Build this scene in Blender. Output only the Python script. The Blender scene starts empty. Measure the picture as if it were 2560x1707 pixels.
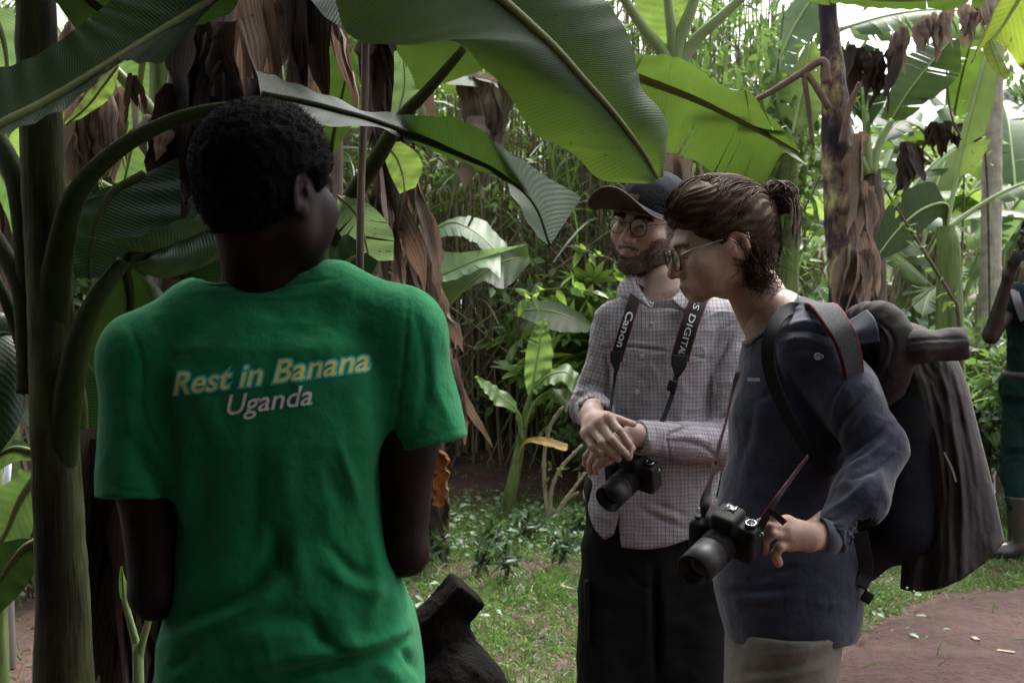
import bpy, bmesh, math, random
import numpy as np
from mathutils import Vector, Matrix, Euler, noise as mnoise
from mathutils.bvhtree import BVHTree
R = math.radians
random.seed(7)
SC = bpy.context.scene
COL = SC.collection
# ------------------------------------------------------------------ camera
CAM_H, PITCH, F = 1.56, R(2.8), 4060.0
cam_d = bpy.data.cameras.new('camera'); cam_o = bpy.data.objects.new('viewpoint', cam_d); COL.objects.link(cam_o)
cam_d.sensor_width = 22.3; cam_d.lens = 22.3*F/2560.0; cam_d.clip_start = .05; cam_d.clip_end = 400
cam_o.location = (0, 0, CAM_H); cam_o.rotation_euler = (R(90)-PITCH, 0, 0)
cam_d.dof.use_dof = True; cam_d.dof.focus_distance = 3.7; cam_d.dof.aperture_fstop = 7.0
SC.camera = cam_o
# ------------------------------------------------------------------ sky and sun
SUN_EL, SUN_AZ = R(58), R(25)      # azimuth measured clockwise from +Y (behind the scene, to the right)
w = bpy.data.worlds.new('World'); SC.world = w; w.use_nodes = True
nt = w.node_tree; nt.nodes.clear()
sky = nt.nodes.new('ShaderNodeTexSky'); sky.sky_type = 'NISHITA'; sky.sun_disc = False
sky.sun_elevation = SUN_EL; sky.sun_rotation = SUN_AZ; sky.dust_density = 6.0; sky.ozone_density = .6; sky.air_density = 1.0
hs = nt.nodes.new('ShaderNodeHueSaturation'); hs.inputs['Saturation'].default_value = .28
bg = nt.nodes.new('ShaderNodeBackground'); bg.inputs['Strength'].default_value = .15
ow = nt.nodes.new('ShaderNodeOutputWorld')
nt.links.new(sky.outputs[0], hs.inputs['Color']); nt.links.new(hs.outputs[0], bg.inputs[0]); nt.links.new(bg.outputs[0], ow.inputs[0])
sd = bpy.data.lights.new('sun', 'SUN'); sd.energy = 1.5; sd.angle = R(20); sd.color = (1, .97, .92)
so = bpy.data.objects.new('sun', sd); COL.objects.link(so)
_sv = Vector((math.sin(SUN_AZ)*math.cos(SUN_EL), math.cos(SUN_AZ)*math.cos(SUN_EL), math.sin(SUN_EL)))
so.rotation_euler = _sv.to_track_quat('Z', 'Y').to_euler(); so.location = (3, 8, 9)
vs = SC.view_settings; vs.view_transform = 'Standard'; vs.look = 'None'; vs.gamma = 1; vs.exposure = 1.98
SC.cycles.max_bounces = 7; SC.cycles.diffuse_bounces = 4; SC.cycles.glossy_bounces = 2
SC.cycles.transmission_bounces = 4; SC.cycles.transparent_max_bounces = 6; SC.cycles.use_denoising = True
SC.cycles.caustics_reflective = False; SC.cycles.caustics_refractive = False; SC.cycles.sample_clamp_indirect = 6
_fw = Vector((0, math.cos(PITCH), -math.sin(PITCH))); _up = Vector((0, math.sin(PITCH), math.cos(PITCH)))
def P(x, y, d):
    """photo pixel (2560 wide) at distance d in front of the camera -> world point"""
    return Vector((0, 0, CAM_H)) + Vector((1, 0, 0))*((x-1280)/F*d) + _up*(-(y-853.5)/F*d) + _fw*d
def PD(x, y, d): return P(x/.91875, y/.91875, d)     # same, measured on the 2352 wide view
def gd(x, y):
    """distance at which a pixel (2352 view) meets the ground"""
    y = y/.91875; x = x/.91875
    r = Vector((1, 0, 0))*((x-1280)/F) + _up*(-(y-853.5)/F) + _fw
    return -CAM_H/r.z
# ------------------------------------------------------------------ object helpers
def tag(o, label=None, cat=None, group=None, kind=None):
    if label: o['label'] = label
    if cat: o['category'] = cat
    if group: o['group'] = group
    if kind: o['kind'] = kind
    return o
def thing(name, label, cat, loc=(0, 0, 0), group=None):
    o = bpy.data.objects.new(name, None); COL.objects.link(o); o.location = loc; o.empty_display_size = .1
    return tag(o, label, cat, group)
def mesh_np(name, V, Fs, uv=None, attrs=None, smooth=True):
    """V (n,3); Fs list of int arrays (m,k)"""
    me = bpy.data.meshes.new(name)
    V = np.asarray(V, dtype=np.float32)
    Fs = [np.asarray(f, dtype=np.int32) for f in (Fs if isinstance(Fs, list) else [Fs]) if len(f)]
    me.vertices.add(len(V)); me.vertices.foreach_set('co', V.ravel())
    nl = sum(f.size for f in Fs); npoly = sum(len(f) for f in Fs)
    me.loops.add(nl); me.polygons.add(npoly)
    li = np.concatenate([f.ravel() for f in Fs]); me.loops.foreach_set('vertex_index', li)
    tot = np.concatenate([np.full(len(f), f.shape[1], np.int32) for f in Fs])
    st = np.concatenate([[0], np.cumsum(tot)[:-1]]).astype(np.int32)
    me.polygons.foreach_set('loop_start', st); me.polygons.foreach_set('loop_total', tot)
    me.polygons.foreach_set('use_smooth', np.full(npoly, smooth))
    if uv is not None:
        uv = np.asarray(uv, np.float32)
        l = me.uv_layers.new(name='UVMap')
        l.data.foreach_set('uv', (uv[li] if len(uv) == len(V) else uv).ravel())
    if attrs:
        for k, a in attrs.items():
            at = me.attributes.new(k, 'FLOAT', 'POINT'); at.data.foreach_set('value', np.asarray(a, np.float32))
    me.update(calc_edges=True); me.validate()
    return me
def link(name, me, mats, parent=None, origin=None, **kw):
    """mesh is written in world coordinates; origin (or the parent's place) is taken off"""
    o = bpy.data.objects.new(name, me); COL.objects.link(o)
    if not isinstance(mats, (list, tuple)): mats = [mats]
    for m in mats: me.materials.append(m)
    if parent is not None:
        b = parent; off = Vector((0, 0, 0))
        while b is not None: off += b.location; b = b.parent
        me.transform(Matrix.Translation(-off)); o.parent = parent
    elif origin is not None:
        me.transform(Matrix.Translation(-Vector(origin))); o.location = origin
    tag(o, **kw)
    return o
class MB:
    """collects geometry for one mesh"""
    def __init__(s): s.V = []; s.F = {}; s.n = 0; s.UV = []; s.M = {}
    def add(s, V, Fc, uv=None, mi=0):
        V = np.asarray(V, float).reshape(-1, 3); Fc = np.asarray(Fc, int)
        s.V.append(V); s.UV.append(np.zeros((len(V), 2)) if uv is None else np.asarray(uv, float).reshape(-1, 2))
        s.F.setdefault(Fc.shape[1], []).append(Fc+s.n); s.M.setdefault(Fc.shape[1], []).append(np.full(len(Fc), mi)); s.n += len(V)
    def tube(s, pts, rad, n=8, cap=True, mi=0, flat=None):
        pts = [Vector(p) for p in pts]; m = len(pts)
        rad = [rad]*m if isinstance(rad, (int, float)) else list(rad)
        V = []; UV = []; prev = None; L = 0
        for i, p in enumerate(pts):
            t = (pts[min(i+1, m-1)]-pts[max(i-1, 0)]).normalized()
            if prev is None:
                a = Vector((0, 0, 1)) if abs(t.z) < .9 else Vector((0, 1, 0))
                u = t.cross(a).normalized()
            else: u = (prev-t*prev.dot(t)).normalized()
            prev = u; v = t.cross(u)
            if i: L += (pts[i]-pts[i-1]).length
            for k in range(n):
                a = 2*math.pi*k/n
                V.append(p+(u*math.cos(a)+v*math.sin(a)*(flat or 1))*rad[i]); UV.append((k/n, L))
        Fq = [[i*n+k, i*n+(k+1) % n, (i+1)*n+(k+1) % n, (i+1)*n+k] for i in range(m-1) for k in range(n)]
        s.add(V, Fq, UV, mi)
        if cap and n > 2:
            b = s.n-len(V)
            for r0, rev in ((0, 1), ((m-1)*n, 0)):
                f = [b+r0+k for k in range(n)]
                if rev: f = f[::-1]
                s.F.setdefault(n, []).append(np.array([f])); s.M.setdefault(n, []).append(np.array([mi]))
    def box(s, c, sx, sy, sz, rot=None, mi=0, bev=0):
        c = Vector(c); rot = rot or Matrix.Identity(3)
        if bev:
            bm = bmesh.new(); bmesh.ops.create_cube(bm, size=1)
            for v in bm.verts: v.co = Vector((v.co.x*sx, v.co.y*sy, v.co.z*sz))
            bmesh.ops.bevel(bm, geom=bm.edges[:], offset=bev, segments=2, affect='EDGES', profile=.6)
            bm.verts.ensure_lookup_table()
            V = [rot@v.co+c for v in bm.verts]; b = s.n
            s.V.append(np.array([list(v) for v in V])); s.UV.append(np.zeros((len(V), 2)))
            for f in bm.faces:
                s.F.setdefault(len(f.verts), []).append(np.array([[v.index+b for v in f.verts]])); s.M.setdefault(len(f.verts), []).append(np.array([mi]))
            s.n += len(V); bm.free(); return
        V = [rot@Vector((x*sx/2, y*sy/2, z*sz/2))+c for x in (-1, 1) for y in (-1, 1) for z in (-1, 1)]
        s.add(V, [[0, 1, 3, 2], [4, 6, 7, 5], [0, 4, 5, 1], [2, 3, 7, 6], [0, 2, 6, 4], [1, 5, 7, 3]], None, mi)
    def grid(s, G, uv=None, mi=0):
        """G (a,b,3) grid of points"""
        G = np.asarray(G, float); a, b = G.shape[:2]
        i, j = np.meshgrid(np.arange(a-1), np.arange(b-1), indexing='ij'); q = (i*b+j).ravel()
        s.add(G.reshape(-1, 3), np.stack([q, q+b, q+b+1, q+1], 1), None if uv is None else np.asarray(uv).reshape(-1, 2), mi)
    def build(s, name, mats, parent=None, origin=None, smooth=True, attrs=None, **kw):
        V = np.concatenate(s.V); UV = np.concatenate(s.UV)
        Fs = [np.concatenate(s.F[k]) for k in s.F]; M = np.concatenate([np.concatenate(s.M[k]) for k in s.F])
        me = mesh_np(name, V, Fs, UV, attrs, smooth)
        if len(me.polygons) == len(M): me.polygons.foreach_set('material_index', M.astype(np.int32))
        return link(name, me, mats, parent, origin, **kw)
def crom(pts, n):
    """catmull-rom through rows of numbers, n samples"""
    A = np.array([list(p) for p in pts], float); m = len(A)
    if m == 2: t = np.linspace(0, 1, n)[:, None]; return A[0]*(1-t)+A[1]*t
    B = np.vstack([2*A[0]-A[1], A, 2*A[-1]-A[-2]])
    out = []
    for u in np.linspace(0, m-1-1e-9, n):
        i = int(u); t = u-i; a, b, c, d = B[i], B[i+1], B[i+2], B[i+3]
        out.append(.5*((2*b)+(-a+c)*t+(2*a-5*b+4*c-d)*t*t+(-a+3*b-3*c+d)*t**3))
    return np.array(out)
# ------------------------------------------------------------------ signed distance modelling
def smin(a, b, k):
    if k <= 0: return np.minimum(a, b)
    h = np.maximum(k-np.abs(a-b), 0)/k
    return np.minimum(a, b)-h*h*k*.25
def smax(a, b, k): return -smin(-a, -b, k)
def cap(a, b, ra, rb=None, flat=None):
    a = np.array(a, np.float32); b = np.array(b, np.float32); rb = ra if rb is None else rb; ab = b-a; L = max(float(ab@ab), 1e-9)
    if flat is not None: ax = np.array(flat[0], np.float32); ax = ax/np.linalg.norm(ax); fs = 1/flat[1]-1
    def f(p):
        q = p-a; t = np.clip((q@ab)/L, 0, 1)[:, None]; v = q-ab*t
        if flat is not None: v = v+ax*((v@ax)*fs)[:, None]
        return np.sqrt((v*v).sum(1))-(ra+(rb-ra)*t[:, 0])
    return f
def ell(c, r, M=None):
    c = np.array(c, np.float32); r = np.array(r, np.float32); Mi = None if M is None else np.array(M, np.float32)[:3, :3]
    def f(p):
        q = p-c
        if Mi is not None: q = q@Mi       # columns of M are the axes
        k0 = np.sqrt(((q/r)**2).sum(1)); k1 = np.sqrt(((q/(r*r))**2).sum(1))+1e-9
        return k0*(k0-1)/k1
    return f
def rbox(c, half, r, M=None):
    c = np.array(c, np.float32); h = np.array(half, np.float32)-r; Mi = None if M is None else np.array(M, np.float32)[:3, :3]
    def f(p):
        q = p-c
        if Mi is not None: q = q@Mi
        q = np.abs(q)-h
        return np.sqrt((np.maximum(q, 0)**2).sum(1))+np.minimum(q.max(1), 0)-r
    return f
def plane(pt, nrm):
    pt = np.array(pt, np.float32); nrm = np.array(nrm, np.float32); nrm = nrm/np.linalg.norm(nrm)
    return lambda p: (p-pt)@nrm
def loft(rows, M, n=2.4):
    """rows: (z, cx, cy, a, b) in the frame M (4x4); stacked super-ellipses"""
    rows = np.array(sorted(rows), float); Mi = np.array(M.inverted(), np.float32); z = rows[:, 0]
    def f(p):
        q = p@Mi[:3, :3].T+Mi[:3, 3]
        zz = np.clip(q[:, 2], z[0], z[-1])
        cx, cy, a, b = (np.interp(zz, z, rows[:, k]).astype(np.float32) for k in (1, 2, 3, 4))
        k = (np.abs((q[:, 0]-cx)/a)**n+np.abs((q[:, 1]-cy)/b)**n)**(1/n)
        d = (k-1)*np.minimum(a, b)
        return np.maximum(d, np.abs(q[:, 2]-(z[0]+z[-1])/2)-(z[-1]-z[0])/2)
    return f
class Sdf:
    def __init__(s): s.ops = []
    def u(s, f, k=.02): s.ops.append(('u', f, k)); return s
    def sub(s, f, k=.005): s.ops.append(('s', f, k)); return s
    def inter(s, f, k=.0): s.ops.append(('i', f, k)); return s
    def warp(s, fn): s.ops.append(('w', fn, 0)); return s
    def __call__(s, p):
        d = None; p = p.astype(np.float32)
        for op, f, k in s.ops:
            if op == 'w': d = d+f(p)
            elif op == 'u': v = f(p); d = v if d is None else smin(d, v, k)
            elif op == 's': d = smax(d, -f(p), k)
            else: d = smax(d, f(p), k)
        return d
def surfnet(f, lo, hi, h, B=8):
    lo = np.array(lo, float); hi = np.array(hi, float)
    nb = np.maximum(np.ceil((hi-lo)/(h*B)).astype(int), 1); N = nb*B
    bc = np.stack(np.meshgrid(*[np.arange(n) for n in nb], indexing='ij'), -1).reshape(-1, 3)
    cv = f((lo+(bc+.5)*B*h).astype(np.float32))
    act = np.abs(cv) < B*h*1.25
    vol = np.repeat(np.repeat(np.repeat(np.where(cv < 0, -1., 1.).reshape(nb), B, 0), B, 1), B, 2).astype(np.float32)
    loc = np.stack(np.meshgrid(*[np.arange(B)]*3, indexing='ij'), -1).reshape(-1, 3)
    ab = bc[act]
    for s in range(0, len(ab), 600):
        idx = (ab[s:s+600, None, :]*B+loc[None]).reshape(-1, 3)
        vol[idx[:, 0], idx[:, 1], idx[:, 2]] = f((lo+idx*h).astype(np.float32))
    ins = vol < 0; c = [ins[i:N[0]-1+i, j:N[1]-1+j, k:N[2]-1+k] for i in (0, 1) for j in (0, 1) for k in (0, 1)]
    s_ = sum(x.astype(np.int8) for x in c); cell = np.argwhere((s_ > 0) & (s_ < 8))
    off = np.array([(i, j, k) for i in (0, 1) for j in (0, 1) for k in (0, 1)])
    cor = np.stack([vol[tuple((cell+o).T)] for o in off], 1)
    acc = np.zeros((len(cell), 3)); cnt = np.zeros(len(cell))
    for a in range(8):
        for b in range(a+1, 8):
            dd = off[b]-off[a]
            if np.abs(dd).sum() != 1: continue
            m = (cor[:, a] < 0) != (cor[:, b] < 0); t = cor[m, a]/(cor[m, a]-cor[m, b])
            acc[m] += off[a]+dd*t[:, None]; cnt[m] += 1
    V = lo+(cell+acc/cnt[:, None])*h
    ids = -np.ones(tuple(N-1), np.int64); ids[tuple(cell.T)] = np.arange(len(cell))
    Q = []
    for ax in range(3):
        sl0 = [slice(1, N[i]-1) for i in range(3)]; sl1 = list(sl0); sl0[ax] = slice(0, N[ax]-1); sl1[ax] = slice(1, N[ax])
        a = ins[tuple(sl0)]; b = ins[tuple(sl1)]; base = np.array([s.start for s in sl0])
        e = np.argwhere(a != b)+base; flip = ins[tuple(e.T)]
        o1, o2 = [np.eye(3, dtype=int)[(ax+i) % 3] for i in (1, 2)]
        g = lambda o: ids[tuple((e-o).T)]
        q = np.stack([g(0*o1), g(o1), g(o1+o2), g(o2)], 1)
        q[~flip] = q[~flip][:, ::-1]; q = q[(q >= 0).all(1)]; Q.append(q)
    return V, np.concatenate(Q)
def vnormals(V, Q):
    n = np.zeros_like(V); a = V[Q[:, 2]]-V[Q[:, 0]]; b = V[Q[:, 3]]-V[Q[:, 1]]; c = np.cross(a, b)
    for k in range(4): np.add.at(n, Q[:, k], c)
    return n/(np.linalg.norm(n, axis=1)[:, None]+1e-12)
def vn(V, sc, seed=0, oct=3):
    """cheap vectorised value noise, about -1..1"""
    out = np.zeros(len(V)); amp = 1; tot = 0
    for o in range(oct):
        q = V*sc*(2**o)+seed*17.3+o*5.1; i = np.floor(q).astype(np.int64); f = q-i; f = f*f*(3-2*f); r = 0
        for dx in (0, 1):
            for dy in (0, 1):
                for dz in (0, 1):
                    h = ((i[:, 0]+dx)*73856093) ^ ((i[:, 1]+dy)*19349663) ^ ((i[:, 2]+dz)*83492791) ^ (seed*2654435)
                    h = ((h ^ (h >> 13))*1274126177) & 0x7fffffff; h = ((h ^ (h >> 16)) & 0xffff)/65535.
                    r = r+h*(f[:, 0] if dx else 1-f[:, 0])*(f[:, 1] if dy else 1-f[:, 1])*(f[:, 2] if dz else 1-f[:, 2])
        out += (r*2-1)*amp; tot += amp; amp *= .5
    return out/tot
# ------------------------------------------------------------------ materials
def newmat(name):
    m = bpy.data.materials.new(name); m.use_nodes = True; nt = m.node_tree; nt.nodes.clear(); return m, nt, nt.nodes, nt.links
def N_(ns, t, **kw):
    n = ns.new('ShaderNode'+t)
    for k, v in kw.items(): setattr(n, k, v)
    return n
def ramp(ns, ls, fac, stops):
    r = N_(ns, 'ValToRGB'); e = r.color_ramp.elements
    while len(e) < len(stops): e.new(.5)
    for el, (p, c) in zip(e, stops): el.position = p; el.color = (*c, 1) if len(c) == 3 else c
    ls.new(fac, r.inputs[0]); return r.outputs[0]
def rgb(c): return (c[0], c[1], c[2], 1)
def pm(name, c1, c2=None, scale=8, rough=.7, bump=.3, bscale=40, stretch=(1, 1, 1), spec=.3, detail=4, metal=0, sheen=0, c3=None, sss=0, bdist=.004):
    m, nt, ns, ls = newmat(name); c2 = c2 or tuple(x*.8 for x in c1)
    tc = N_(ns, 'TexCoord'); mp = N_(ns, 'Mapping'); mp.inputs['Scale'].default_value = stretch; ls.new(tc.outputs['Object'], mp.inputs[0])
    n1 = N_(ns, 'TexNoise'); n1.inputs['Scale'].default_value = scale; n1.inputs['Detail'].default_value = detail; ls.new(mp.outputs[0], n1.inputs[0])
    st = [(.35, c1), (.65, c2)] if c3 is None else [(.3, c1), (.5, c2), (.68, c3)]
    col = ramp(ns, ls, n1.outputs[0], st)
    b = N_(ns, 'BsdfPrincipled'); ls.new(col, b.inputs['Base Color']); b.inputs['Roughness'].default_value = rough
    b.inputs['Specular IOR Level'].default_value = spec; b.inputs['Metallic'].default_value = metal
    if sheen: b.inputs['Sheen Weight'].default_value = sheen
    if sss: b.inputs['Subsurface Weight'].default_value = sss; b.inputs['Subsurface Radius'].default_value = (.01, .004, .002); b.inputs['Subsurface Scale'].default_value = 1.
    if bump:
        n2 = N_(ns, 'TexNoise'); n2.inputs['Scale'].default_value = bscale; n2.inputs['Detail'].default_value = 3; ls.new(mp.outputs[0], n2.inputs[0])
        bp = N_(ns, 'Bump'); bp.inputs['Strength'].default_value = bump; bp.inputs['Distance'].default_value = bdist; ls.new(n2.outputs[0], bp.inputs['Height']); ls.new(bp.outputs[0], b.inputs['Normal'])
    o = N_(ns, 'OutputMaterial'); ls.new(b.outputs[0], o.inputs[0]); return m
def leafmat(name, top, trans, rough=.38, tw=.45, var=.35, rib=90, edge=None, spec=.5, ribamt=.18, bd='Y'):
    """thin leaf: uv.x runs across (0..1, midrib .5), uv.y along in metres"""
    m, nt, ns, ls = newmat(name)
    uv = N_(ns, 'UVMap'); sx = N_(ns, 'SeparateXYZ'); ls.new(uv.outputs[0], sx.inputs[0])
    tc = N_(ns, 'TexCoord'); nz = N_(ns, 'TexNoise'); nz.inputs['Scale'].default_value = 4; nz.inputs['Detail'].default_value = 5; ls.new(tc.outputs['Object'], nz.inputs[0])
    wv = N_(ns, 'TexWave', wave_type='BANDS', bands_direction=bd); wv.inputs['Scale'].default_value = rib/6.283; wv.inputs['Distortion'].default_value = 1.8; wv.inputs['Detail'].default_value = 2; ls.new(uv.outputs[0], wv.inputs[0])
    oi = N_(ns, 'ObjectInfo')
    def shade(c):
        a = ramp(ns, ls, nz.outputs[0], [(.3, tuple(x*(1-var) for x in c)), (.7, tuple(min(1, x*(1+var*.6)) for x in c))])
        mx = N_(ns, 'MixRGB', blend_type='MULTIPLY'); mx.inputs[0].default_value = ribamt; ls.new(a, mx.inputs[1]); ls.new(wv.outputs[0], mx.inputs[2])
        out = mx.outputs[0]
        if edge is not None:
            ab = N_(ns, 'Math', operation='SUBTRACT'); ls.new(sx.outputs[0], ab.inputs[0]); ab.inputs[1].default_value = .5
            a2 = N_(ns, 'Math', operation='ABSOLUTE'); ls.new(ab.outputs[0], a2.inputs[0])
            a3 = N_(ns, 'Math', operation='MULTIPLY_ADD'); ls.new(nz.outputs[0], a3.inputs[0]); a3.inputs[1].default_value = .35; ls.new(a2.outputs[0], a3.inputs[2])
            rr = ramp(ns, ls, a3.outputs[0], [(.60, (0, 0, 0)), (.66, (1, 1, 1))]); m2 = N_(ns, 'MixRGB'); ls.new(rr, m2.inputs[0]); ls.new(out, m2.inputs[1]); m2.inputs[2].default_value = rgb(edge); out = m2.outputs[0]
        if rib > 1:
            sp = N_(ns, 'TexNoise'); sp.inputs['Scale'].default_value = 55; sp.inputs['Detail'].default_value = 4; ls.new(tc.outputs['Object'], sp.inputs[0]); sq = ramp(ns, ls, sp.outputs[0], [(.66, (0, 0, 0)), (.72, (.75, .75, .75))]); m3 = N_(ns, 'MixRGB'); ls.new(sq, m3.inputs[0]); ls.new(out, m3.inputs[1]); m3.inputs[2].default_value = (.05, .03, .012, 1); out = m3.outputs[0]
        h = N_(ns, 'HueSaturation'); mr = N_(ns, 'MapRange'); mr.inputs[3].default_value = .8; mr.inputs[4].default_value = 1.2; ls.new(oi.outputs['Random'], mr.inputs[0]); ls.new(mr.outputs[0], h.inputs['Value']); ls.new(out, h.inputs['Color'])
        return h.outputs[0]
    b = N_(ns, 'BsdfPrincipled'); ls.new(shade(top), b.inputs['Base Color']); b.inputs['Roughness'].default_value = rough; b.inputs['Specular IOR Level'].default_value = spec
    t = N_(ns, 'BsdfTranslucent'); ls.new(shade(trans), t.inputs[0])
    bp = N_(ns, 'Bump'); bp.inputs['Strength'].default_value = .3; bp.inputs['Distance'].default_value = .0015; ls.new(wv.outputs[0], bp.inputs['Height']); ls.new(bp.outputs[0], b.inputs['Normal'])
    mx = N_(ns, 'MixShader'); mx.inputs[0].default_value = tw; ls.new(b.outputs[0], mx.inputs[1]); ls.new(t.outputs[0], mx.inputs[2])
    o = N_(ns, 'OutputMaterial'); ls.new(mx.outputs[0], o.inputs[0]); return m
# ------------------------------------------------------------------ people
def xf(f, M):
    Rm = np.array(M.to_3x3(), np.float32); t = np.array(M.translation, np.float32)
    return lambda p: f((p-t)@Rm)
def frame(o, fwd, roll=0, up=(0, 0, 1)):
    """x = the person's right, y = forward, z = up"""
    y = Vector(fwd).normalized(); x = y.cross(Vector(up)).normalized(); z = x.cross(y)
    M = Matrix((x, y, z)).transposed().to_4x4()
    M = Matrix.Translation(Vector(o))@(Matrix.Rotation(roll, 3, y).to_4x4()@M)
    return M
def head_sdf(s, chin=0.0, cheek=.006, jaw=1.0, nose=1.0, neck=None, female=False, beard=0):
    """s: Sdf in head coordinates, origin between the eyes' level and the skull's middle"""
    s.u(ell((0, -.016, .034), (.0765, .094, .082)), 0)
    s.u(ell((0, .028, -.030+chin*.5), (.060, .058, .078-chin*.5)), .03)
    for x in (-1, 1):
        s.u(cap((x*.052*jaw, .0, -.066), (x*.016, .066-chin*.2, -.098+chin), .017, .017), .03)
        s.u(ell((x*.043, .058, -.022), (.021, .020, .020)), .018)
        s.u(ell((x*(.040+cheek*.6), .040, -.046), (.026, .034, .030+cheek)), .03)
        s.u(cap((x*.040, .070, .020), (x*.010, .082, .018), .010, .011), .016)
        s.u(cap((x*.065, -.005, -.01), (x*.055, .0, -.066), .014, .014), .03)
    s.u(cap((-.010, .071-chin*.2, -.101+chin), (.010, .071-chin*.2, -.101+chin), .016), .02)
    s.u(ell((0, .060, -.062), (.036, .030, .034)), .02)                       # muzzle
    for x in (-1, 1):
        s.sub(ell((x*.031, .094, .002), (.017, .016, .012)), .012)
        s.u(ell((x*.031, .0735, .001), (.0128, .0128, .0125)), .002)
        s.u(cap((x*.020, .0815, .0068), (x*.042, .077, .0068), .0036), .004)     # lids
        s.u(cap((x*.021, .081, -.0075), (x*.041, .077, -.007), .0028), .006)
    s.u(cap((0, .084, .010), (0, .108*nose, -.030), .0075, .0090), .012)
    s.u(ell((0, .104*nose, -.034), (.0115, .0115, .0095)), .006)
    for x in (-1, 1):
        s.u(ell((x*.0125, .093, -.037), (.0075, .010, .007)), .005)
        s.sub(ell((x*.0065, .098, -.0445), (.0035, .006, .004)), .003)
    s.sub(cap((0, .099, -.046), (0, .096, -.056), .0025), .008)
    s.u(cap((-.018, .0825, -.0645), (0, .0915, -.0615), .0042, .0050), .006); s.u(cap((.018, .0825, -.0645), (0, .0915, -.0615), .0042, .0050), .006)
    s.u(cap((-.015, .083, -.0735), (.015, .083, -.0735), .0050), .006); s.u(ell((0, .088, -.0735), (.013, .0075, .0060)), .006)
    s.sub(cap((-.022, .086, -.0682), (.022, .086, -.0682), .0017), .003)
    s.sub(ell((0, .094, -.084), (.014, .008, .006)), .010)
    for x in (-1, 1):                                                          # ears
        Me = Matrix.Rotation(x*R(22), 3, 'Z')@Matrix.Rotation(R(-12), 3, 'X')
        c = Vector((x*.079, -.018, -.006))
        s.u(ell(c, (.0055, .019, .032), Me), .006)
        s.sub(ell(c+Vector((x*.007, .003, .002)), (.0065, .012, .021), Me), .003)
        s.u(cap(c+Vector((x*.004, -.010, -.012)), c+Vector((x*.004, -.011, .014)), .003), .003)
        s.u(ell(c+Vector((-x*.001, .008, -.026)), (.005, .008, .010)), .006)
        s.u(cap(c+Vector((-x*.003, .014, -.008)), c+Vector((x*.001, .012, .002)), .004), .004)
    if neck: s.u(cap(*neck), .03)
    return s
def face_masks(L):
    x, y, z = L[:, 0], L[:, 1], L[:, 2]
    n = vn(L, 160, 3, 2)*.004
    lip = ((np.abs(z+.0685+n*.4) < .0105*np.sqrt(np.clip(1-(x/.027)**2, 0, 1))) & (y > .066)).astype(float)
    brow = ((np.abs(z-.021+np.abs(np.abs(x)-.03)*.12) < .0042+n) & (np.abs(np.abs(x)-.031) < .020) & (y > .05)).astype(float)
    eye = ((np.abs(np.abs(x)-.031)/.0115)**2+((z-.0005)/.0056)**2 < 1) & (y > .075)
    iris = ((np.abs(x)-.031)**2+(z)**2 < .0060**2) & (y > .07)
    return lip, brow, eye.astype(float), iris.astype(float)
def skinmat(name, c, c2, lipc, stub=None, rough=.5, sss=.25, spec=.35):
    m, nt, ns, ls = newmat(name)
    tc = N_(ns, 'TexCoord'); n1 = N_(ns, 'TexNoise'); n1.inputs['Scale'].default_value = 22; n1.inputs['Detail'].default_value = 5; ls.new(tc.outputs['Object'], n1.inputs[0])
    n9 = N_(ns, 'TexNoise'); n9.inputs['Scale'].default_value = 150; n9.inputs['Detail'].default_value = 4; ls.new(tc.outputs['Object'], n9.inputs[0]); ad = N_(ns, 'Math', operation='MULTIPLY_ADD'); ls.new(n9.outputs[0], ad.inputs[0]); ad.inputs[1].default_value = .5; ls.new(n1.outputs[0], ad.inputs[2])
    col = ramp(ns, ls, ad.outputs[0], [(.60, c), (.90, tuple(v*.86 for v in c2))])
    for an, cc, f in (('red', tuple(min(1, v*k) for v, k in zip(c, (1.08, .72, .70))), .6), ('lip', lipc, .8), ('beard', stub or (.02, .014, .01), .82), ('brow', (.02, .014, .01), .85), ('eye', (.26, .24, .22), 1), ('iris', (.02, .018, .014), 1)):
        a = N_(ns, 'Attribute', attribute_name=an); ml = N_(ns, 'Math', operation='MULTIPLY'); ls.new(a.outputs['Fac'], ml.inputs[0]); ml.inputs[1].default_value = f
        mx = N_(ns, 'MixRGB'); ls.new(ml.outputs[0], mx.inputs[0]); ls.new(col, mx.inputs[1]); mx.inputs[2].default_value = rgb(cc); col = mx.outputs[0]
    b = N_(ns, 'BsdfPrincipled'); ls.new(col, b.inputs['Base Color']); b.inputs['Roughness'].default_value = rough; b.inputs['Specular IOR Level'].default_value = spec
    b.inputs['Subsurface Weight'].default_value = sss; b.inputs['Subsurface Radius'].default_value = (1, .35, .2); b.inputs['Subsurface Scale'].default_value = .008
    n2 = N_(ns, 'TexNoise'); n2.inputs['Scale'].default_value = 260; n2.inputs['Detail'].default_value = 3; ls.new(tc.outputs['Object'], n2.inputs[0])
    bp = N_(ns, 'Bump'); bp.inputs['Strength'].default_value = .35; bp.inputs['Distance'].default_value = .0012; ls.new(n2.outputs[0], bp.inputs['Height']); ls.new(bp.outputs[0], b.inputs['Normal'])
    o = N_(ns, 'OutputMaterial'); ls.new(b.outputs[0], o.inputs[0]); return m
def person_mesh(pieces):
    """pieces: (V, Q, attrs); joined in one mesh"""
    Vs, Qs, n = [], [], 0; keys = ('lip', 'brow', 'eye', 'iris', 'beard', 'red'); at = {k: [] for k in keys}
    for V, Q, a in pieces:
        Vs.append(V); Qs.append(Q+n); n += len(V)
        for k in keys: at[k].append(a.get(k, np.zeros(len(V))) if a else np.zeros(len(V)))
    return mesh_np('body', np.concatenate(Vs), np.concatenate(Qs), None, {k: np.concatenate(v) for k, v in at.items()})
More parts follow.
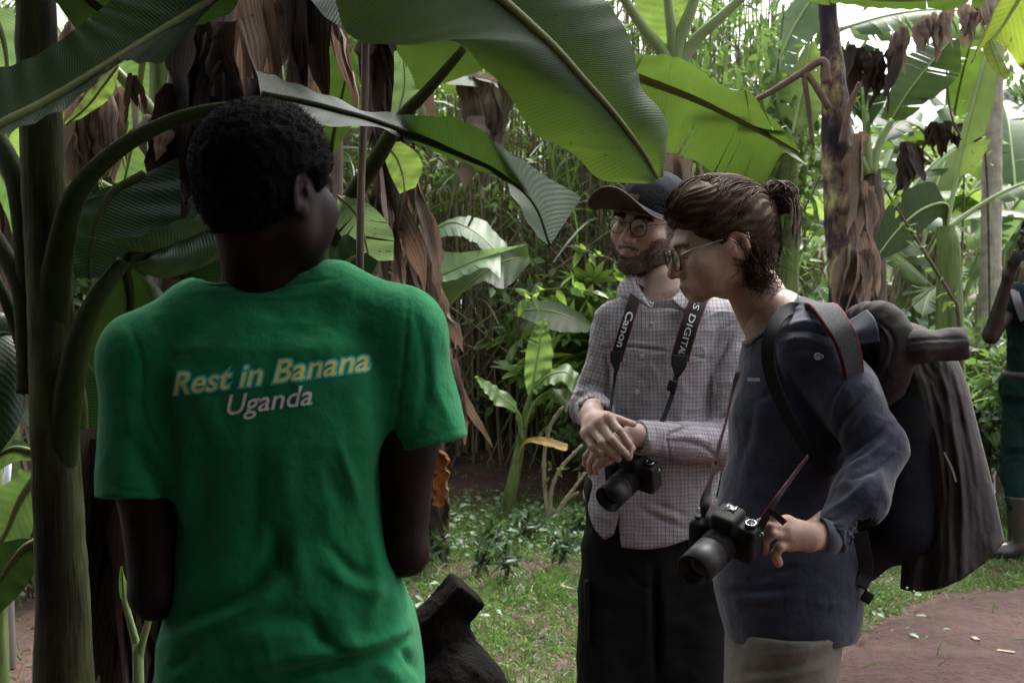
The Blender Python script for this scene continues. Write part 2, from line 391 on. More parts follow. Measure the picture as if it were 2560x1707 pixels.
def head_piece(M, h=.0021, beardfn=None, sc=1.0, shut=False, **kw):
    s = head_sdf(Sdf(), **kw)
    V, Q = surfnet(s, (-.10, -.14, -.24), (.10, .135, .13), h)
    lip, brow, eye, iris = face_masks(V); 
    if shut: iris = ((np.abs(V[:, 2]+.0045+np.abs(np.abs(V[:, 0])-.031)*.15) < .0016) & (np.abs(np.abs(V[:, 0])-.032) < .014) & (V[:, 1] > .066)).astype(float); eye = eye*0
    at = dict(lip=lip, brow=brow, eye=eye, iris=iris)
    at['red'] = np.clip(1-np.linalg.norm((V-np.array([0, .10, -.035]))/np.array([.016, .03, .016]), axis=1), 0, 1)*.9+np.clip(1-np.linalg.norm((np.abs(V)*np.array([1, 1, 0])+V*np.array([0, 0, 1])-np.array([.046, .065, -.03]))/np.array([.03, .04, .03]), axis=1), 0, 1)*.18
    at['red'] = at['red']+np.where(np.abs(V[:, 0]) > .078, .4, 0)
    if beardfn is not None: at['beard'] = beardfn(V)
    Mn = np.array(M); W = (V*sc)@Mn[:3, :3].T+Mn[:3, 3]
    return (W, Q, at), (V, Q)
def tow(M, L, sc=1.0):
    Mn = np.array(M); return (np.asarray(L)*sc)@Mn[:3, :3].T+Mn[:3, 3]
def strands(mb, roots, dirs, length, width, rng, curl=.4, seg=3, mi=0, grav=0.0, side=None):
    """short hairs as narrow tapered ribbons"""
    n = len(roots); d = dirs/np.linalg.norm(dirs, axis=1)[:, None]
    sd_ = np.cross(d, rng.normal(size=(n, 3))); sd_ /= np.linalg.norm(sd_, axis=1)[:, None]
    pts = [roots]; p = roots.copy(); L = (length*(.6+.8*rng.random(n)) if np.isscalar(length) else length)/seg
    bend = rng.normal(size=(n, 3))
    for k in range(seg):
        d = d+bend*curl/seg+np.array([0, 0, -grav/seg]); d /= np.linalg.norm(d, axis=1)[:, None]; p = p+d*L[:, None]; pts.append(p)
    W = np.linspace(1, .25, seg+1)*width
    V = np.stack([np.stack([q-sd_*W[i]/2, q+sd_*W[i]/2], 1) for i, q in enumerate(pts)], 1)   # n,seg+1,2,3
    b = np.arange(n)[:, None]*(2*(seg+1)); k = np.arange(seg)[None]*2; q = (b+k).ravel()
    mb.add(V.reshape(-1, 3), np.stack([q, q+1, q+3, q+2], 1), None, mi)
def sample_surf(V, Q, n, rng, mask=None):
    a, b, c, d = (V[Q[:, i]] for i in range(4)); ar = np.linalg.norm(np.cross(c-a, d-b), axis=1)
    if mask is not None: ar = ar*mask[Q].mean(1)
    i = rng.choice(len(Q), n, p=ar/ar.sum()); u, v = rng.random((2, n, 1))
    pts = (a[i]*(1-u)+b[i]*u)*(1-v)+(d[i]*(1-u)+c[i]*u)*v
    nn = np.cross(c-a, d-b)[i]; return pts, nn/(np.linalg.norm(nn, axis=1)[:, None]+1e-12), i
def pix(V):
    """world -> photo pixels (2560 wide)"""
    q = V-np.array([0, 0, CAM_H]); dz = q@np.array(_fw); return 1280+q[:, 0]/dz*F, 853.5-(q@np.array(_up))/dz*F
def folds(V, nrm, fl, unit=1.0, camside=True):
    """displacement along the normal from traced crease lines: (points, width px, metres)"""
    x, y = pix(V); d = np.zeros(len(V)); face = np.clip(-(nrm[:, 1])*2.2, 0, 1) if camside else 1
    for pts, wd, amp in fl:
        A = crom(pts, 4*len(pts)) if len(pts) > 2 else np.array(pts, float)
        A = A*unit; wd = wd*unit; best = np.full(len(V), 1e9); taper = np.zeros(len(V)); n = len(A)-1
        for i in range(n):
            a, b = A[i], A[i+1]; ab = b-a; t = np.clip(((x-a[0])*ab[0]+(y-a[1])*ab[1])/(ab@ab+1e-9), 0, 1)
            dd = (x-a[0]-ab[0]*t)**2+(y-a[1]-ab[1]*t)**2; m = dd < best; best[m] = dd[m]; taper[m] = ((i+t)/n)[m]
        d += amp*np.exp(-best/(wd*wd))*(np.sin(np.clip(taper, .04, .96)*math.pi)**.6)
    return d*face
def cloth(f, lo, hi, h, wr=.0, wsc=9, seed=1, fl=None, unit=1.0, fine=0.0, stretch=(1, 1, 1), ridge=0.0, rsc=11, rst=(1, 1, 1)):
    V, Q = surfnet(f, lo, hi, h); n = vnormals(V, Q)
    d = vn(V*np.array(stretch), wsc, seed, 3)*wr
    if fine: d = d+vn(V*np.array(stretch), wsc*4, seed+5, 2)*fine
    if ridge:
        q = V*np.array(rst); q = q+np.stack([vn(q, 7, seed+21, 2), vn(q, 7, seed+22, 2), vn(q, 7, seed+23, 2)], 1)*.06
        a_ = np.abs(vn(q, rsc, seed+31, 1)); b_ = np.abs(vn(q, rsc*2.1, seed+32, 1)); d = d+ridge*((1-a_*2.6).clip(-1, 1)+.5*(1-b_*2.6).clip(-1, 1))*(.35+.65*np.clip(vn(V, 5, seed+40, 2)*2+.5, 0, 1))
    if fl: d = d+folds(V, n, fl, unit)
    return V+n*d[:, None], Q
def arm_uv(V, Q, segs, torso_frame=None):
    """per-corner uv in metres: each face takes the nearest limb segment (a, b, r) or the torso's plane"""
    c = V[Q].mean(1); best = np.full(len(Q), 1e9); uvs = np.stack([V[Q][..., 0], V[Q][..., 2]], -1)
    for i, (a, b, r, up) in enumerate(segs):
        a = np.array(a); b = np.array(b); ab = b-a; L = np.linalg.norm(ab); e = ab/L
        t = np.clip(((c-a)@e)/L, 0, 1); d = np.linalg.norm(c-a-e*(t*L)[:, None], axis=1)-r
        if up is None: m = d < best; best = np.where(m, d, best); continue
        m = d < best; best = np.where(m, d, best)
        s = np.cross(e, np.array(up)); s /= np.linalg.norm(s); w_ = np.cross(s, e)
        q = V[Q[m]]-a; uvs[m] = np.stack([q@s, q@e], -1)
    return uvs.reshape(-1, 2)
def textmesh(txt, size, shear=0, offset=0, space=1.0, res=3):
    cu = bpy.data.curves.new('t', 'FONT'); cu.body = txt; cu.size = size; cu.shear = shear; cu.offset = offset; cu.space_character = space; cu.resolution_u = res; cu.align_x = 'LEFT'
    ob = bpy.data.objects.new('t', cu); COL.objects.link(ob); dg = bpy.context.evaluated_depsgraph_get()
    me = bpy.data.meshes.new_from_object(ob.evaluated_get(dg)); bpy.data.objects.remove(ob); bpy.data.curves.remove(cu)
    return me
def decal(name, txt, size, place, bvh, mat, parent, ray, lift=.0008, cell=.01, **kw):
    """lettering laid on a surface: place(x, y) -> world point, then dropped along ray onto bvh"""
    me = textmesh(txt, size, **kw); bm = bmesh.new(); bm.from_mesh(me); bpy.data.meshes.remove(me)
    xs = [v.co.x for v in bm.verts]; ys = [v.co.y for v in bm.verts]
    for ax, lo, hi in ((0, min(xs), max(xs)), (1, min(ys), max(ys))):
        for k in range(1, int((hi-lo)/cell)+1):
            no = Vector((1, 0, 0)) if ax == 0 else Vector((0, 1, 0))
            bmesh.ops.bisect_plane(bm, geom=bm.verts[:]+bm.edges[:]+bm.faces[:], plane_co=no*(lo+k*cell), plane_no=no)
    bmesh.ops.triangulate(bm, faces=bm.faces[:])
    for v in bm.verts:
        p = place(v.co.x, v.co.y); ray_ = Vector(ray).normalized()
        hit = bvh.ray_cast(p-ray_*.5, ray_, 1.2)
        v.co = (hit[0]-ray_*lift) if hit[0] is not None else p
    me = bpy.data.meshes.new(name); bm.to_mesh(me); bm.free()
    return link(name, me, mat, parent)
def bvh_of(V, Q): return BVHTree.FromPolygons([tuple(v) for v in V], [tuple(int(i) for i in q) for q in Q])
def joinp(*ps):
    Vs, Qs, n = [], [], 0
    for V, Q in ps: Vs.append(V); Qs.append(Q+n); n += len(V)
    return np.concatenate(Vs), np.concatenate(Qs)
def bbox(pts, m): a = np.array([list(p) for p in pts]); return a.min(0)-m, a.max(0)+m
def legs_sdf(hipL, kneeL, ankL, hipR, kneeR, ankR, r=(.085, .062, .045), k=.03):
    s = Sdf()
    for a, b, c in ((hipL, kneeL, ankL), (hipR, kneeR, ankR)):
        s.u(cap(a, b, r[0], r[1]), k); s.u(cap(b, c, r[1], r[2]), k)
    return s
def finger(s, pts, r, k=.004):
    r = np.linspace(r, r*.82, len(pts))
    for i in range(len(pts)-1): s.u(cap(pts[i], pts[i+1], r[i], r[i+1]), k if i == 0 else .002)
def shoe(ank, fwd, sole=.0):
    f = Vector(fwd).normalized(); a = Vector(ank); a.z = 0; s = Sdf()
    M = frame(a, f); s.u(xf(ell((0, .06, .035), (.045, .145, .04)), M), 0); s.u(xf(ell((0, -.02, .06), (.042, .06, .07)), M), .03); s.inter(plane((0, 0, .005), (0, 0, -1)))
    return surfnet(s, a-Vector((.25, .25, .02)), a+Vector((.25, .25, .16)), .007)
# ---- the guide in the green T-shirt, seen from behind
def build_guide():
    d = 2.4; X = lambda x, y, dd=d: P(x, y, dd)
    foot = Vector((P(700, 900, d).x, P(700, 900, d).y, 0))
    root = thing('person', 'person in a green T-shirt with yellow and white lettering, seen from behind', 'person', foot)
    skin = skinmat('dark skin', (.016, .0085, .0065), (.011, .006, .0048), (.03, .014, .012), rough=.6, sss=.0, spec=.12)
    green = shirtmat('green jersey', (.013, .190, .070), (.011, .160, .060))
    HM = frame(X(676, 478, 2.38), (math.sin(R(40)), math.cos(R(40)), -.06), roll=R(-2))
    hp, (hl, hq) = head_piece(HM, neck=((0, -.03, -.05), HM.inverted()@(X(672, 745, 2.445)), .056, .058), sc=1.03)
    sL, sR = X(356, 868), X(1010, 806); eL, eR = X(384, 1486, 2.37), X(1010, 1378, 2.40); wL, wR = X(545, 1450, 2.60), X(870, 1400, 2.62)
    s = Sdf(); nb = X(680, 745, 2.42)
    rows = [(y, l, r) for y, l, r in ((745, 560, 830), (800, 470, 925), (860, 420, 975), (950, 410, 985), (1090, 412, 980), (1250, 428, 972), (1320, 438, 962), (1400, 442, 978), (1470, 438, 1008), (1530, 426, 1030), (1600, 408, 1044), (1707, 402, 1056), (1850, 418, 1044))]
    def L(rows, dd, b, off=0, yo=0):
        out = []
        for (y, l, r), bb in zip(rows, b):
            c = P((l+r)/2, y, dd); out.append((c.z, c.x, c.y+yo, (r-l)/2/F*dd+off, bb+off))
        return loft(out, Matrix.Identity(4), 2.5)
    bb = [.06, .085, .105, .118, .122, .112, .108, .108, .112, .116, .12, .125, .125]
    s.u(L(rows[:-1], 2.42, bb, -.030), 0)
    nb2 = nb-Vector((0, 0, .030)); dz = Vector((0, 0, .014)); s.u(cap(nb2, sL-dz, .035, .046), .05).u(cap(nb2, sR-dz, .035, .046), .05)
    s.u(cap(X(668, 650, 2.41), nb+Vector((0, .025, -.05)), .052, .050), .03)
    for a, b, c in ((sL, eL, wL), (sR, eR, wR)): s.u(cap(a, a.lerp(b, .55), .048, .047), .02).u(cap(a.lerp(b, .55), b, .047, .0335), .02).u(cap(b, c, .034, .027), .02)
    hc = X(700, 1450, 2.72)
    for w_, sg in ((wL, 1), (wR, -1)):
        dirn = (hc-w_).normalized(); k = w_+dirn*.09; s.u(cap(w_, k, .026, .032), .02)
        for i in range(4):
            o = Vector((0, 0, 1))*(.03-.02*i); q = k+o+dirn*.02; finger(s, [k+o*.8, q+dirn*.025, q+dirn*.045+Vector((0, .02, -.01)), q+dirn*.045+Vector((0, .035, -.03))], .0095)
        finger(s, [w_+dirn*.03+Vector((0, -.01, .02)), w_+dirn*.06+Vector((0, -.02, .045)), w_+dirn*.09+Vector((0, -.02, .05))], .011)
    hipz = .92
    hL, hR = Vector((foot.x-.09, foot.y, hipz)), Vector((foot.x+.09, foot.y, hipz))
    kL, kR = hL+Vector((-.01, .03, -.45)), hR+Vector((.01, .03, -.45)); aL, aR = kL+Vector((0, -.03, -.40)), kR+Vector((0, -.03, -.40))
    s.u(legs_sdf(hL, kL, aL, hR, kR, aR, (.075, .052, .038)), .03)
    V, Q = surfnet(s, (-.9, 2.2, .03), (.1, 3.0, 1.66), .008)
    me = person_mesh([hp, (V, Q, None)]); link('body', me, skin, root)
    # hair: short and dense
    hs_ = Sdf().u(ell((0, -.018, .036), (.0925, .109, .094)), 0).u(ell((0, -.048, -.025), (.058, .05, .055)), .04)
    hs_.inter(lambda p: -(p[:, 2]*1.0+.074+.0*p[:, 1]-np.clip(p[:, 1]+.03, 0, .1)*1.15), .012)
    hs_.sub(ell((.085, -.004, -.012), (.03, .026, .036)), .01).sub(ell((-.085, -.004, -.012), (.03, .026, .036)), .01)
    hs_.sub(ell((0, .12, -.02), (.075, .075, .085)), .01)
    Vh, Qh = surfnet(hs_, (-.12, -.16, -.13), (.12, .13, .16), .0035); nh = vnormals(Vh, Qh)
    Vh = Vh+nh*(vn(Vh, 130, 4, 2)*.0035+vn(Vh, 35, 9, 2)*.003)[:, None]
    rng = np.random.default_rng(3); mb = MB(); mb.add(tow(HM, Vh, 1.03), Qh)
    pts, nn, _ = sample_surf(Vh, Qh, 9000, rng); strands(mb, tow(HM, pts-nn*.002, 1.03), nn@np.array(HM.to_3x3()).T, .009, .0011, rng, curl=1.8)
    mb.build('hair', pm('black hair', (.0022, .0018, .0018), (.005, .004, .0035), 60, .9, .6, 300, spec=.08), root)
    # trousers and shoes (below the frame)
    tr = legs_sdf(hL, kL, aL+Vector((0, 0, .03)), hR, kR, aR+Vector((0, 0, .03)), (.098, .075, .062), .03)
    tr.u(cap(hL+Vector((.02, 0, .0)), hR+Vector((-.02, 0, .0)), .10), .05)
    Vt, Qt = cloth(tr, (foot.x-.28, foot.y-.2, .04), (foot.x+.28, foot.y+.25, 1.15), .009, .004, 9, 2, stretch=(1, 1, .5))
    link('trousers', mesh_np('trousers', Vt, Qt), pm('dark denim', (.015, .018, .03), (.02, .024, .04), 30, .8, .3, 300), root)
    for a in (aL, aR):
        Vs, Qs = shoe(a, (0, 1, 0)); link('shoe', mesh_np('shoe', Vs, Qs), pm('black rubber', (.012, .012, .012), None, 20, .5), root)
    # T-shirt
    t = Sdf(); t.u(L(rows, 2.42, bb, .004), 0)
    tL, tR = X(500, 806, 2.42), X(838, 762, 2.42); t.u(cap(tL, sL-dz, .055, .057), .035).u(cap(tR, sR-dz, .055, .057), .035).u(cap(tL, tR, .060, .060), .03)
    hemL, hemR = X(348, 1246, 2.38), X(1071, 1110, 2.40)
    for a, h_, r1, r2 in ((sL-dz, hemL, .060, .068), (sR-dz, hemR, .058, .060)):
        dv = (h_-a).normalized(); sl = Sdf().u(cap(a, h_+dv*.08, r1, r2), 0); sl.sub(cap(h_-dv*.02, h_+dv*.08, r2-.022, r2-.010), .002); sl.inter(plane(h_, dv), .003)
        t.u(sl, .035)
    nc = X(655, 716, 2.43); tl = .13; t.sub(lambda p: np.maximum(np.sqrt(((p[:, 0]-nc.x)/.100)**2+((p[:, 1]-nc.y)/.060)**2)*.08-.08, -(p[:, 2]-nc.z-(p[:, 0]-nc.x)*tl+(p[:, 1]-nc.y)*.35+.004)), .002)
    Z = lambda pts: [(x/2, 980.3+y/2) for x, y in pts]
    FL = [(Z([(740, 930), (900, 845), (1090, 780), (1190, 700), (1270, 570), (1290, 500)]), 22, -.015), (Z([(790, 830), (960, 730), (1100, 600)]), 34, .006),
          (Z([(770, 1000), (950, 915), (1150, 830), (1250, 740), (1330, 640)]), 20, .010), (Z([(1080, 880), (1330, 880), (1460, 940)]), 22, -.007),
          (Z([(860, 1060), (1200, 960), (1450, 1040)]), 50, .009), (Z([(1430, 860), (1480, 980), (1570, 1025)]), 14, -.010), (Z([(1560, 900), (1640, 1020), (1780, 960)]), 26, .007),
          (Z([(1000, 1200), (1300, 1140), (1560, 1080), (1750, 1035), (1915, 950)]), 12, -.018), (Z([(1100, 1110), (1500, 1030), (1720, 985), (1880, 915)]), 20, .012),
          (Z([(1490, 520), (1600, 640), (1710, 700)]), 14, -.008), (Z([(1460, 610), (1620, 730), (1790, 790)]), 18, .006), (Z([(1600, 860), (1760, 700), (1800, 560)]), 20, .005),
          (Z([(600, 60), (720, 260), (800, 430), (830, 560)]), 20, -.012), (Z([(890, 30), (850, 300), (840, 500)]), 15, .006), (Z([(960, 80), (930, 400), (900, 620)]), 22, -.004),
          (Z([(1180, 150), (1165, 560)]), 22, -.005), (Z([(1300, 0), (1310, 430)]), 26, .004), (Z([(1550, 60), (1650, 360)]), 12, .005), (Z([(1480, 150), (1590, 400)]), 18, -.004),
          (Z([(1790, 20), (1755, 200), (1750, 420)]), 16, -.010), (Z([(1780, 380), (1830, 560), (1900, 800)]), 12, -.006), (Z([(1690, 420), (1720, 700), (1700, 900)]), 16, .006), (Z([(780, 1130), (900, 1010)]), 14, -.007),
          (Z([(1840, 1010), (1950, 1130)]), 14, -.010), (Z([(1740, 1080), (1850, 1180)]), 20, .006), (Z([(1240, 450), (1290, 620), (1270, 700)]), 16, -.009), (Z([(1360, 520), (1400, 760)]), 24, .006),
          ([(300, 748), (326, 830), (330, 950), (380, 1060)], 5, -.0028), ([(934, 662), (930, 800), (905, 1000)], 5, -.0028), ([(280, 850), (300, 1000), (270, 1120)], 16, .004), ([(330, 860), (400, 1000), (470, 1120)], 22, -.004),
          ([(990, 800), (1000, 900), (1040, 980)], 14, .004), ([(950, 700), (980, 850), (960, 990)], 12, -.004), ([(560, 690), (700, 760), (780, 700)], 26, -.003), ([(340, 820), (450, 900), (520, 1050)], 26, .004), ([(860, 760), (820, 900), (850, 1060)], 26, .004),
          ([(228, 1105), (300, 1128), (388, 1130)], 3, -.0022), ([(893, 1018), (980, 1002), (1062, 982)], 3, -.0022), ([(440, 682), (560, 672), (700, 650), (800, 640)], 2.6, -.002)]
    Vt, Qt = cloth(t, (-.72, 2.24, .78), (.02, 2.64, 1.62), .0042, .0035, 10, 3, FL, 1/.91875, fine=.0007, stretch=(1, 1, .6), ridge=.0034, rsc=8, rst=(1.2, 1, .7))
    link('shirt', mesh_np('shirt', Vt, Qt), green, root); B = bvh_of(Vt, Qt)
    # neckband
    mb = MB(); ring = []
    for x in np.linspace(-.088, .086, 30):                            # the band follows the cut edge at the back of the neck
        for z in np.arange(nc.z+.05, nc.z-.08, -.002):
            h_ = B.ray_cast(Vector((nc.x+x, 1.6, z)), Vector((0, 1, 0)), 1.2)
            if h_[0] is not None and h_[0].y < nc.y+.03: ring.append(h_[0]+Vector((0, -.001, -.005))); break
    for _ in range(3): ring = [ring[0]]+[(ring[i-1]+ring[i]*2+ring[i+1])/4 for i in range(1, len(ring)-1)]+[ring[-1]]
    mb.tube(ring, [.0085*min(1, .35+.2*min(i, len(ring)-1-i)) for i in range(len(ring))], 8, flat=.6); mb.build('neckband', green, root)
    # lettering
    ye = pm('yellow print', (.70, .76, .24), (.60, .66, .20), 120, .6, .2, 500); te = pm('teal print', (.04, .50, .50), (.04, .42, .42), 120, .6, .2, 500); wh = pm('white print', (.78, .78, .80), (.62, .63, .65), 160, .6, .2, 500)
    ang = R(7.2); ca, sa = math.cos(ang), math.sin(ang)
    def pl(x0, y0, sx=1, sy=1):
        return lambda x, y: X(x0+(x*sx*ca-y*sy*sa*.35)*F/2.3, y0-(x*sx*sa+y*sy*ca)*F/2.3, 2.3)
    def word(txt, x0, y0, x1, capx, sx_col):
        me = textmesh(txt, 1, shear=.22); w_ = max(v.co.x for v in me.vertices); bpy.data.meshes.remove(me)
        return w_
    for txt, x0, y0, xlen, hgt, cols in (('Rest in Banana', 419, 990, 502, 57, ((te, .075, .0010), (ye, .014, .0018))), ('Uganda', 560, 1038, 222, 52, ((wh, .010, .0012),))):
        w_ = word(txt, 0, 0, 0, 0, 0)
        for m_, off, lift in cols:
            sz = 1.0; px = 2.3/F
            decal('print', txt, sz, (lambda x, y, x0=x0, y0=y0, xlen=xlen, w_=w_, hgt=hgt: X(x0+(x*xlen/w_)*ca, y0-(x*xlen/w_)*sa-y*hgt/.73, 2.3)), B, m_, root, (0, 1, 0), lift, cell=.09, shear=.22, offset=off)
    return root
def shirtmat(name, a, b, weave=2200, rough=.9, sheen=.08):
    m, nt, ns, ls = newmat(name); tc = N_(ns, 'TexCoord')
    n1 = N_(ns, 'TexNoise'); n1.inputs['Scale'].default_value = 9; n1.inputs['Detail'].default_value = 6; ls.new(tc.outputs['Object'], n1.inputs[0])
    n3 = N_(ns, 'TexNoise'); n3.inputs['Scale'].default_value = 420; n3.inputs['Detail'].default_value = 2; ls.new(tc.outputs['Object'], n3.inputs[0])
    mx0 = N_(ns, 'Math', operation='MULTIPLY_ADD'); ls.new(n3.outputs[0], mx0.inputs[0]); mx0.inputs[1].default_value = .45; ls.new(n1.outputs[0], mx0.inputs[2])
    col = ramp(ns, ls, mx0.outputs[0], [(.55, a), (.92, b)])
    p = N_(ns, 'BsdfPrincipled'); ls.new(col, p.inputs['Base Color']); p.inputs['Roughness'].default_value = rough; p.inputs['Specular IOR Level'].default_value = .15; p.inputs['Sheen Weight'].default_value = sheen; p.inputs['Sheen Roughness'].default_value = .5
    bp = N_(ns, 'Bump'); bp.inputs['Strength'].default_value = .35; bp.inputs['Distance'].default_value = .001; ls.new(n3.outputs[0], bp.inputs['Height'])
    n4 = N_(ns, 'TexNoise'); n4.inputs['Scale'].default_value = 40; n4.inputs['Detail'].default_value = 4; ls.new(tc.outputs['Object'], n4.inputs[0])
    b2 = N_(ns, 'Bump'); b2.inputs['Strength'].default_value = .55; b2.inputs['Distance'].default_value = .006; ls.new(n4.outputs[0], b2.inputs['Height']); ls.new(bp.outputs[0], b2.inputs['Normal']); ls.new(b2.outputs[0], p.inputs['Normal'])
    o = N_(ns, 'OutputMaterial'); ls.new(p.outputs[0], o.inputs[0]); return m
guide = build_guide()
# ---- shared bits for the two visitors
def ribbon(name, pts, width, nrm, mat, parent, thick=.0016, n=24, edge=None, ws=None):
    A = crom(pts, n); W = np.interp(np.linspace(0, 1, n), np.linspace(0, 1, len(ws)), ws) if ws else np.full(n, width)
    T = np.gradient(A, axis=0); T /= np.linalg.norm(T, axis=1)[:, None]
    Nn = crom(nrm, n) if isinstance(nrm, list) else np.tile(np.array(nrm, float), (n, 1)); S = np.cross(T, Nn); S /= np.linalg.norm(S, axis=1)[:, None]
    us = np.linspace(-.5, .5, 13); G = A[:, None]+S[:, None]*(W[:, None, None]*us[None, :, None])
    L = np.concatenate([[0], np.cumsum(np.linalg.norm(np.diff(A, axis=0), axis=1))])
    uv = np.stack(np.broadcast_arrays(us[None, :]+.5, L[:, None]), -1)
    mb = MB(); mb.grid(G, uv)
    if edge is not None:
        k = mb.M[4][0].reshape(n-1, 12); k[:, 0] = 1; k[:, 11] = 1; mb.M[4][0] = k.ravel()
    o = mb.build(name, [mat] if edge is None else [mat, edge], parent)
    md = o.modifiers.new('thick', 'SOLIDIFY'); md.thickness = thick; md.offset = 0
    return o, A, S, W
def patch(name, A, B, mat, parent, n=12, m=6, thick=.0018, bulge=0, nrm=(0, -1, 0), uvscale=True):
    A = crom(A, n); B = crom(B, n); t = np.linspace(0, 1, m)[None, :, None]; G = A[:, None]*(1-t)+B[:, None]*t
    G = G+np.array(nrm)*(bulge*np.sin(np.linspace(0, 1, m)*math.pi))[None, :, None]
    uv = np.stack([G[..., 0], G[..., 2]], -1); mb = MB(); mb.grid(G, uv); o = mb.build(name, mat, parent)
    md = o.modifiers.new('thick', 'SOLIDIFY'); md.thickness = thick; md.offset = 0
    return o
def plaidmat():
    m, nt, ns, ls = newmat('checked cotton'); uv = N_(ns, 'UVMap'); sx = N_(ns, 'SeparateXYZ'); tc0 = N_(ns, 'TexCoord'); nz = N_(ns, 'TexNoise'); nz.inputs['Scale'].default_value = 14; nz.inputs['Detail'].default_value = 2; ls.new(tc0.outputs['Object'], nz.inputs[0]); vm = N_(ns, 'VectorMath', operation='MULTIPLY_ADD'); ls.new(nz.outputs[1], vm.inputs[0]); vm.inputs[1].default_value = (.014, .014, 0); ls.new(uv.outputs[0], vm.inputs[2]); ls.new(vm.outputs[0], sx.inputs[0])
    def lines(out, per, wd, off=0):
        a = N_(ns, 'Math', operation='MULTIPLY_ADD'); ls.new(out, a.inputs[0]); a.inputs[1].default_value = 1/per; a.inputs[2].default_value = off+50
        f = N_(ns, 'Math', operation='FRACT'); ls.new(a.outputs[0], f.inputs[0]); g = N_(ns, 'Math', operation='LESS_THAN'); ls.new(f.outputs[0], g.inputs[0]); g.inputs[1].default_value = wd; return g.outputs[0]
    tc = N_(ns, 'TexCoord'); n1 = N_(ns, 'TexNoise'); n1.inputs['Scale'].default_value = 14; n1.inputs['Detail'].default_value = 5; ls.new(tc.outputs['Object'], n1.inputs[0])
    col = ramp(ns, ls, n1.outputs[0], [(.3, (.35, .33, .345)), (.7, (.43, .41, .42))])
    for i, ax in enumerate((0, 1)):
        for per, wd, off, c, f in ((.0098, .17, 0, (.035, .035, .085), .60), (.0196, .07, .13, (.16, .03, .04), .35)):
            l = lines(sx.outputs[ax], per, wd, off); ml = N_(ns, 'Math', operation='MULTIPLY'); ls.new(l, ml.inputs[0]); ml.inputs[1].default_value = f
            mx = N_(ns, 'MixRGB'); ls.new(ml.outputs[0], mx.inputs[0]); ls.new(col, mx.inputs[1]); mx.inputs[2].default_value = rgb(c); col = mx.outputs[0]
    b = N_(ns, 'BsdfPrincipled'); ls.new(col, b.inputs['Base Color']); b.inputs['Roughness'].default_value = .85; b.inputs['Specular IOR Level'].default_value = .2
    n2 = N_(ns, 'TexNoise'); n2.inputs['Scale'].default_value = 45; n2.inputs['Detail'].default_value = 5; ls.new(tc.outputs['Object'], n2.inputs[0])
    bp = N_(ns, 'Bump'); bp.inputs['Strength'].default_value = .5; bp.inputs['Distance'].default_value = .004; ls.new(n2.outputs[0], bp.inputs['Height']); ls.new(bp.outputs[0], b.inputs['Normal'])
    o = N_(ns, 'OutputMaterial'); ls.new(b.outputs[0], o.inputs[0]); return m
MBLK = pm('black plastic', (.005, .005, .0055), (.008, .008, .0085), 60, .5, .25, 500, spec=.3, bdist=.0006)
MGRIP = pm('black rubber grip', (.0045, .0045, .0045), (.007, .007, .007), 60, .7, .5, 900, spec=.3, bdist=.0006)
MSIL = pm('bright metal', (.6, .6, .6), (.45, .45, .46), 80, .25, 0, metal=1)
MGLS = pm('dark glass', (.003, .003, .005), (.002, .002, .003), 5, .12, 0, spec=.3)
MWEB = pm('black webbing', (.006, .006, .0065), (.009, .009, .0095), 80, .75, .4, 1200, spec=.25, bdist=.0006)
MRED = pm('red webbing edge', (.085, .006, .008), (.06, .005, .007), 80, .75, .3, 1200, spec=.2)
MWHT = pm('white print on strap', (.62, .62, .64), (.5, .5, .52), 90, .6, .1)
def lensmat():
    m, nt, ns, ls = newmat('clear lens'); t = N_(ns, 'BsdfTransparent'); g = N_(ns, 'BsdfGlossy'); g.inputs['Roughness'].default_value = .04
    fr = N_(ns, 'Fresnel'); fr.inputs[0].default_value = 1.6; mx = N_(ns, 'MixShader'); ls.new(fr.outputs[0], mx.inputs[0]); ls.new(t.outputs[0], mx.inputs[1]); ls.new(g.outputs[0], mx.inputs[2])
    o = N_(ns, 'OutputMaterial'); ls.new(mx.outputs[0], o.inputs[0]); return m
MLENS = lensmat()
def glasses(HM, parent, r, cy, cz, tmat, fmat, sc=1.0, dx=.031, tz=.012, tilt=0):
    mb = MB(); fr = []
    for x in (-1, 1):
        pts = [(x*dx+math.cos(a)*r, cy-.10*abs(math.cos(a)*r+ x*x*0)*(1 if math.cos(a)*x > 0 else .2), cz+math.sin(a)*r*.93) for a in np.linspace(0, 2*math.pi, 33)]
        mb.tube(tow(HM, pts, sc), .0014, 6, cap=False); fr.append(pts)
    mb.tube(tow(HM, [(-dx+r*.95, cy, cz+.006), (0, cy+.003, cz+.010), (dx-r*.95, cy, cz+.006)], sc), .0013, 6)
    g = mb.build('glasses', fmat, parent)
    for x, pts in zip((-1, 1), fr):
        mb = MB(); c = np.mean(pts[:-1], 0); V = [c]+[list(p) for p in pts[:-1]]; mb.add(tow(HM, V, sc), [[0, i+1, (i+1) % 32+1] for i in range(32)]); mb.build('lens', MLENS, g)
        mb = MB(); mb.tube(tow(HM, [(x*(dx+r), cy-.003, cz+.008), (x*.070, .070, cz+tz), (x*.0785, .0, cz+tz*1.2), (x*.080, -.03, cz-.012)], sc), .0013, 6); mb.build('temple', tmat, g)
    return g
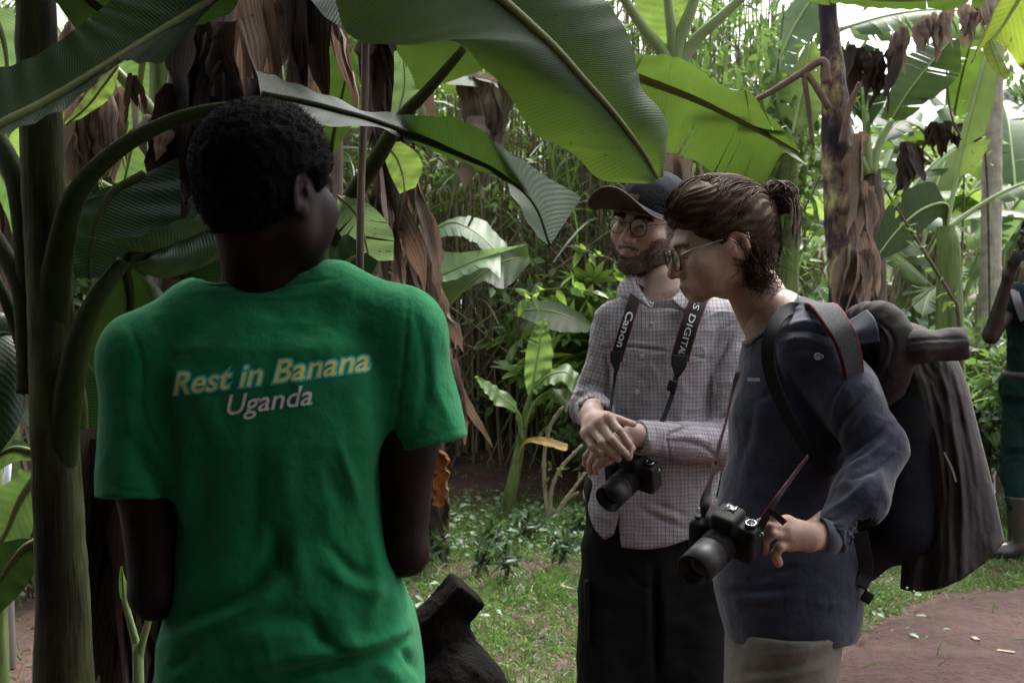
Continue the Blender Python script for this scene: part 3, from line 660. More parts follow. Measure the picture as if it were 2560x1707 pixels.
def slr(root, M, lens_len=.095, lr=.034, label=None, scale=1.0):
    """single lens reflex camera; frame M: y = where the lens points, x = right of the holder, z = top"""
    T = lambda L: tow(M, L, scale)
    s = Sdf().u(rbox((0, -.005, 0), (.062, .026, .038), .012), 0).u(rbox((.052, .008, -.004), (.017, .033, .036), .012), .012).u(rbox((0, .006, .040), (.026, .028, .020), .010), .014).u(rbox((-.045, .0, .030), (.018, .02, .012), .006), .008)
    V, Q = surfnet(s, (-.09, -.06, -.06), (.09, .07, .08), .0022); V = T(V); body = link('camera_body', mesh_np('camera_body', V, Q), MGRIP, root)
    mb = MB()
    prof = [(.018, lr*.86), (.030, lr*.90), (.031, lr*.97), (.060, lr*.98), (.061, lr*.93), (.066, lr*.93), (.067, lr*1.0), (lens_len+.018, lr), (lens_len+.019, lr*.93), (lens_len+.010, lr*.84), (lens_len+.004, lr*.6)]
    n = 40; Vv = []; 
    for y, r in prof: Vv += [(math.cos(a)*r, y, math.sin(a)*r) for a in np.linspace(0, 2*math.pi, n, endpoint=False)]
    mb.add(T(Vv), [[i*n+k, (i+1)*n+k, (i+1)*n+(k+1) % n, i*n+(k+1) % n] for i in range(len(prof)-1) for k in range(n)])
    for yy in np.arange(.036, .058, .0035): mb.tube(T([(math.cos(a)*lr*.985, yy, math.sin(a)*lr*.985) for a in np.linspace(0, 2*math.pi, 41)]), .0011*scale, 4, cap=False)
    ln = mb.build('lens', MBLK, root)
    mb = MB(); Vv = [(0, lens_len+.006, 0)]+[(math.cos(a)*lr*.62, lens_len+.003, math.sin(a)*lr*.62) for a in np.linspace(0, 2*math.pi, 32, endpoint=False)]
    mb.add(T(Vv), [[0, i % 32+1, (i+1) % 32+1] for i in range(32)]); mb.build('front_glass', MGLS, ln)
    R3 = M.to_3x3()
    mb = MB(); mb.tube(T([(-.046, .0, .040), (-.046, .0, .049)]), [.0115*scale, .0110*scale], 24); dial = mb.build('mode_dial', MBLK, body)
    mb = MB(); mb.tube(T([(-.046+math.cos(a)*.0095, .0, .0496)+() if 0 else (-.046+math.cos(a)*.0092, math.sin(a)*.0092, .0496) for a in np.linspace(0, 2*math.pi, 25)]), .0012*scale, 5, cap=False); mb.build('dial_ring', MSIL, dial)
    mb = MB()
    for x in (-.0085, .0085): mb.box(T([(x, -.006, .0625)])[0], .0022*scale, .018*scale, .0026*scale, R3)
    mb.box(T([(0, -.006, .0605)])[0], .019*scale, .018*scale, .001*scale, R3); mb.build('hot_shoe', MSIL, body)
    mb = MB()
    for x in (.067, -.067): mb.tube(T([(x+math.cos(a)*.005, -.002, .030+math.sin(a)*.005) for a in np.linspace(0, 2*math.pi, 13)]), .0012*scale, 5, cap=False)
    mb.build('strap_ring', MSIL, body)
    mb = MB(); mb.box(T([(.055, .022, .036)])[0], .010*scale, .010*scale, .004*scale, R3, bev=.001); mb.build('shutter_button', MBLK, body)
    return body
def ribbon_text(name, txt, size, A, S, W, u0, u1, mat, parent, lift, nrm, height=.5, **kw):
    """lettering laid along a strap: x runs along the strap from u0 to u1, y across it"""
    me = textmesh(txt, 1, **kw); xs = [v.co.x for v in me.vertices]; ys = [v.co.y for v in me.vertices]; w_, h0, h1 = max(xs), min(ys), max(ys)
    n = len(A)-1; nr = np.array(nrm, float)
    for v in me.vertices:
        u = (u0+(u1-u0)*v.co.x/w_)*n; i = min(max(int(u), 0), n-1); t = u-i; c = A[i]*(1-t)+A[i+1]*t; s_ = S[i]*(1-t)+S[i+1]*t; w2 = W[i]
        v.co = Vector(c+s_*((v.co.y-h0)/(h1-h0)-.5)*w2*height+nr*lift)
    return link(name, me, mat, parent)
# ---- visitor in the checked shirt and cap
def build_capman():
    d = 4.2; X = lambda x, y, dd=d: P(x, y, dd)
    c0 = X(1650, 900); foot = Vector((c0.x, c0.y, 0))
    root = thing('person', 'bearded person in a pale checked shirt and dark cap, hands folded', 'person', foot)
    skin = skinmat('light skin', (.52, .37, .30), (.44, .30, .24), (.42, .22, .18), (.035, .022, .015), rough=.5)
    HM = frame(X(1624, 560, 4.22), (-math.sin(R(37)), -math.cos(R(37)), -.04), roll=R(-8)); SCL = 1.05
    def beardfn(L):
        x, y, z = np.abs(L[:, 0]), L[:, 1], L[:, 2]; n = vn(L, 70, 5, 3)*.012
        top = -.066+np.clip((x-.03)/.04, 0, 1)*.045+n                      # cheek line rises to the ear
        b = np.clip((top-z)/.008, 0, 1)*(y > -.03)*np.clip((z+.135)/.012, 0, 1)
        mo = np.clip(1-np.abs(z+.055+x*.10)/.0065, 0, 1)*(x < .030)*(y > .06)*(y < .0965); b = np.maximum(b, np.clip(mo*1.6, 0, 1))
        lip = (np.abs(z+.069) < .0115*np.sqrt(np.clip(1-(x/.023)**2, 0, 1))) & (y > .06); b[lip] = 0
        side = np.clip((x-.066)/.004, 0, 1)*(y > -.01)*(y < .035)*(z > -.03)*(z < .05); b = np.maximum(b, side*.8)
        return np.clip(b*(.8+.4*vn(L, 300, 2, 2)), 0, 1)
    hp, (hl, hq) = head_piece(HM, neck=((0, -.025, -.05), HM.inverted()@X(1668, 765, 4.22), .056, .062), beardfn=beardfn, sc=SCL)
    # joints
    sR, sL = X(1546, 812, 4.18), X(1818, 812, 4.18); eR, eL = X(1478, 1015, 4.20), X(1822, 1112, 4.12); wR, wL = X(1478, 1046, 4.00), X(1600, 1092, 3.95)
    rows = [(y, l, r) for y, l, r in ((748, 1590, 1740), (775, 1545, 1800), (820, 1526, 1828), (880, 1518, 1806), (950, 1514, 1786), (1030, 1512, 1780), (1110, 1500, 1786), (1170, 1482, 1796), (1230, 1464, 1806), (1300, 1466, 1812), (1380, 1478, 1815))]
    bb = [.055, .085, .110, .118, .115, .110, .108, .110, .114, .118, .12]
    def TL(off=0, oy=0):
        out = []
        for (y, l, r), b in zip(rows, bb):
            c = P((l+r)/2, y, d); out.append((c.z, c.x, c.y+oy, (r-l)/2/F*d+off, b+off))
        return loft(out, Matrix.Identity(4), 2.5)
    s = Sdf().u(TL(-.030), 0).inter(plane(X(1650, 1260), (0, 0, -1)), 0); nb = X(1668, 765, 4.22)
    s.u(cap(nb, sR, .045, .045), .05).u(cap(nb, sL, .045, .045), .05).u(cap(X(1655, 700, 4.21), nb+Vector((0, 0, -.04)), .056, .065), .04)
    for a, b, c in ((sR, eR, wR), (sL, eL, wL)): s.u(cap(a, b, .045, .038), .03).u(cap(b, c, .038, .026), .02)
    hz = .93; hL, hR = Vector((foot.x+.09, foot.y, hz)), Vector((foot.x-.09, foot.y, hz)); kL, kR = hL+Vector((.02, -.02, -.46)), hR+Vector((-.02, -.02, -.46)); aL, aR = kL+Vector((0, .02, -.40)), kR+Vector((0, .02, -.40))
    s.u(legs_sdf(hL, kL, aL, hR, kR, aR, (.075, .052, .038)), .03)
    V, Q = surfnet(s, (foot.x-.35, foot.y-.42, .03), (foot.x+.4, foot.y+.25, 1.60), .009)
    # the folded hands, traced joint by joint
    q = lambda x, y, dd: P(1400+x/4, 980+y/4, dd)
    h = Sdf(); dd = 3.90
    W_ = q(310, 240, 3.99); K = [q(485, 262, dd), q(400, 305, dd), q(322, 368, dd+.005), q(262, 415, dd+.02)]
    h.u(cap(q(330, 170, 4.02), W_, .027, .025), 0)
    for k in K: h.u(cap(W_, k, .020, .0135), .016)
    h.u(cap(K[0], K[3], .0115), .012); h.u(cap(q(350, 300, 3.93), q(400, 340, 3.92), .020), .02)
    FG = [([K[0], q(590, 380, 3.875), q(672, 500, 3.885), q(722, 560, 3.91)], .0105), ([K[1], q(520, 470, 3.865), q(620, 575, 3.875), q(680, 635, 3.90)], .0105),
          ([K[2], q(420, 500, 3.87), q(510, 600, 3.88), q(585, 668, 3.90)], .0102), ([K[3], q(318, 545, 3.89), q(370, 610, 3.895), q(430, 662, 3.91)], .0092), ([q(470, 230, 3.93), q(590, 272, 3.90), q(665, 300, 3.90), q(735, 318, 3.91)], .0100)]
    for pts, r in FG: finger(h, pts, r, .008)
    for k in K: h.u(ell(k, (.0105, .010, .010)), .006)
    g = Sdf(); wl = q(740, 430, 3.945); pk = q(560, 520, 3.93)
    g.u(cap(q(800, 430, 3.95), wl, .026, .024), 0).u(cap(wl, pk, .027, .024), .015).u(cap(pk, q(420, 600, 3.93), .024, .018), .015)
    for pts, r in (([q(470, 520, 3.93), q(330, 560, 3.915), q(262, 640, 3.93), q(255, 720, 3.95)], .0105), ([q(460, 580, 3.925), q(350, 620, 3.905), q(300, 700, 3.92), q(300, 800, 3.94)], .0105),
                   ([q(480, 640, 3.92), q(400, 680, 3.90), q(360, 740, 3.91), q(365, 800, 3.93)], .010), ([q(560, 640, 3.92), q(480, 690, 3.90), q(430, 720, 3.905), q(400, 740, 3.92)], .0095), ([q(640, 420, 3.93), q(700, 560, 3.90), q(690, 650, 3.90)], .0105)): finger(g, pts, r, .008)
    lo, hi = bbox([q(180, 130, 3.9), q(860, 850, 3.9), q(180, 130, 4.08), q(300, 300, 3.82)], .02)
    Vh, Qh = surfnet(h, lo, hi, .0019); Vg, Qg = surfnet(g, lo, hi, .0021)
    def knred(V):
        r = np.zeros(len(V))
        for k in K: r = np.maximum(r, np.clip(1-np.linalg.norm(V-np.array(k), axis=1)/.020, 0, 1))
        return r
    link('body', person_mesh([hp, (V, Q, None), (Vh, Qh, dict(red=knred(Vh))), (Vg, Qg, None)]), skin, root)
    rng = np.random.default_rng(5); HR = np.array(HM.to_3x3())
    bm_ = beardfn(hl); pts, nn, _ = sample_surf(hl, hq, 7000, rng, bm_**2*(hl[:, 1] > -.06)); dr = nn+np.array([0, .2, -.9])
    mb = MB(); strands(mb, tow(HM, pts, SCL), dr@HR.T,   .0058, .0008, rng, curl=.8); mb.build('beard', pm('brown beard hair', (.032, .021, .015), (.060, .038, .026), 90, .6, 0), root)
    _, brow, _, _ = face_masks(hl); bh = pm('brown brow hair', (.02, .013, .009), None, 50, .6, 0)
    for sg in (-1, 1):
        pts, nn, _ = sample_surf(hl, hq, 350, rng, brow*(hl[:, 0]*sg > 0)); mb = MB(); strands(mb, tow(HM, pts, SCL), (nn*.5+np.stack([np.sign(pts[:, 0]), 0*pts[:, 0], .3+0*pts[:, 0]], 1))@HR.T, .009, .0009, rng, curl=.3); mb.build('eyebrow', bh, root)
    hs_ = Sdf().u(ell((0, -.022, .034), (.0815, .098, .087)), 0).u(ell((0, -.05, -.01), (.068, .055, .05)), .03); hs_.inter(lambda p: -(p[:, 2]+.05-np.clip(p[:, 1]+.02, 0, .2)*1.3), .01); hs_.sub(ell((.08, -.0, -.006), (.02, .022, .032)), .006).sub(ell((-.08, -.0, -.006), (.02, .022, .032)), .006).sub(ell((0, .12, 0), (.09, .085, .09)), .01)
    Vx, Qx = surfnet(hs_, (-.11, -.15, -.1), (.11, .11, .14), .0035); mb = MB(); mb.add(tow(HM, Vx, SCL), Qx); pts, nn, _ = sample_surf(Vx, Qx, 3500, rng); strands(mb, tow(HM, pts, SCL), (nn*.5+np.array([0, -.4, -.8]))@HR.T, .016, .001, rng, curl=.5); mb.build('hair', pm('brown hair', (.028, .018, .012), (.05, .03, .02), 70, .6, .3, 300), root)
    # cap
    cs = Sdf().u(ell((0, -.020, .042), (.0895, .108, .090)), 0); cs.sub(ell((0, -.020, .040), (.086, .1045, .086)), .001); cs.inter(plane((0, 0, .030), (0, .05, -1)), .002)
    Vc, Qc = surfnet(cs, (-.10, -.14, .0), (.10, .10, .14), .003); nn = vnormals(Vc, Qc); Vc = Vc+nn*(vn(Vc, 28, 3, 2)*.003)[:, None]
    navy = pm('worn navy cotton', (.014, .017, .022), (.026, .029, .036), 35, .85, .5, 500, spec=.15)
    capo = link('cap', mesh_np('cap', tow(HM, Vc, SCL), Qc), navy, root)
    us = np.linspace(-1, 1, 25); vs_ = np.linspace(0, 1, 9); G = np.zeros((25, 9, 3))
    for i, u in enumerate(us):
        a = u*R(62)
        for j, v in enumerate(vs_):
            inner = np.array([math.sin(a)*.0885, -.020+math.cos(a)*.107, .034]); outx = math.sin(a)*(.112); outy = .078+.108*math.sqrt(max(0, 1-abs(u)**2.6*.93))
            o_ = np.array([outx, outy, .034]); p = inner*(1-v)+o_*v; p[2] = .036-.056*abs(p[0]/.09)**2*(.25+.75*v)+.058*v; G[i, j] = p
    mb = MB(); mb.grid(tow(HM, G.reshape(-1, 3), SCL).reshape(25, 9, 3)); mb.grid(tow(HM, (G-np.array([0, 0, .0032])).reshape(-1, 3), SCL).reshape(25, 9, 3)[::-1], mi=1)
    rim = [tow(HM, [G[i, 8]-np.array([0, 0, .0016])], SCL)[0] for i in range(25)]; mb.tube(rim, .0022, 6, mi=2)
    mb.build('brim', [navy, pm('brown brim underside', (.050, .030, .022), (.038, .022, .017), 30, .8, .3, 400), pm('tan brim edge', (.16, .11, .075), None, 40, .8)], capo)
    mb = MB(); mb.box(tow(HM, [(0, .0835, .066)], SCL)[0], .03, .003, .016, HM.to_3x3()@Matrix.Rotation(R(22), 3, 'X'), bev=.001); mb.build('cap_patch', pm('brown leather patch', (.10, .045, .02), None, 30, .6), capo)
    glasses(HM, root, .0235, .099, -.003, pm('dark frame', (.012, .011, .010), None, 50, .3), pm('dark frame rim', (.014, .012, .010), None, 50, .3), SCL)
    # shirt
    pl = plaidmat(); t = Sdf().u(TL(.004), 0)
    t.u(cap(nb, sR, .058, .058), .045).u(cap(nb, sL, .058, .058), .045)
    cuR, cuL = X(1492, 1040, 4.03), X(1592, 1092, 3.955)
    aR_ = Sdf().u(cap(sR, eR, .058, .054), 0).u(cap(eR, cuR, .052, .042), .02)
    dv = (cuR-eR).normalized(); dv = (dv+Vector((.5, -.2, -.5))).normalized(); aR_.sub(cap(cuR-dv*.03, cuR+dv*.05, .032, .034), .003); aR_.inter(plane(cuR+dv*.012, dv), .003)
    aL_ = Sdf().u(cap(sL, eL, .058, .056), 0).u(cap(eL, cuL, .054, .041), .03); dv = (cuL-eL).normalized(); aL_.sub(cap(cuL-dv*.05, cuL+dv*.05, .032, .032), .003); aL_.inter(plane(cuL, dv), .003)
    t.u(aR_, .022).u(aL_, .022); t.sub(ell(X(1655, 722, 4.19), (.066, .075, .065)), .006)
    hx = np.array([1380, 1450, 1470, 1492, 1512, 1532, 1543, 1549, 1553, 1600, 1660, 1720, 1820, 1900.]); hy = np.array([1190, 1215, 1275, 1328, 1348, 1334, 1296, 1280, 1366, 1369, 1360, 1346, 1330, 1325.]); t.inter(lambda p: (1.56+(655-np.interp(1280+p[:, 0]/4.1*F, hx, hy))/F*4.1-p[:, 2])*np.where(p[:, 1] > foot.y+.02, .3, .35).astype(np.float32), .003)
    Sx = lambda pts: [(1400+x/4, 700+y/4) for x, y in pts]; Sy = lambda pts: [(1400+x/4, 980+y/4) for x, y in pts]
    FL = [(Sx([(400, 680), (560, 690), (700, 660), (860, 680), (1000, 700), (1130, 735)]), 3.5, -.007), (Sx([(420, 640), (600, 640), (800, 645), (1000, 665)]), 5, .004), (Sx([(1310, 760), (1400, 770), (1490, 800)]), 3, -.006), (Sx([(1320, 690), (1380, 665), (1440, 700), (1450, 800)]), 3, .003),
          (Sx([(1600, 510), (1480, 800), (1440, 900)]), 7, -.006), (Sx([(1720, 560), (1600, 800), (1500, 980)]), 6, -.010), (Sx([(1820, 640), (1700, 760), (1560, 980)]), 9, .005), (Sx([(1400, 440), (1560, 330), (1700, 320)]), 4, .004), (Sx([(1560, 520), (1700, 450), (1790, 400)]), 3, -.004),
          (Sx([(440, 700), (470, 900), (470, 1100), (500, 1280)]), 6, -.012), (Sx([(520, 760), (560, 900), (555, 1100)]), 9, .005), (Sx([(690, 1150), (660, 1300), (720, 1230)]), 6, .004), (Sx([(740, 880), (900, 860), (970, 1000)]), 10, .004), (Sx([(760, 960), (860, 1000)]), 6, -.004),
          (Sx([(120, 1150), (260, 1160), (400, 1250)]), 4, -.008), (Sx([(150, 1120), (300, 1110), (430, 1180)]), 5, .006), (Sx([(110, 1260), (230, 1230), (340, 1240)]), 4, .006), (Sx([(140, 1300), (160, 1400), (190, 1450)]), 4, -.005), (Sx([(200, 1050), (330, 1030), (450, 1080)]), 7, -.005),
          (Sx([(1500, 980), (1480, 1200), (1460, 1400)]), 7, -.008), (Sx([(1540, 900), (1530, 1200)]), 6, .004), (Sx([(1560, 1400), (1620, 1360), (1700, 1340)]), 4, -.008),
          (Sy([(1080, 430), (1160, 390), (1290, 350)]), 3, -.007), (Sy([(1080, 400), (1200, 350), (1330, 330)]), 4, .004), (Sy([(1070, 495), (1250, 500), (1450, 560), (1560, 660)]), 5, -.007), (Sy([(1100, 460), (1300, 450), (1500, 500)]), 7, .006), (Sy([(1070, 350), (1080, 520), (1100, 700)]), 3, -.0035),
          (Sy([(900, 1100), (1080, 1160), (1270, 1230)]), 7, -.005), (Sy([(780, 1150), (1000, 1270), (1290, 1380)]), 7, -.005), (Sy([(900, 1160), (1080, 1230), (1250, 1290)]), 8, .004), (Sy([(600, 1180), (600, 1380), (620, 1530)]), 6, -.007), (Sy([(280, 1100), (420, 1240), (560, 1300)]), 9, .006),
          (Sx([(330, 400), (480, 600), (450, 760)]), 7, -.004), (Sx([(470, 560), (560, 580), (420, 640)]), 6, .004), (Sx([(900, 420), (890, 700), (800, 1100), (750, 1400)]), 2.5, -.0015), (Sx([(300, 560), (340, 760), (300, 950)]), 12, .004)]
    Vt, Qt = cloth(t, (foot.x-.42, foot.y-.50, .78), (foot.x+.42, foot.y+.25, 1.55), .0042, .003, 12, 7, FL, 1, fine=.0009, ridge=.0030, rsc=12)
    B = bvh_of(Vt, Qt)
    uvs = arm_uv(Vt, Qt, [(c0+Vector((0, 0, .3)), c0+Vector((0, 0, -.4)), .155, None), (sR, eR, .05, (0, 1, 0)), (eR, cuR, .045, (0, 1, .3)), (sL, eL, .05, (0, 1, 0)), (eL, cuL, .045, (0, 1, 0))])
    sh = link('shirt', mesh_np('shirt', Vt, [Qt], uvs), pl, root)
    dd = 4.085
    cb = lambda x, y, d_: P(1440+x/4, 400+y/4, d_)
    patch('collar', [cb(600, 1150, 4.17), cb(600, 1215, 4.13), cb(640, 1300, 4.10), cb(690, 1380, 4.085), cb(745, 1470, 4.075)], [cb(450, 1210, 4.20), cb(415, 1290, 4.17), cb(430, 1370, 4.13), cb(580, 1395, 4.095), cb(735, 1478, 4.073)], pl, sh, bulge=.006)
    patch('collar', [cb(1150, 1215, 4.17), cb(1075, 1265, 4.13), cb(1010, 1340, 4.095), cb(950, 1388, 4.078)], [cb(1300, 1260, 4.20), cb(1290, 1400, 4.13), cb(1200, 1490, 4.09), cb(1092, 1522, 4.068)], pl, sh, bulge=.006)
    patch('collar', [cb(950, 1388, 4.079), cb(880, 1400, 4.079), cb(790, 1412, 4.082)], [cb(1092, 1520, 4.070), cb(940, 1480, 4.080), cb(760, 1480, 4.085)], pl, sh)
    patch('collar_stand', [cb(600, 1150, 4.175), cb(640, 1290, 4.125), cb(745, 1440, 4.09)], [cb(585, 1260, 4.18), cb(640, 1380, 4.13), cb(750, 1490, 4.095)], pl, sh)
    for bx, by in ((912, 446), (818, 767), (770, 1118)):
        p = P(1400+bx/4, 700+by/4, 3.9); hit = B.ray_cast(p, Vector((p-cam_o.location)).normalized(), 1)
        if hit[0]:
            mb = MB(); c = hit[0]; nrm = Vector((-.1, -1, 0)).normalized(); mb.tube([c-nrm*.001, c+nrm*.0022, c+nrm*.0028], [.0062, .0062, .005], 16)
            mb.tube([c+nrm*.003+Vector((math.cos(a)*.0045, 0, math.sin(a)*.0045)) for a in np.linspace(0, 2*math.pi, 13)], .0009, 4, cap=False); mb.build('button', pm('pearl button', (.5, .5, .53), None, 30, .35, 0) if 'pearl button' not in bpy.data.materials else bpy.data.materials['pearl button'], sh)
    # trousers
    tr = legs_sdf(hL, kL, aL+Vector((0, 0, .03)), hR, kR, aR+Vector((0, 0, .03)), (.100, .078, .065), .02); tr.u(cap(hL+Vector((-.02, 0, .03)), hR+Vector((.02, 0, .03)), .115), .05)
    tr.u(cap(X(1508, 1380), X(1502, 1700), .056, .055), .05).u(cap(X(1745, 1390), X(1745, 1700), .07, .06), .05).u(cap(X(1640, 1380), X(1640, 1660), .09, .07), .06)
    Vp, Qp = cloth(tr, (foot.x-.35, foot.y-.25, .04), (foot.x+.35, foot.y+.25, 1.1), .008, .008, 9, 4, [([(1636, 1420), (1640, 1560), (1645, 1720)], 9, -.035), ([(1560, 1400), (1590, 1450), (1636, 1470)], 8, -.008), ([(1720, 1400), (1690, 1450), (1640, 1470)], 8, -.008)], 1, stretch=(1, 1, .6), ridge=.006, rsc=7)
    Tr = link('trousers', mesh_np('trousers', Vp, Qp), pm('black trousers', (.006, .006, .0065), (.010, .010, .0105), 30, .85, .3, 300, spec=.15), root)
    mb = MB(); mb.box(X(1466, 1520, 4.18), .012, .10, .16, bev=.004); mb.build('pocket', Tr.data.materials[0], Tr)
    for a in (aL, aR): Vs, Qs = shoe(a, (-.4, -1, 0)); link('shoe', mesh_np('shoe', Vs, Qs), MGRIP, root)
    # his camera hangs from a lettered neck strap and is a thing of its own
    cam = thing('camera', 'black camera held under folded hands, hanging by a black lettered neck strap', 'camera', X(1600, 1172, 4.0))
    yv = (P(1492, 1274, 3.89)-P(1588, 1182, 4.0)).normalized(); CM = frame(P(1588, 1182, 4.0), yv, roll=R(-14))
    slr(cam, CM, .105, .0345)
    st = [X(1600, 700, 4.26), X(1590, 738, 4.10), P(1570, 800, 4.045), P(1549, 870, 4.04), P(1541, 900, 4.04)]
    _, A, S, W = ribbon('strap', st, .030, (-.1, -1, .1), MWEB, cam, edge=MRED)
    ribbon_text('strap_lettering', 'Canon', 1, A[::1], -S, W, .42, .74, MWHT, cam, .0022, (-.1, -1, .1), .62, offset=.02)
    ribbon('strap_pad', [P(1541, 878, 4.036), P(1540, 900, 4.034), P(1541, 930, 4.032)], .03, (0, -1, 0), MBLK, cam, thick=.004, ws=[.031, .028, .008])
    ribbon('strap', [P(1541, 918, 4.034), P(1535, 960, 4.03), P(1528, 1010, 4.0), P(1526, 1050, 3.96)], .008, (0, -1, 0), MWEB, cam)
    st = [X(1762, 700, 4.24), P(1754, 730, 4.10), P(1728, 800, 4.04), P(1707, 870, 4.03), P(1700, 900, 4.03)]
    _, A, S, W = ribbon('strap', st, .045, (.1, -1, .1), MWEB, cam, edge=MRED)
    ribbon_text('strap_lettering', 'EOS DIGITAL', 1, A, -S, W, .22, .86, MWHT, cam, .0022, (.1, -1, .1), .36, offset=.006)
    ribbon('strap_pad', [P(1699, 888, 4.026), P(1697, 915, 4.022), P(1693, 940, 4.02)], .03, (0, -1, 0), MBLK, cam, thick=.005, ws=[.041, .038, .012])
    ribbon('strap', [P(1692, 934, 4.022), P(1684, 975, 4.01), P(1665, 1030, 3.99), P(1648, 1066, 3.97)], .012, (0, -1, 0), MWEB, cam)
    mb = MB(); mb.box(P(1680, 965, 4.005), .022, .008, .028, Matrix.Rotation(R(15), 3, 'Y'), bev=.002); mb.build('strap_buckle', MBLK, cam)
    return root
capman = build_capman()
# ---- visitor with the backpack, bending forward, hand on her hip
def build_woman():
    d = 3.38; X = lambda x, y, dd=d: P(x, y, dd)
    c0 = X(1965, 1500); foot = Vector((c0.x, c0.y, 0))
    root = thing('person', 'person in glasses and navy top, hair tied up, leaning forward, hand on hip', 'person', foot)
    skin = skinmat('fair skin', (.47, .305, .24), (.40, .25, .19), (.34, .15, .13), rough=.48)
    yaw, pit = R(10), R(15); fw = Vector((-math.cos(yaw)*math.cos(pit), -math.sin(yaw)*math.cos(pit), -math.sin(pit)))
    SCL = 1.04; HM = frame((0, 0, 0), fw); ear = Vector((-.079, -.018, -.006))*SCL
    HM = Matrix.Translation(P(1850, 612, 3.26)-HM.to_3x3()@ear)@HM
    nb = X(1952, 822, 3.36)
    hp, (hl, hq) = head_piece(HM, neck=((0, -.035, -.055), HM.inverted()@X(1925, 800, 3.37), .050, .060), sc=SCL, jaw=.86, nose=.985, chin=.026, cheek=.015, shut=True)
    # torso, seen from her left side
    rows = [(y, l, r) for y, l, r in ((775, 1945, 2060), (810, 1900, 2095), (850, 1868, 2120), (900, 1854, 2135), (960, 1842, 2140), (1030, 1828, 2138), (1100, 1832, 2130), (1170, 1822, 2122), (1230, 1806, 2118), (1290, 1790, 2124), (1370, 1786, 2140), (1450, 1788, 2146), (1540, 1806, 2142), (1620, 1830, 2130))]
    bb = [.06, .11, .145, .155, .155, .150, .140, .130, .130, .140, .155, .165, .165, .15]
    def TL(off=0):
        out = []
        for (y, l, r), b in zip(rows, bb):
            c = P((l+r)/2, y, d); out.append((c.z, c.x, c.y, (r-l)/2/F*d+off, b+off))
        return loft(out, Matrix.Identity(4), 2.3)
    sN, eN, wN = X(2035, 866, 3.25), X(2195, 1115, 3.20), X(2058, 1338, 3.10)     # near arm
    sF, eF, wF = X(2000, 860, 3.52), X(1960, 1120, 3.60), X(1850, 1330, 3.42)
    s = Sdf().u(TL(-.03), 0).inter(plane(X(1965, 1520), (0, 0, -1)), 0).u(cap(X(1925, 790, 3.36), nb+Vector((.01, 0, -.05)), .056, .07), .05).u(cap(X(1955, 800, 3.34), sN+Vector((0, .02, .005)), .045, .042), .05).u(cap(nb, sF, .045, .045), .05)
    for a, b, c in ((sN, eN, wN), (sF, eF, wF)): s.u(cap(a, b, .040, .034), .03).u(cap(b, c, .034, .025), .02)
    s.u(cap(wF, X(1860, 1370, 3.38), .026, .03), .02)
    hz = .88; hL, hR = Vector((c0.x, c0.y-.085, hz)), Vector((c0.x, c0.y+.085, hz)); kL, kR = hL+Vector((-.02, 0, -.43)), hR+Vector((-.05, .01, -.43)); aL, aR = kL+Vector((.05, 0, -.39)), kR+Vector((.04, 0, -.39))
    s.u(legs_sdf(hL, kL, aL, hR, kR, aR, (.08, .052, .036)), .03)
    V, Q = surfnet(s, (foot.x-.45, foot.y-.36, .03), (foot.x+.35, foot.y+.42, 1.60), .009)
    q = lambda x, y, dd: P(1600+x/4, 1180+y/4, dd)
    h = Sdf(); dd = 3.03
    h.u(cap(q(1800, 640, 3.09), q(1700, 640, 3.07), .0265, .025), 0)
    K = [q(1465, 500, dd+.01), q(1470, 570, dd), q(1480, 640, dd), q(1500, 715, dd+.01)]
    for k, w_ in zip(K, (-60, -20, 30, 70)): h.u(cap(q(1690, 640+w_*.7, 3.06), k, .017, .0120), .016)
    h.u(cap(K[0], K[3], .0115), .012)
    FG = [([K[0], q(1340, 455, dd-.01), q(1250, 480, dd), q(1190, 500, dd+.02)], .0088), ([K[1], q(1310, 540, dd-.015), q(1220, 590, dd-.005), q(1185, 660, dd+.015)], .0095),
          ([K[2], q(1330, 615, dd-.018), q(1250, 690, dd-.01), q(1250, 790, dd+.01)], .0095), ([K[3], q(1400, 745, dd-.01), q(1352, 820, dd-.005), q(1385, 905, dd+.01)], .0105), ([q(1650, 560, 3.07), q(1760, 480, 3.10), q(1815, 425, 3.12)], .010)]
    for pts, r in FG: finger(h, pts, r, .006)
    lo, hi = bbox([q(1120, 380, 3.0), q(1880, 980, 3.0), q(1120, 380, 3.16)], .02)
    Vh, Qh = surfnet(h, lo, hi, .0019); rd = np.zeros(len(Vh))
    for k in K: rd = np.maximum(rd, np.clip(1-np.linalg.norm(Vh-np.array(k), axis=1)/.018, 0, 1)*.7)
    link('body', person_mesh([hp, (V, Q, None), (Vh, Qh, dict(red=rd))]), skin, root)
    glasses(HM, root, .0225, .100, -.004, MSIL, pm('dark tortoise rim', (.02, .012, .008), (.035, .02, .01), 60, .3, 0), SCL, tz=.014)
    mb = MB()
    for k in (0, 1): c = tow(HM, [(-.089, -.034, .004+.007*k)], SCL)[0]; mb.tube([c+np.array([math.cos(a)*.003, -.001, math.sin(a)*.003]) for a in np.linspace(0, 2*math.pi, 11)], .0009, 4, cap=False)
    mb.build('earring', MSIL, root)
    # hair: gathered up into a loose bun
    rng = np.random.default_rng(11); HR = np.array(HM.to_3x3())
    hs_ = Sdf().u(ell((0, -.020, .040), (.0865, .105, .090)), 0).u(ell((0, -.075, -.020), (.062, .045, .060)), .03)
    hs_.inter(lambda p: -(p[:, 2]+.075-np.clip(p[:, 1]+.06, 0, .2)*.95), .012)
    for x in (-1, 1): hs_.sub(ell((x*.086, -.014, -.010), (.03, .022, .034)), .006)
    hs_.u(ell((0, .022, .088), (.070, .060, .042)), .03); hs_.sub(ell((0, .118, -.022), (.10, .066, .080)), .012)
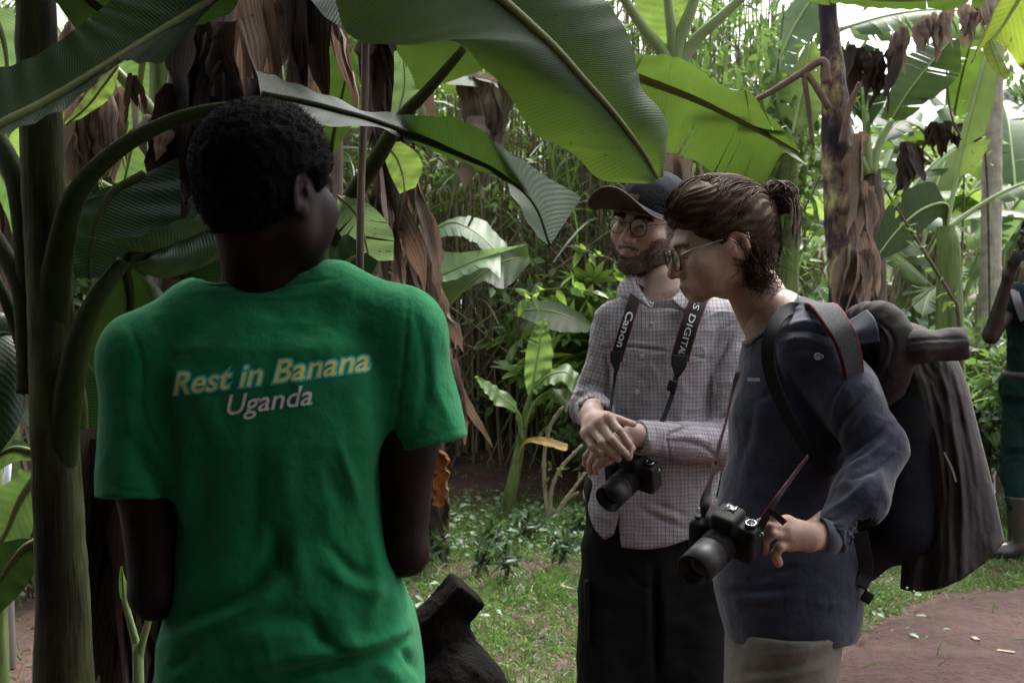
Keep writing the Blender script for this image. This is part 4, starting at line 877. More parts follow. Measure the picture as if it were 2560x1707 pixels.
    Vx, Qx = surfnet(hs_, (-.12, -.16, -.12), (.12, .13, .16), .0035); n_ = vnormals(Vx, Qx)
    rib_ = np.sin(Vx[:, 2]*420+Vx[:, 1]*120+vn(Vx, 16, 3, 2)*14)*.0016+vn(Vx*np.array([1, .6, 1]), 22, 8, 2)*.006; Vx = Vx+n_*rib_[:, None]
    hm = pm('dark brown hair', (.028, .015, .010), (.080, .044, .027), 26, .6, .5, 220, stretch=(1, 1, 4), spec=.12)
    mb = MB(); mb.add(tow(HM, Vx, SCL), Qx)
    bun = np.array([0, -.124, .056]); K_ = hs_; NL = 620
    Xs, Rs = [], []
    for i in range(NL):                                               # locks from hairline and nape to the bun
        a = rng.uniform(-1, 1)
        if i % 3: x0 = np.array([a*.084, .086*(1-abs(a)**2)**.5-.0+.002, .062+.02*(1-abs(a))-.05*abs(a)**3])
        else: x0 = np.array([a*.060, -.095, -.055+.04*abs(a)])
        ph = rng.uniform(0, 6.28); am = rng.uniform(.001, .006); fr = rng.uniform(1, 2.5)
        for t in np.linspace(0, 1, 10): Xs.append(x0*(1-t)+bun*t+np.array([math.sin(t*fr*6.28+ph)*am, rng.normal()*.002, .03*math.sin(t*math.pi)+math.cos(t*fr*6.28+ph)*am]))
    P_ = np.array(Xs)
    for _ in range(5):                                                # drop them on the hair shell
        e = 1e-3; f0 = K_(P_); g = np.stack([(K_(P_+np.eye(3)[i]*e)-f0)/e for i in range(3)], 1); P_ = P_-g*(f0/((g*g).sum(1)+1e-6))[:, None]
    P_ = P_.reshape(NL, 10, 3)
    for i in range(NL):
        q_ = P_[i].copy(); lift = rng.uniform(.0005, .0065)*rng.random(); q_ = q_+(q_-np.array([0, -.02, .03]))/.1*(lift*np.sin(np.linspace(.2, 1, 10)*math.pi))[:, None]; q_[-1] = bun
        r = rng.uniform(.0006, .0017); mb.tube(tow(HM, crom(q_, 22), SCL), list(np.sin(np.linspace(.15, 1, 22)*math.pi*.9)*r*SCL+.0004), 4, cap=False, flat=.6)
    for i in range(190):                                              # the bun
        ax = rng.normal(size=3); ax /= np.linalg.norm(ax); u = np.cross(ax, rng.normal(size=3)); u /= np.linalg.norm(u); v = np.cross(ax, u); rr = rng.uniform(.018, .040)
        ph = rng.uniform(0, 6); pts = [bun+np.array([0, -.018, .004])+(u*math.cos(t+ph)+v*math.sin(t+ph))*rr*np.array([.9, 1.1, .9])+ax*.006*math.sin(3*t) for t in np.linspace(0, rng.uniform(2, 4.5), 14)]
        mb.tube(tow(HM, pts, SCL), list(np.sin(np.linspace(.1, .95, 14)*math.pi)*.0017+.0004), 4, cap=False, flat=.6)
    bu2 = HM.inverted()@P(1975, 545, 3.30)
    for i in range(120):                                              # loose tail behind the bun
        p0 = bun+np.array([rng.normal()*.012, -.030+rng.normal()*.008, rng.normal()*.012]); e = np.array(HM.inverted()@P(1990+rng.normal()*8, 590+rng.normal()*16, 3.30+rng.normal()*.02))/SCL
        pts = crom([p0, p0*.5+e*.5+np.array([rng.normal()*.006, -.016, .010+rng.normal()*.006]), e], 10); mb.tube(tow(HM, pts, SCL), list(np.linspace(.0011, .0003, 10)), 5, cap=False)
    for i in range(360):                                               # curls at the nape
        b = HM.inverted()@P(1880+rng.normal()*22, 640+rng.normal()*20, 3.27+rng.uniform(-.03, .09)); b = np.array(b)/SCL
        ex, ey = 1905+rng.normal()*26, 715+rng.normal()*16; e = np.array(HM.inverted()@P(ex, ey, 3.28+rng.uniform(-.04, .07)))/SCL; k = rng.uniform(1.0, 2.6); ph = rng.uniform(0, 6); am = rng.uniform(.006, .014)
        pts = [b*(1-t)+e*t+np.array([math.cos(k*t*6.28+ph)*am*t, math.sin(k*t*6.28+ph)*am*t, 0])@np.eye(3) for t in np.linspace(0, 1, 18)]
        mb.tube(tow(HM, pts, SCL), list(np.linspace(.0014, .0003, 18)), 5, cap=False)
    pts, nn, _ = sample_surf(Vx, Qx, 900, rng); strands(mb, tow(HM, pts, SCL), (nn*.35+np.array([0, -1, .3]))@HR.T, .022, .0005, rng, curl=1.4, seg=6)
    pts = bun+np.array([0, -.02, .004])+rng.normal(size=(500, 3))*.016; strands(mb, tow(HM, pts, SCL), ((pts-bun)+rng.normal(size=pts.shape)*.02)@HR.T, .030, .0008, rng, curl=1.6, seg=6)
    mb.build('hair', hm, root)
    # top
    navy = shirtmat('navy marl jersey', (.018, .021, .040), (.042, .046, .070), rough=.92, sheen=.3)
    t = Sdf().u(TL(.004), 0); t.u(cap(X(1975, 815, 3.33), sN+Vector((0, .0, .004)), .052, .056), .05).u(cap(nb+Vector((.03, 0, .0)), sF, .055, .055), .05)
    cu = X(2082, 1335, 3.10)
    ar = Sdf().u(cap(sN, X(2120, 985, 3.215), .062, .062), 0).u(cap(X(2120, 985, 3.215), eN+Vector((-.004, 0, -.004)), .060, .052), .03).u(cap(eN+Vector((.002, 0, -.004)), X(2150, 1240, 3.14), .054, .052), .03).u(cap(X(2150, 1240, 3.14), cu, .050, .040), .03)
    dv = (cu-X(2150, 1240, 3.14)); dv = (dv.normalized()+Vector((-.5, 0, .12))).normalized(); ar.sub(cap(cu-dv*.06, cu+dv*.08, .034, .036), .003); ar.inter(plane(cu+dv*.006, dv), .003)
    t.u(ar, .025); arF = Sdf().u(cap(sF, eF, .054, .048), 0).u(cap(eF, wF, .048, .036), .03); t.u(arF, .03)
    t.inter(plane(X(1915, 806, 3.36), (-.70, 0, .72)), .004); t.inter(plane(X(1965, 1583), (.03, 0, -1)), .005)
    Sx = lambda p: [(1700+x/2.45, 560+y/2.45) for x, y in p]; Sz = lambda p: [(1950+x/3.852, 1130+y/3.852) for x, y in p]; Sw = lambda p: [(1600+x/4, 1180+y/4) for x, y in p]
    FL = [(Sx([(640, 620), (780, 600), (900, 640)]), 7, .005), (Sx([(620, 660), (780, 650), (930, 700)]), 5, -.005), (Sx([(630, 720), (760, 700), (930, 760)]), 7, .004), (Sx([(580, 560), (720, 520), (830, 530)]), 6, .004), (Sx([(640, 790), (780, 770), (900, 820)]), 5, -.003),
          (Sx([(560, 640), (570, 820), (640, 1000), (700, 1150)]), 10, -.008), (Sx([(640, 900), (760, 1100), (900, 1260)]), 14, -.007), (Sx([(1050, 930), (960, 1080), (930, 1220)]), 7, .005), (Sx([(1010, 940), (930, 1100)]), 6, -.004), (Sx([(1180, 1060), (1060, 1200), (1000, 1340)]), 10, .006), (Sx([(1120, 1060), (1010, 1180), (950, 1320)]), 7, -.006),
          (Sx([(1300, 1290), (1150, 1420), (980, 1500), (850, 1560)]), 9, .009), (Sx([(1280, 1230), (1120, 1340), (990, 1440)]), 8, -.008), (Sx([(1340, 1380), (1200, 1500), (1060, 1560)]), 7, -.007), (Sz([(840, 20), (620, 150), (480, 420)]), 8, -.008), (Sz([(860, 240), (640, 460), (460, 560)]), 8, .006), (Sz([(900, 480), (700, 720), (640, 920)]), 9, -.008), (Sz([(700, 520), (560, 640), (430, 700)]), 6, -.005), (Sz([(460, 780), (560, 900), (660, 930)]), 6, .004),
          (Sx([(440, 1000), (500, 1060), (560, 1030)]), 8, -.004), (Sx([(380, 900), (340, 1100), (300, 1240)]), 14, .004), (Sx([(450, 1100), (420, 1300), (360, 1500)]), 12, -.004), (Sw([(900, 1200), (1200, 1190), (1500, 1150)]), 9, -.006), (Sw([(1000, 1250), (1300, 1260), (1600, 1230)]), 12, .005), (Sw([(1240, 1050), (1400, 980), (1600, 960)]), 10, -.006),
          (Sw([(1440, 1240), (1430, 1400), (1430, 1560)]), 2.5, -.0018), (Sw([(1880, 1200), (1880, 1500)]), 2.5, -.0018), (Sw([(1700, 1300), (1900, 1320), (2100, 1280)]), 10, .004), (Sw([(1100, 1330), (1300, 1350)]), 8, -.004)]
    Vt, Qt = cloth(t, (foot.x-.45, foot.y-.46, .78), (foot.x+.42, foot.y+.42, 1.60), .0044, .004, 10, 9, FL, 1, fine=.0008, ridge=.0028, rsc=11); B = bvh_of(Vt, Qt)
    sh = link('top', mesh_np('top', Vt, Qt), navy, root)
    # edge of the neckline, drawn where the cut meets the cloth
    nn = vnormals(Vt, Qt); pc = X(1915, 806, 3.36); pd = ((Vt-np.array(pc))@np.array([-.70, 0, .72])/1.0042); m = (np.abs(pd) < .004)&(Vt[:, 2] > 1.38)
    R_ = Vt[m]; cc = R_.mean(0); e1 = np.array([.72, 0, .70]); e1 /= np.linalg.norm(e1); e2 = np.array([0, 1, 0]); a_ = np.arctan2((R_-cc)@e2, (R_-cc)@e1); ring = []
    for k in range(40):
        mm = np.abs((a_-(-math.pi+k*2*math.pi/40)+math.pi) % (2*math.pi)-math.pi) < .16
        if mm.any(): qd = R_[mm]; ring.append(qd[np.argmax(np.linalg.norm(qd-cc, axis=1))])
    if len(ring) > 10: ring.append(ring[0]); mb = MB(); mb.tube(crom(ring, 90), .0042, 7, cap=False); mb.build('neckband', navy, sh)
    mb = MB(); w0 = X(2048, 1338, 3.09); mb.tube([w0+Vector((.004, 0, 0)), w0+Vector((.030, .008, .0))], [.034, .036], 24, cap=False); o = mb.build('inner_cuff', shirtmat('grey blue cuff', (.10, .13, .17), (.15, .18, .22)), sh); md = o.modifiers.new('thick', 'SOLIDIFY'); md.thickness = .002
    wh = pm('reflective print', (.55, .56, .6), (.4, .41, .46), 90, .5, .1)
    decal('chest_lettering', 'CRAGHOPPERS', 1, lambda x, y: P(1868+x*33/7.1, 952-y*8.5/.73+x*.15, 3.0), B, wh, sh, (.0, 1, 0), .0015, cell=1.5, offset=.02)
    bm_ = bmesh.new()
    def onS(px, py):
        p = P(px, py, 2.9); r_ = Vector((p-cam_o.location)).normalized(); hit = B.ray_cast(p, r_, 1.5); return (hit[0]-r_*.0016) if hit[0] else P(px, py, 3.15)
    mb = MB()
    mb.tube([onS(2044+math.cos(a)*7.5, 891+math.sin(a)*7.5) for a in np.linspace(.4, 2*math.pi-.2, 20)], .0016, 6); mb.tube([onS(2044+math.cos(a)*3.5, 893+math.sin(a)*3.2) for a in np.linspace(0, 2*math.pi, 12)], .0013, 6)
    mb.tube([onS(2046, 883), onS(2059, 890), onS(2050, 898)], .0014, 6); mb.build('sleeve_emblem', wh, sh)
    # trousers
    tr = legs_sdf(hL, kL, aL+Vector((0, 0, .03)), hR, kR, aR+Vector((0, 0, .03)), (.105, .075, .06), .03); tr.u(cap(X(1960, 1600), X(1950, 1720), .112, .108, flat=((0, 1, 0), 1.15)), .04).inter(plane(X(1960, 1555), (0, 0, 1)), 0)
    FT = [([(1860, 1680), (1950, 1672), (2070, 1640)], 7, -.006), ([(1850, 1700), (1960, 1690), (2080, 1660)], 7, .006), ([(1900, 1640), (2000, 1630), (2090, 1600)], 8, .004), ([(1960, 1600), (1962, 1660)], 2.5, -.002), ([(1840, 1600), (1845, 1700)], 5, -.004)]
    Vp, Qp = cloth(tr, (foot.x-.3, foot.y-.35, .04), (foot.x+.3, foot.y+.35, 1.0), .007, .006, 10, 6, FT, 1, stretch=(1, 1, .7), ridge=.003, rsc=9, rst=(.5, 1, 1))
    kh = shirtmat('khaki trousers', (.14, .125, .10), (.185, .165, .138), sheen=.1); Tr = link('trousers', mesh_np('trousers', Vp, Qp), kh, root)
    for a in (aL, aR): Vs, Qs = shoe(a, (-1, 0, 0)); link('shoe', mesh_np('shoe', Vs, Qs), pm('brown leather', (.06, .035, .02), None, 30, .6), root)
    return B
WB = build_woman()
# ---- her camera
def build_cam2():
    cam = thing('camera', 'black camera with long lens hanging from a red edged strap before the leaning person', 'camera', P(1830, 1340, 3.0))
    yv = (P(1690, 1455, 2.915)-P(1800, 1345, 3.02)).normalized(); CM = frame(P(1822, 1338, 3.03), yv, roll=R(-16))
    slr(cam, CM, .112, .0345, scale=.98)
    ribbon('strap', [P(1757, 1292, 2.99), P(1762, 1262, 2.99), P(1772, 1215, 3.02), P(1787, 1160, 3.06)], .016, [(-.1, -1, 0), (-.5, -1, 0), (.9, -.6, 0), (.3, -1, 0)], MWEB, cam, edge=MRED, ws=[.006, .020, .018, .012])
    ribbon('strap', [P(1787, 1162, 3.06), P(1800, 1105, 3.10), P(1816, 1050, 3.14), P(1830, 985, 3.18), P(1845, 930, 3.20)], .016, [(-.6, -1, 0), (-1, -.5, 0), (-.8, -.8, 0)], MWEB, cam, edge=MRED, ws=[.008, .012, .009, .012])
    ribbon('strap', [P(1880, 1350, 2.99), P(1900, 1320, 2.985), P(1922, 1278, 2.985), P(1950, 1235, 3.0), P(1990, 1180, 3.06), P(2020, 1140, 3.10)], .016, [(0, -1, 0), (.5, -1, 0), (.9, -.6, 0)], MWEB, cam, edge=MRED, ws=[.014, .016, .010, .008])
    ribbon('strap_end', [P(1922, 1274, 2.98), P(1945, 1292, 2.975), P(1962, 1308, 2.975)], .012, (0, -1, 0), MWEB, cam, edge=MRED)
    return cam
build_cam2()
# ---- backpack and the coat tied over it
def build_pack():
    rt = thing('backpack', 'dark navy backpack with red-edged shoulder strap on the leaning person', 'backpack', P(2230, 1200, 3.42))
    d = 3.44; pk = pm('dark navy pack cloth', (.006, .007, .013), (.010, .012, .019), 30, .8, .4, 500, spec=.2)
    s = Sdf(); s.u(cap(P(2190, 850, d), P(2225, 1010, d), .072, .105, flat=((0, 1, 0), 1.35)), 0).u(cap(P(2225, 1010, d), P(2235, 1290, d), .105, .100, flat=((0, 1, 0), 1.35)), .03).u(cap(P(2150, 1180, d), P(2160, 1400, 3.40), .055, .045), .04)
    V, Q = cloth(s, P(2000, 1600, 3.1)-Vector((0, .1, 0)), P(2450, 700, 3.8)+Vector((0, .1, 0)), .006, .006, 9, 5, fine=.001, ridge=.004, rsc=9); link('pack_body', mesh_np('pack_body', V, Q), pk, rt)
    mesh_ = pm('grey mesh padding', (.05, .052, .06), (.07, .07, .08), 120, .8, .8, 700)
    st = [P(2035, 762, 3.32), P(2060, 768, 3.22), P(2092, 810, 3.165), P(2118, 860, 3.15), P(2132, 920, 3.16), P(2136, 975, 3.19)]
    ribbon('shoulder_strap', st, .055, [(0, -.3, 1), (0, -.9, .4), (.2, -1, .2), (.4, -1, 0)], mesh_, rt, thick=.010, edge=MRED, ws=[.05, .05, .046, .04])
    ribbon('front_strap', [P(2015, 785, 3.36), P(1985, 770, 3.28), P(1950, 790, 3.215), P(1922, 850, 3.185), P(1925, 930, 3.19), P(1960, 1020, 3.19), P(2010, 1110, 3.2), P(2070, 1190, 3.26)], .03, (-.3, -1, 0), MWEB, rt, thick=.006, ws=[.026, .026, .024, .020])
    ribbon('waist_strap', [P(2150, 1330, 3.24), P(2165, 1420, 3.27), P(2150, 1468, 3.26)], .03, (0, -1, 0), MWEB, rt, thick=.004)
    mb = MB(); mb.box(P(2168, 1492, 3.26), .022, .008, .024, Matrix.Rotation(R(30), 3, 'Y'), bev=.003); mb.build('buckle', MBLK, rt)
    ct = thing('coat', 'brownish grey coat tied by its sleeves over the backpack, hanging down behind', 'coat', P(2300, 1100, 3.40))
    gm = shirtmat('grey brown coat cloth', (.042, .037, .037), (.060, .053, .053), sheen=.0)
    # hanging body of the coat: a folded hollow shell
    n, m = 96, 80; LE = crom([(2145, 800), (2150, 860), (2185, 940), (2222, 1010), (2256, 1120), (2262, 1260), (2250, 1470)], n); RE = crom([(2225, 792), (2320, 822), (2385, 885), (2418, 960), (2446, 1070), (2484, 1220), (2512, 1352)], n)
    mb = MB()
    for side in (0, 1):
        uu, tt = np.meshgrid(np.linspace(0, 1, m), np.linspace(0, 1, n)); qn = np.stack([uu.ravel()*1.5+tt.ravel()*.35, tt.ravel()*.55, 0*uu.ravel()+side], 1)
        FN = ((vn(qn, 3.2, 5, 3)*.055)+(1-np.abs(vn(qn, 4, 9, 1))*3).clip(-1, 1)*.006+(1-np.abs(vn(qn*np.array([.7, 2.2, 1]), 9, 19, 1))*3).clip(-1, 1)*.003+vn(qn*np.array([1, 3, 1]), 14, 8, 2)*.004).reshape(n, m); G = np.zeros((n, m, 3))
        for i in range(n):
            t = i/(n-1)
            for j in range(m):
                u = j/(m-1); x = LE[i, 0]*(1-u)+RE[i, 0]*u; y = LE[i, 1]*(1-u)+RE[i, 1]*u+48*math.sin(u*math.pi)**.8*t**3-14*math.sin(u*math.pi)*(1-t)**3; e_ = min(1, min(u, 1-u)*7); fo = FN[i, j]*(.35+.75*t)*e_; bl = math.sin(u*math.pi)**.55*(.13-.06*t)*min(1, .25+t*6)
                G[i, j] = P(x, y, 3.385-bl-fo if side == 0 else 3.40+bl*.9-fo*.6)
        if side: G = G[:, ::-1]
        mb.grid(G)
    body = mb.build('coat_body', gm, ct); md = body.modifiers.new('thick', 'SOLIDIFY'); md.thickness = .002
    Sx = lambda p: [(1700+x/2.45, 560+y/2.45) for x, y in p]
    s = Sdf(); arc = crom([P(2150, 800, 3.34), P(2205, 795, 3.275), P(2240, 835, 3.245), P(2246, 895, 3.235), P(2226, 950, 3.26), P(2192, 985, 3.33)], 14)
    for a, b in zip(arc[:-1], arc[1:]): s.u(cap(a, b, .032, flat=((0, 1, 0), .62)), .012)
    FL = [(Sx([(1200, 590), (1300, 680), (1300, 820), (1220, 990)]), 3.5, -.006), (Sx([(1170, 600), (1250, 690), (1250, 820), (1180, 960)]), 3.5, -.006), (Sx([(1185, 595), (1275, 690), (1275, 820), (1200, 970)]), 4, .005)]
    V, Q = cloth(s, P(2080, 1060, 3.1)-Vector((0, .15, 0)), P(2320, 720, 3.6)+Vector((0, .1, 0)), .0045, .006, 12, 12, FL, 1, fine=.001, ridge=.004, rsc=14, rst=(1, 1, .6)); link('sleeve', mesh_np('sleeve', V, Q), gm, ct)
    s = Sdf().u(cap(P(2230, 862, 3.27), P(2300, 866, 3.23), .030, .030, flat=((0, 1, 0), 1.3)), 0).u(cap(P(2300, 866, 3.23), P(2400, 862, 3.24), .030, .033, flat=((0, 1, 0), 1.2)), .02).inter(plane(P(2418, 862, 3.24), (1, 0, .1)), .006)
    V, Q = cloth(s, P(2180, 960, 3.1)-Vector((0, .1, 0)), P(2460, 780, 3.4)+Vector((0, .1, 0)), .0042, .006, 16, 3, [(Sx([(1370, 720), (1560, 705), (1740, 700)]), 4, -.004), (Sx([(1360, 780), (1560, 770), (1750, 760)]), 5, .004)], 1, fine=.001, ridge=.003, rsc=14, rst=(.4, 1, 1)); link('sleeve', mesh_np('sleeve', V, Q), gm, ct)
    ribbon('collar_lining', [P(2140, 790, 3.27), P(2160, 815, 3.22), P(2168, 860, 3.20)], .05, (-.3, -1, .3), pm('blue check lining', (.006, .010, .018), (.010, .016, .024), 60, .8, .3), ct)
    ribbon('drawstring', [P(2360, 1130, 3.295), P(2380, 1172, 3.285), P(2390, 1205, 3.28)], .004, (0, -1, 0), pm('pale cord', (.3, .29, .26), None, 30, .8), ct, thick=.003)
    mb = MB()
    for x, y in ((2262, 1466), (2279, 1475)): p = P(x, y, 3.30); mb.tube([p+Vector((0, -.012, 0)), p+Vector((0, -.016, 0))], .0035, 10)
    mb.build('snap_button', MSIL, ct)
build_pack()
# ------------------------------------------------------------------ vegetation library
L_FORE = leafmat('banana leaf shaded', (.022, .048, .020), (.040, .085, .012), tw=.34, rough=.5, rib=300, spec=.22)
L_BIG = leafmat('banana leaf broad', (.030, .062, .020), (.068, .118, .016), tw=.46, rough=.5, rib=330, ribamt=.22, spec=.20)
L_DARK = leafmat('banana leaf old dark', (.022, .055, .026), (.03, .09, .012), tw=.16, rough=.4, rib=260, ribamt=.4, spec=.3)
L_MID = leafmat('banana leaf light', (.08, .15, .06), (.15, .26, .06), tw=.5, rough=.42, rib=90)
L_YEL = leafmat('banana leaf yellow green', (.12, .18, .05), (.20, .30, .055), tw=.55, rough=.5, rib=90)
L_PALE = leafmat('banana leaf pale', (.12, .19, .10), (.24, .37, .13), tw=.38, rough=.45, rib=200, spec=.28)
L_YOUNG = leafmat('young banana leaf', (.12, .22, .06), (.28, .46, .10), tw=.42, rough=.45, rib=260)
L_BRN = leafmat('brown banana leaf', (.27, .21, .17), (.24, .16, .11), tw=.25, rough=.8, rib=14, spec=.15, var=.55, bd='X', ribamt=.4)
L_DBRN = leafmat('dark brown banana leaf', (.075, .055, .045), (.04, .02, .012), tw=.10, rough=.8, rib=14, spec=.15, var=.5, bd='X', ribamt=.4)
L_EDGE = leafmat('banana leaf brown edge', (.10, .17, .05), (.42, .55, .05), tw=.5, rough=.5, rib=90, edge=(.06, .025, .012))
M_RIB = pm('leaf midrib', (.10, .125, .034), (.13, .15, .045), 6, .5, .2, 80, stretch=(1, 1, 1))
M_RIBD = pm('leaf midrib dark', (.024, .034, .010), (.036, .048, .014), 6, .75, .5, 60, spec=.1)
M_RIBL = pm('leaf midrib pale', (.22, .30, .12), (.28, .36, .15), 6, .5, .2, 80)
M_RIBB = pm('dry petiole', (.085, .055, .038), (.15, .10, .07), 12, .8, .5, 120)
def trunkmat(name, cols, sc=5, st=(3, 3, .5), rough=.6, bump=.6, lo=.30, hi=.72, spec=.2):
    m, nt, ns, ls = newmat(name); tc = N_(ns, 'TexCoord'); mp = N_(ns, 'Mapping'); mp.inputs['Scale'].default_value = st; ls.new(tc.outputs['Object'], mp.inputs[0])
    n1 = N_(ns, 'TexNoise'); n1.inputs['Scale'].default_value = sc; n1.inputs['Detail'].default_value = 7; n1.inputs['Roughness'].default_value = .62; ls.new(mp.outputs[0], n1.inputs[0])
    n = len(cols); col = ramp(ns, ls, n1.outputs[0], [(lo+(hi-lo)*i/(n-1), c) for i, c in enumerate(cols)])
    mp2 = N_(ns, 'Mapping'); mp2.inputs['Scale'].default_value = (60, 60, 2.2); ls.new(tc.outputs['Object'], mp2.inputs[0])
    n2 = N_(ns, 'TexNoise'); n2.inputs['Scale'].default_value = 2; n2.inputs['Detail'].default_value = 5; ls.new(mp2.outputs[0], n2.inputs[0])
    mx = N_(ns, 'MixRGB', blend_type='MULTIPLY'); mx.inputs[0].default_value = .55; ls.new(col, mx.inputs[1]); r2 = ramp(ns, ls, n2.outputs[0], [(.3, (.45, .45, .45)), (.6, (1, 1, 1))]); ls.new(r2, mx.inputs[2])
    b = N_(ns, 'BsdfPrincipled'); ls.new(mx.outputs[0], b.inputs['Base Color']); b.inputs['Roughness'].default_value = rough; b.inputs['Specular IOR Level'].default_value = spec
    bp = N_(ns, 'Bump'); bp.inputs['Strength'].default_value = bump; bp.inputs['Distance'].default_value = .004; ls.new(n2.outputs[0], bp.inputs['Height']); ls.new(bp.outputs[0], b.inputs['Normal'])
    o = N_(ns, 'OutputMaterial'); ls.new(b.outputs[0], o.inputs[0]); return m
T_FORE = trunkmat('pseudostem olive', [(.008, .006, .004), (.028, .026, .010), (.058, .066, .020), (.085, .105, .045)], 3.2, (3, 3, .8), .8, .8, lo=.36, hi=.66)
T_BRN = trunkmat('dry brown sheath', [(.020, .013, .010), (.055, .036, .027), (.13, .095, .070), (.19, .15, .12)], 4)
T_MOT = trunkmat('mottled stem', [(.016, .010, .018), (.050, .028, .034), (.20, .15, .09), (.42, .44, .14)], 2.6, (2, 2, 1.2), lo=.44, hi=.62)
T_GRN = trunkmat('green stem', [(.05, .07, .025), (.10, .15, .045), (.16, .22, .07), (.21, .26, .10)])
rngG = np.random.default_rng(42)
def arc_len(A): return np.concatenate([[0], np.cumsum(np.linalg.norm(np.diff(A, axis=0), axis=1))])
def traced_leaf(mid, Le, Re, mats, parent=None, n=64, m=8, rib=(.010, .003), bul=.0, rip=.0025, seed=0, name='leaf', mb=None, gap=0, **kw):
    """blade between a midrib and two edges, all real 3-D curves"""
    own = mb is None; mb = mb or MB(); M = crom(mid, n); u = arc_len(M)
    for sgn, E in ((-1, Le), (1, Re)):
        if E is None: continue
        E = crom(E, n); v = np.linspace(0, 1, m)[None, :, None]; G = M[:, None]*(1-v)+E[:, None]*v
        W = np.linalg.norm(E-M, axis=1); nr = np.cross(np.gradient(M, axis=0), E-M); nr /= np.linalg.norm(nr, axis=1)[:, None]+1e-9
        if sgn < 0: nr = -nr
        ph = vn(np.stack([u*3, u*0, u*0+seed], 1), 3, seed, 2)[:, None]
        off = bul*np.sin(v[..., 0]*math.pi)*1.0+rip*np.sin(u[:, None]*95+v[..., 0]*2+ph*5)*v[..., 0]+rip*5*ph*v[..., 0]**1.5
        G = G+nr[:, None]*off[..., None]
        UV = np.stack([.5+sgn*.5*np.broadcast_to(v[..., 0], (n, m)), np.broadcast_to(u[:, None]-W[:, None]*v[..., 0]*.35, (n, m))], -1)
        if gap:
            r = np.random.default_rng(seed+(5 if sgn > 0 else 9)); cuts = sorted(r.choice(np.arange(4, n-4), gap, replace=False)); st = 0
            for c in list(cuts)+[n-1]:
                Gs = G[st:c+1].copy(); k = r.normal()*.5; Gs += (nr[st:c+1, None]*(v**1.6)*W[st:c+1, None, None]*.05*k); sh = np.gradient(M, axis=0)[st:c+1, None]; Gs += sh/np.linalg.norm(sh, axis=2, keepdims=True)*(v**1.4)*.004*r.normal()
                if c > st+1:
                    Gs[0] += (Gs[1]-Gs[0])*np.linspace(0, .25, m)[:, None]; mb.grid(Gs, UV[st:c+1])
                st = c
        else: mb.grid(G, UV)
    k = max(2, n//2); mb.tube(crom(mid, k), list(np.linspace(rib[0], rib[1], k)), 7, mi=1)
    if own: return mb.build(name, mats, parent, **kw)
    return mb
def blade(mb, base, dirv, L, Wd, rng, droop=1.0, side=None, tears=6, fold=.35, pet=.25, ribr=.012, n=40, m=5, curl=0, petr=None, tip=.9):
    """a free banana leaf: petiole, drooping midrib, torn blade; returns nothing, fills mb (0 blade, 1 midrib)"""
    base = Vector(base); d = Vector(dirv).normalized(); pts = [base]; p = base.copy(); steps = 14
    lat = d.cross(Vector((0, 0, 1)));
    if lat.length < .05: lat = Vector((1, 0, 0))
    lat.normalize()
    for k in range(steps):
        t = k/steps; d = (d+Vector((0, 0, -1))*droop*(.02+.16*t)+lat*rng.normal()*.012).normalized(); p = p+d*(L/steps); pts.append(p.copy())
    A = crom(pts, n); u = arc_len(A); i0 = int(n*pet); sd0 = np.array(side if side is not None else lat, float)
    rr = np.interp(np.linspace(0, 1, n), [0, pet, 1], [ribr*(petr or 1.5), ribr, ribr*.2]); mb.tube(A, list(rr), 6, mi=1)
    M = A[i0:]; k = len(M); T = np.gradient(M, axis=0); T /= np.linalg.norm(T, axis=1)[:, None]; S = np.cross(np.cross(T, sd0), T); S /= np.linalg.norm(S, axis=1)[:, None]; Nn = np.cross(S, T); Nn *= np.where(Nn[:, 2:3].mean() < 0, -1, 1)
    t = np.linspace(0, 1, k); prof = Wd*.5*np.clip(np.sin(np.clip(t*1.02+.03, 0, 1)**.72*math.pi)**.55, .02, 1)
    for sg in (-1, 1):
        v = np.linspace(0, 1, m)[None, :]; f = fold*(1+.3*rng.normal()); a = f*v*1.6+.1
        cuts = sorted(rng.choice(np.arange(2, k-2), min(tears, k-5), replace=False)) if tears else []; st = 0
        for c in list(cuts)+[k-1]:
            if c <= st: continue
            aa = a+(rng.normal()*.35*(v**1.5) if tears else 0)+(curl*v**2); seg = slice(st, c+1); w_ = prof[seg][:, None]; r_ = np.cumsum(np.cos(aa), axis=1)/m; z_ = -np.cumsum(np.sin(aa), axis=1)/m; r_ = r_-r_[:, :1]; z_ = z_-z_[:, :1]
            G = M[seg][:, None]+S[seg][:, None]*(sg*r_*w_)[..., None]+Nn[seg][:, None]*(z_*w_)[..., None]+T[seg][:, None]*(v*w_*.30+v*rng.normal()*.012*(1 if tears else 0))[..., None]
            G = G+Nn[seg][:, None]*(np.sin(u[i0:][seg][:, None]*80+v*3)*.0022*v)[..., None]
            if tears and rng.random() < .75: G[-1] = G[-1]-(G[-1]-G[-2])*np.linspace(0, .7, m)[:, None]
            mb.grid(G, np.stack(np.broadcast_arrays(.5+sg*.5*v, u[i0:][seg][:, None]-v*w_*.3), -1)); st = c
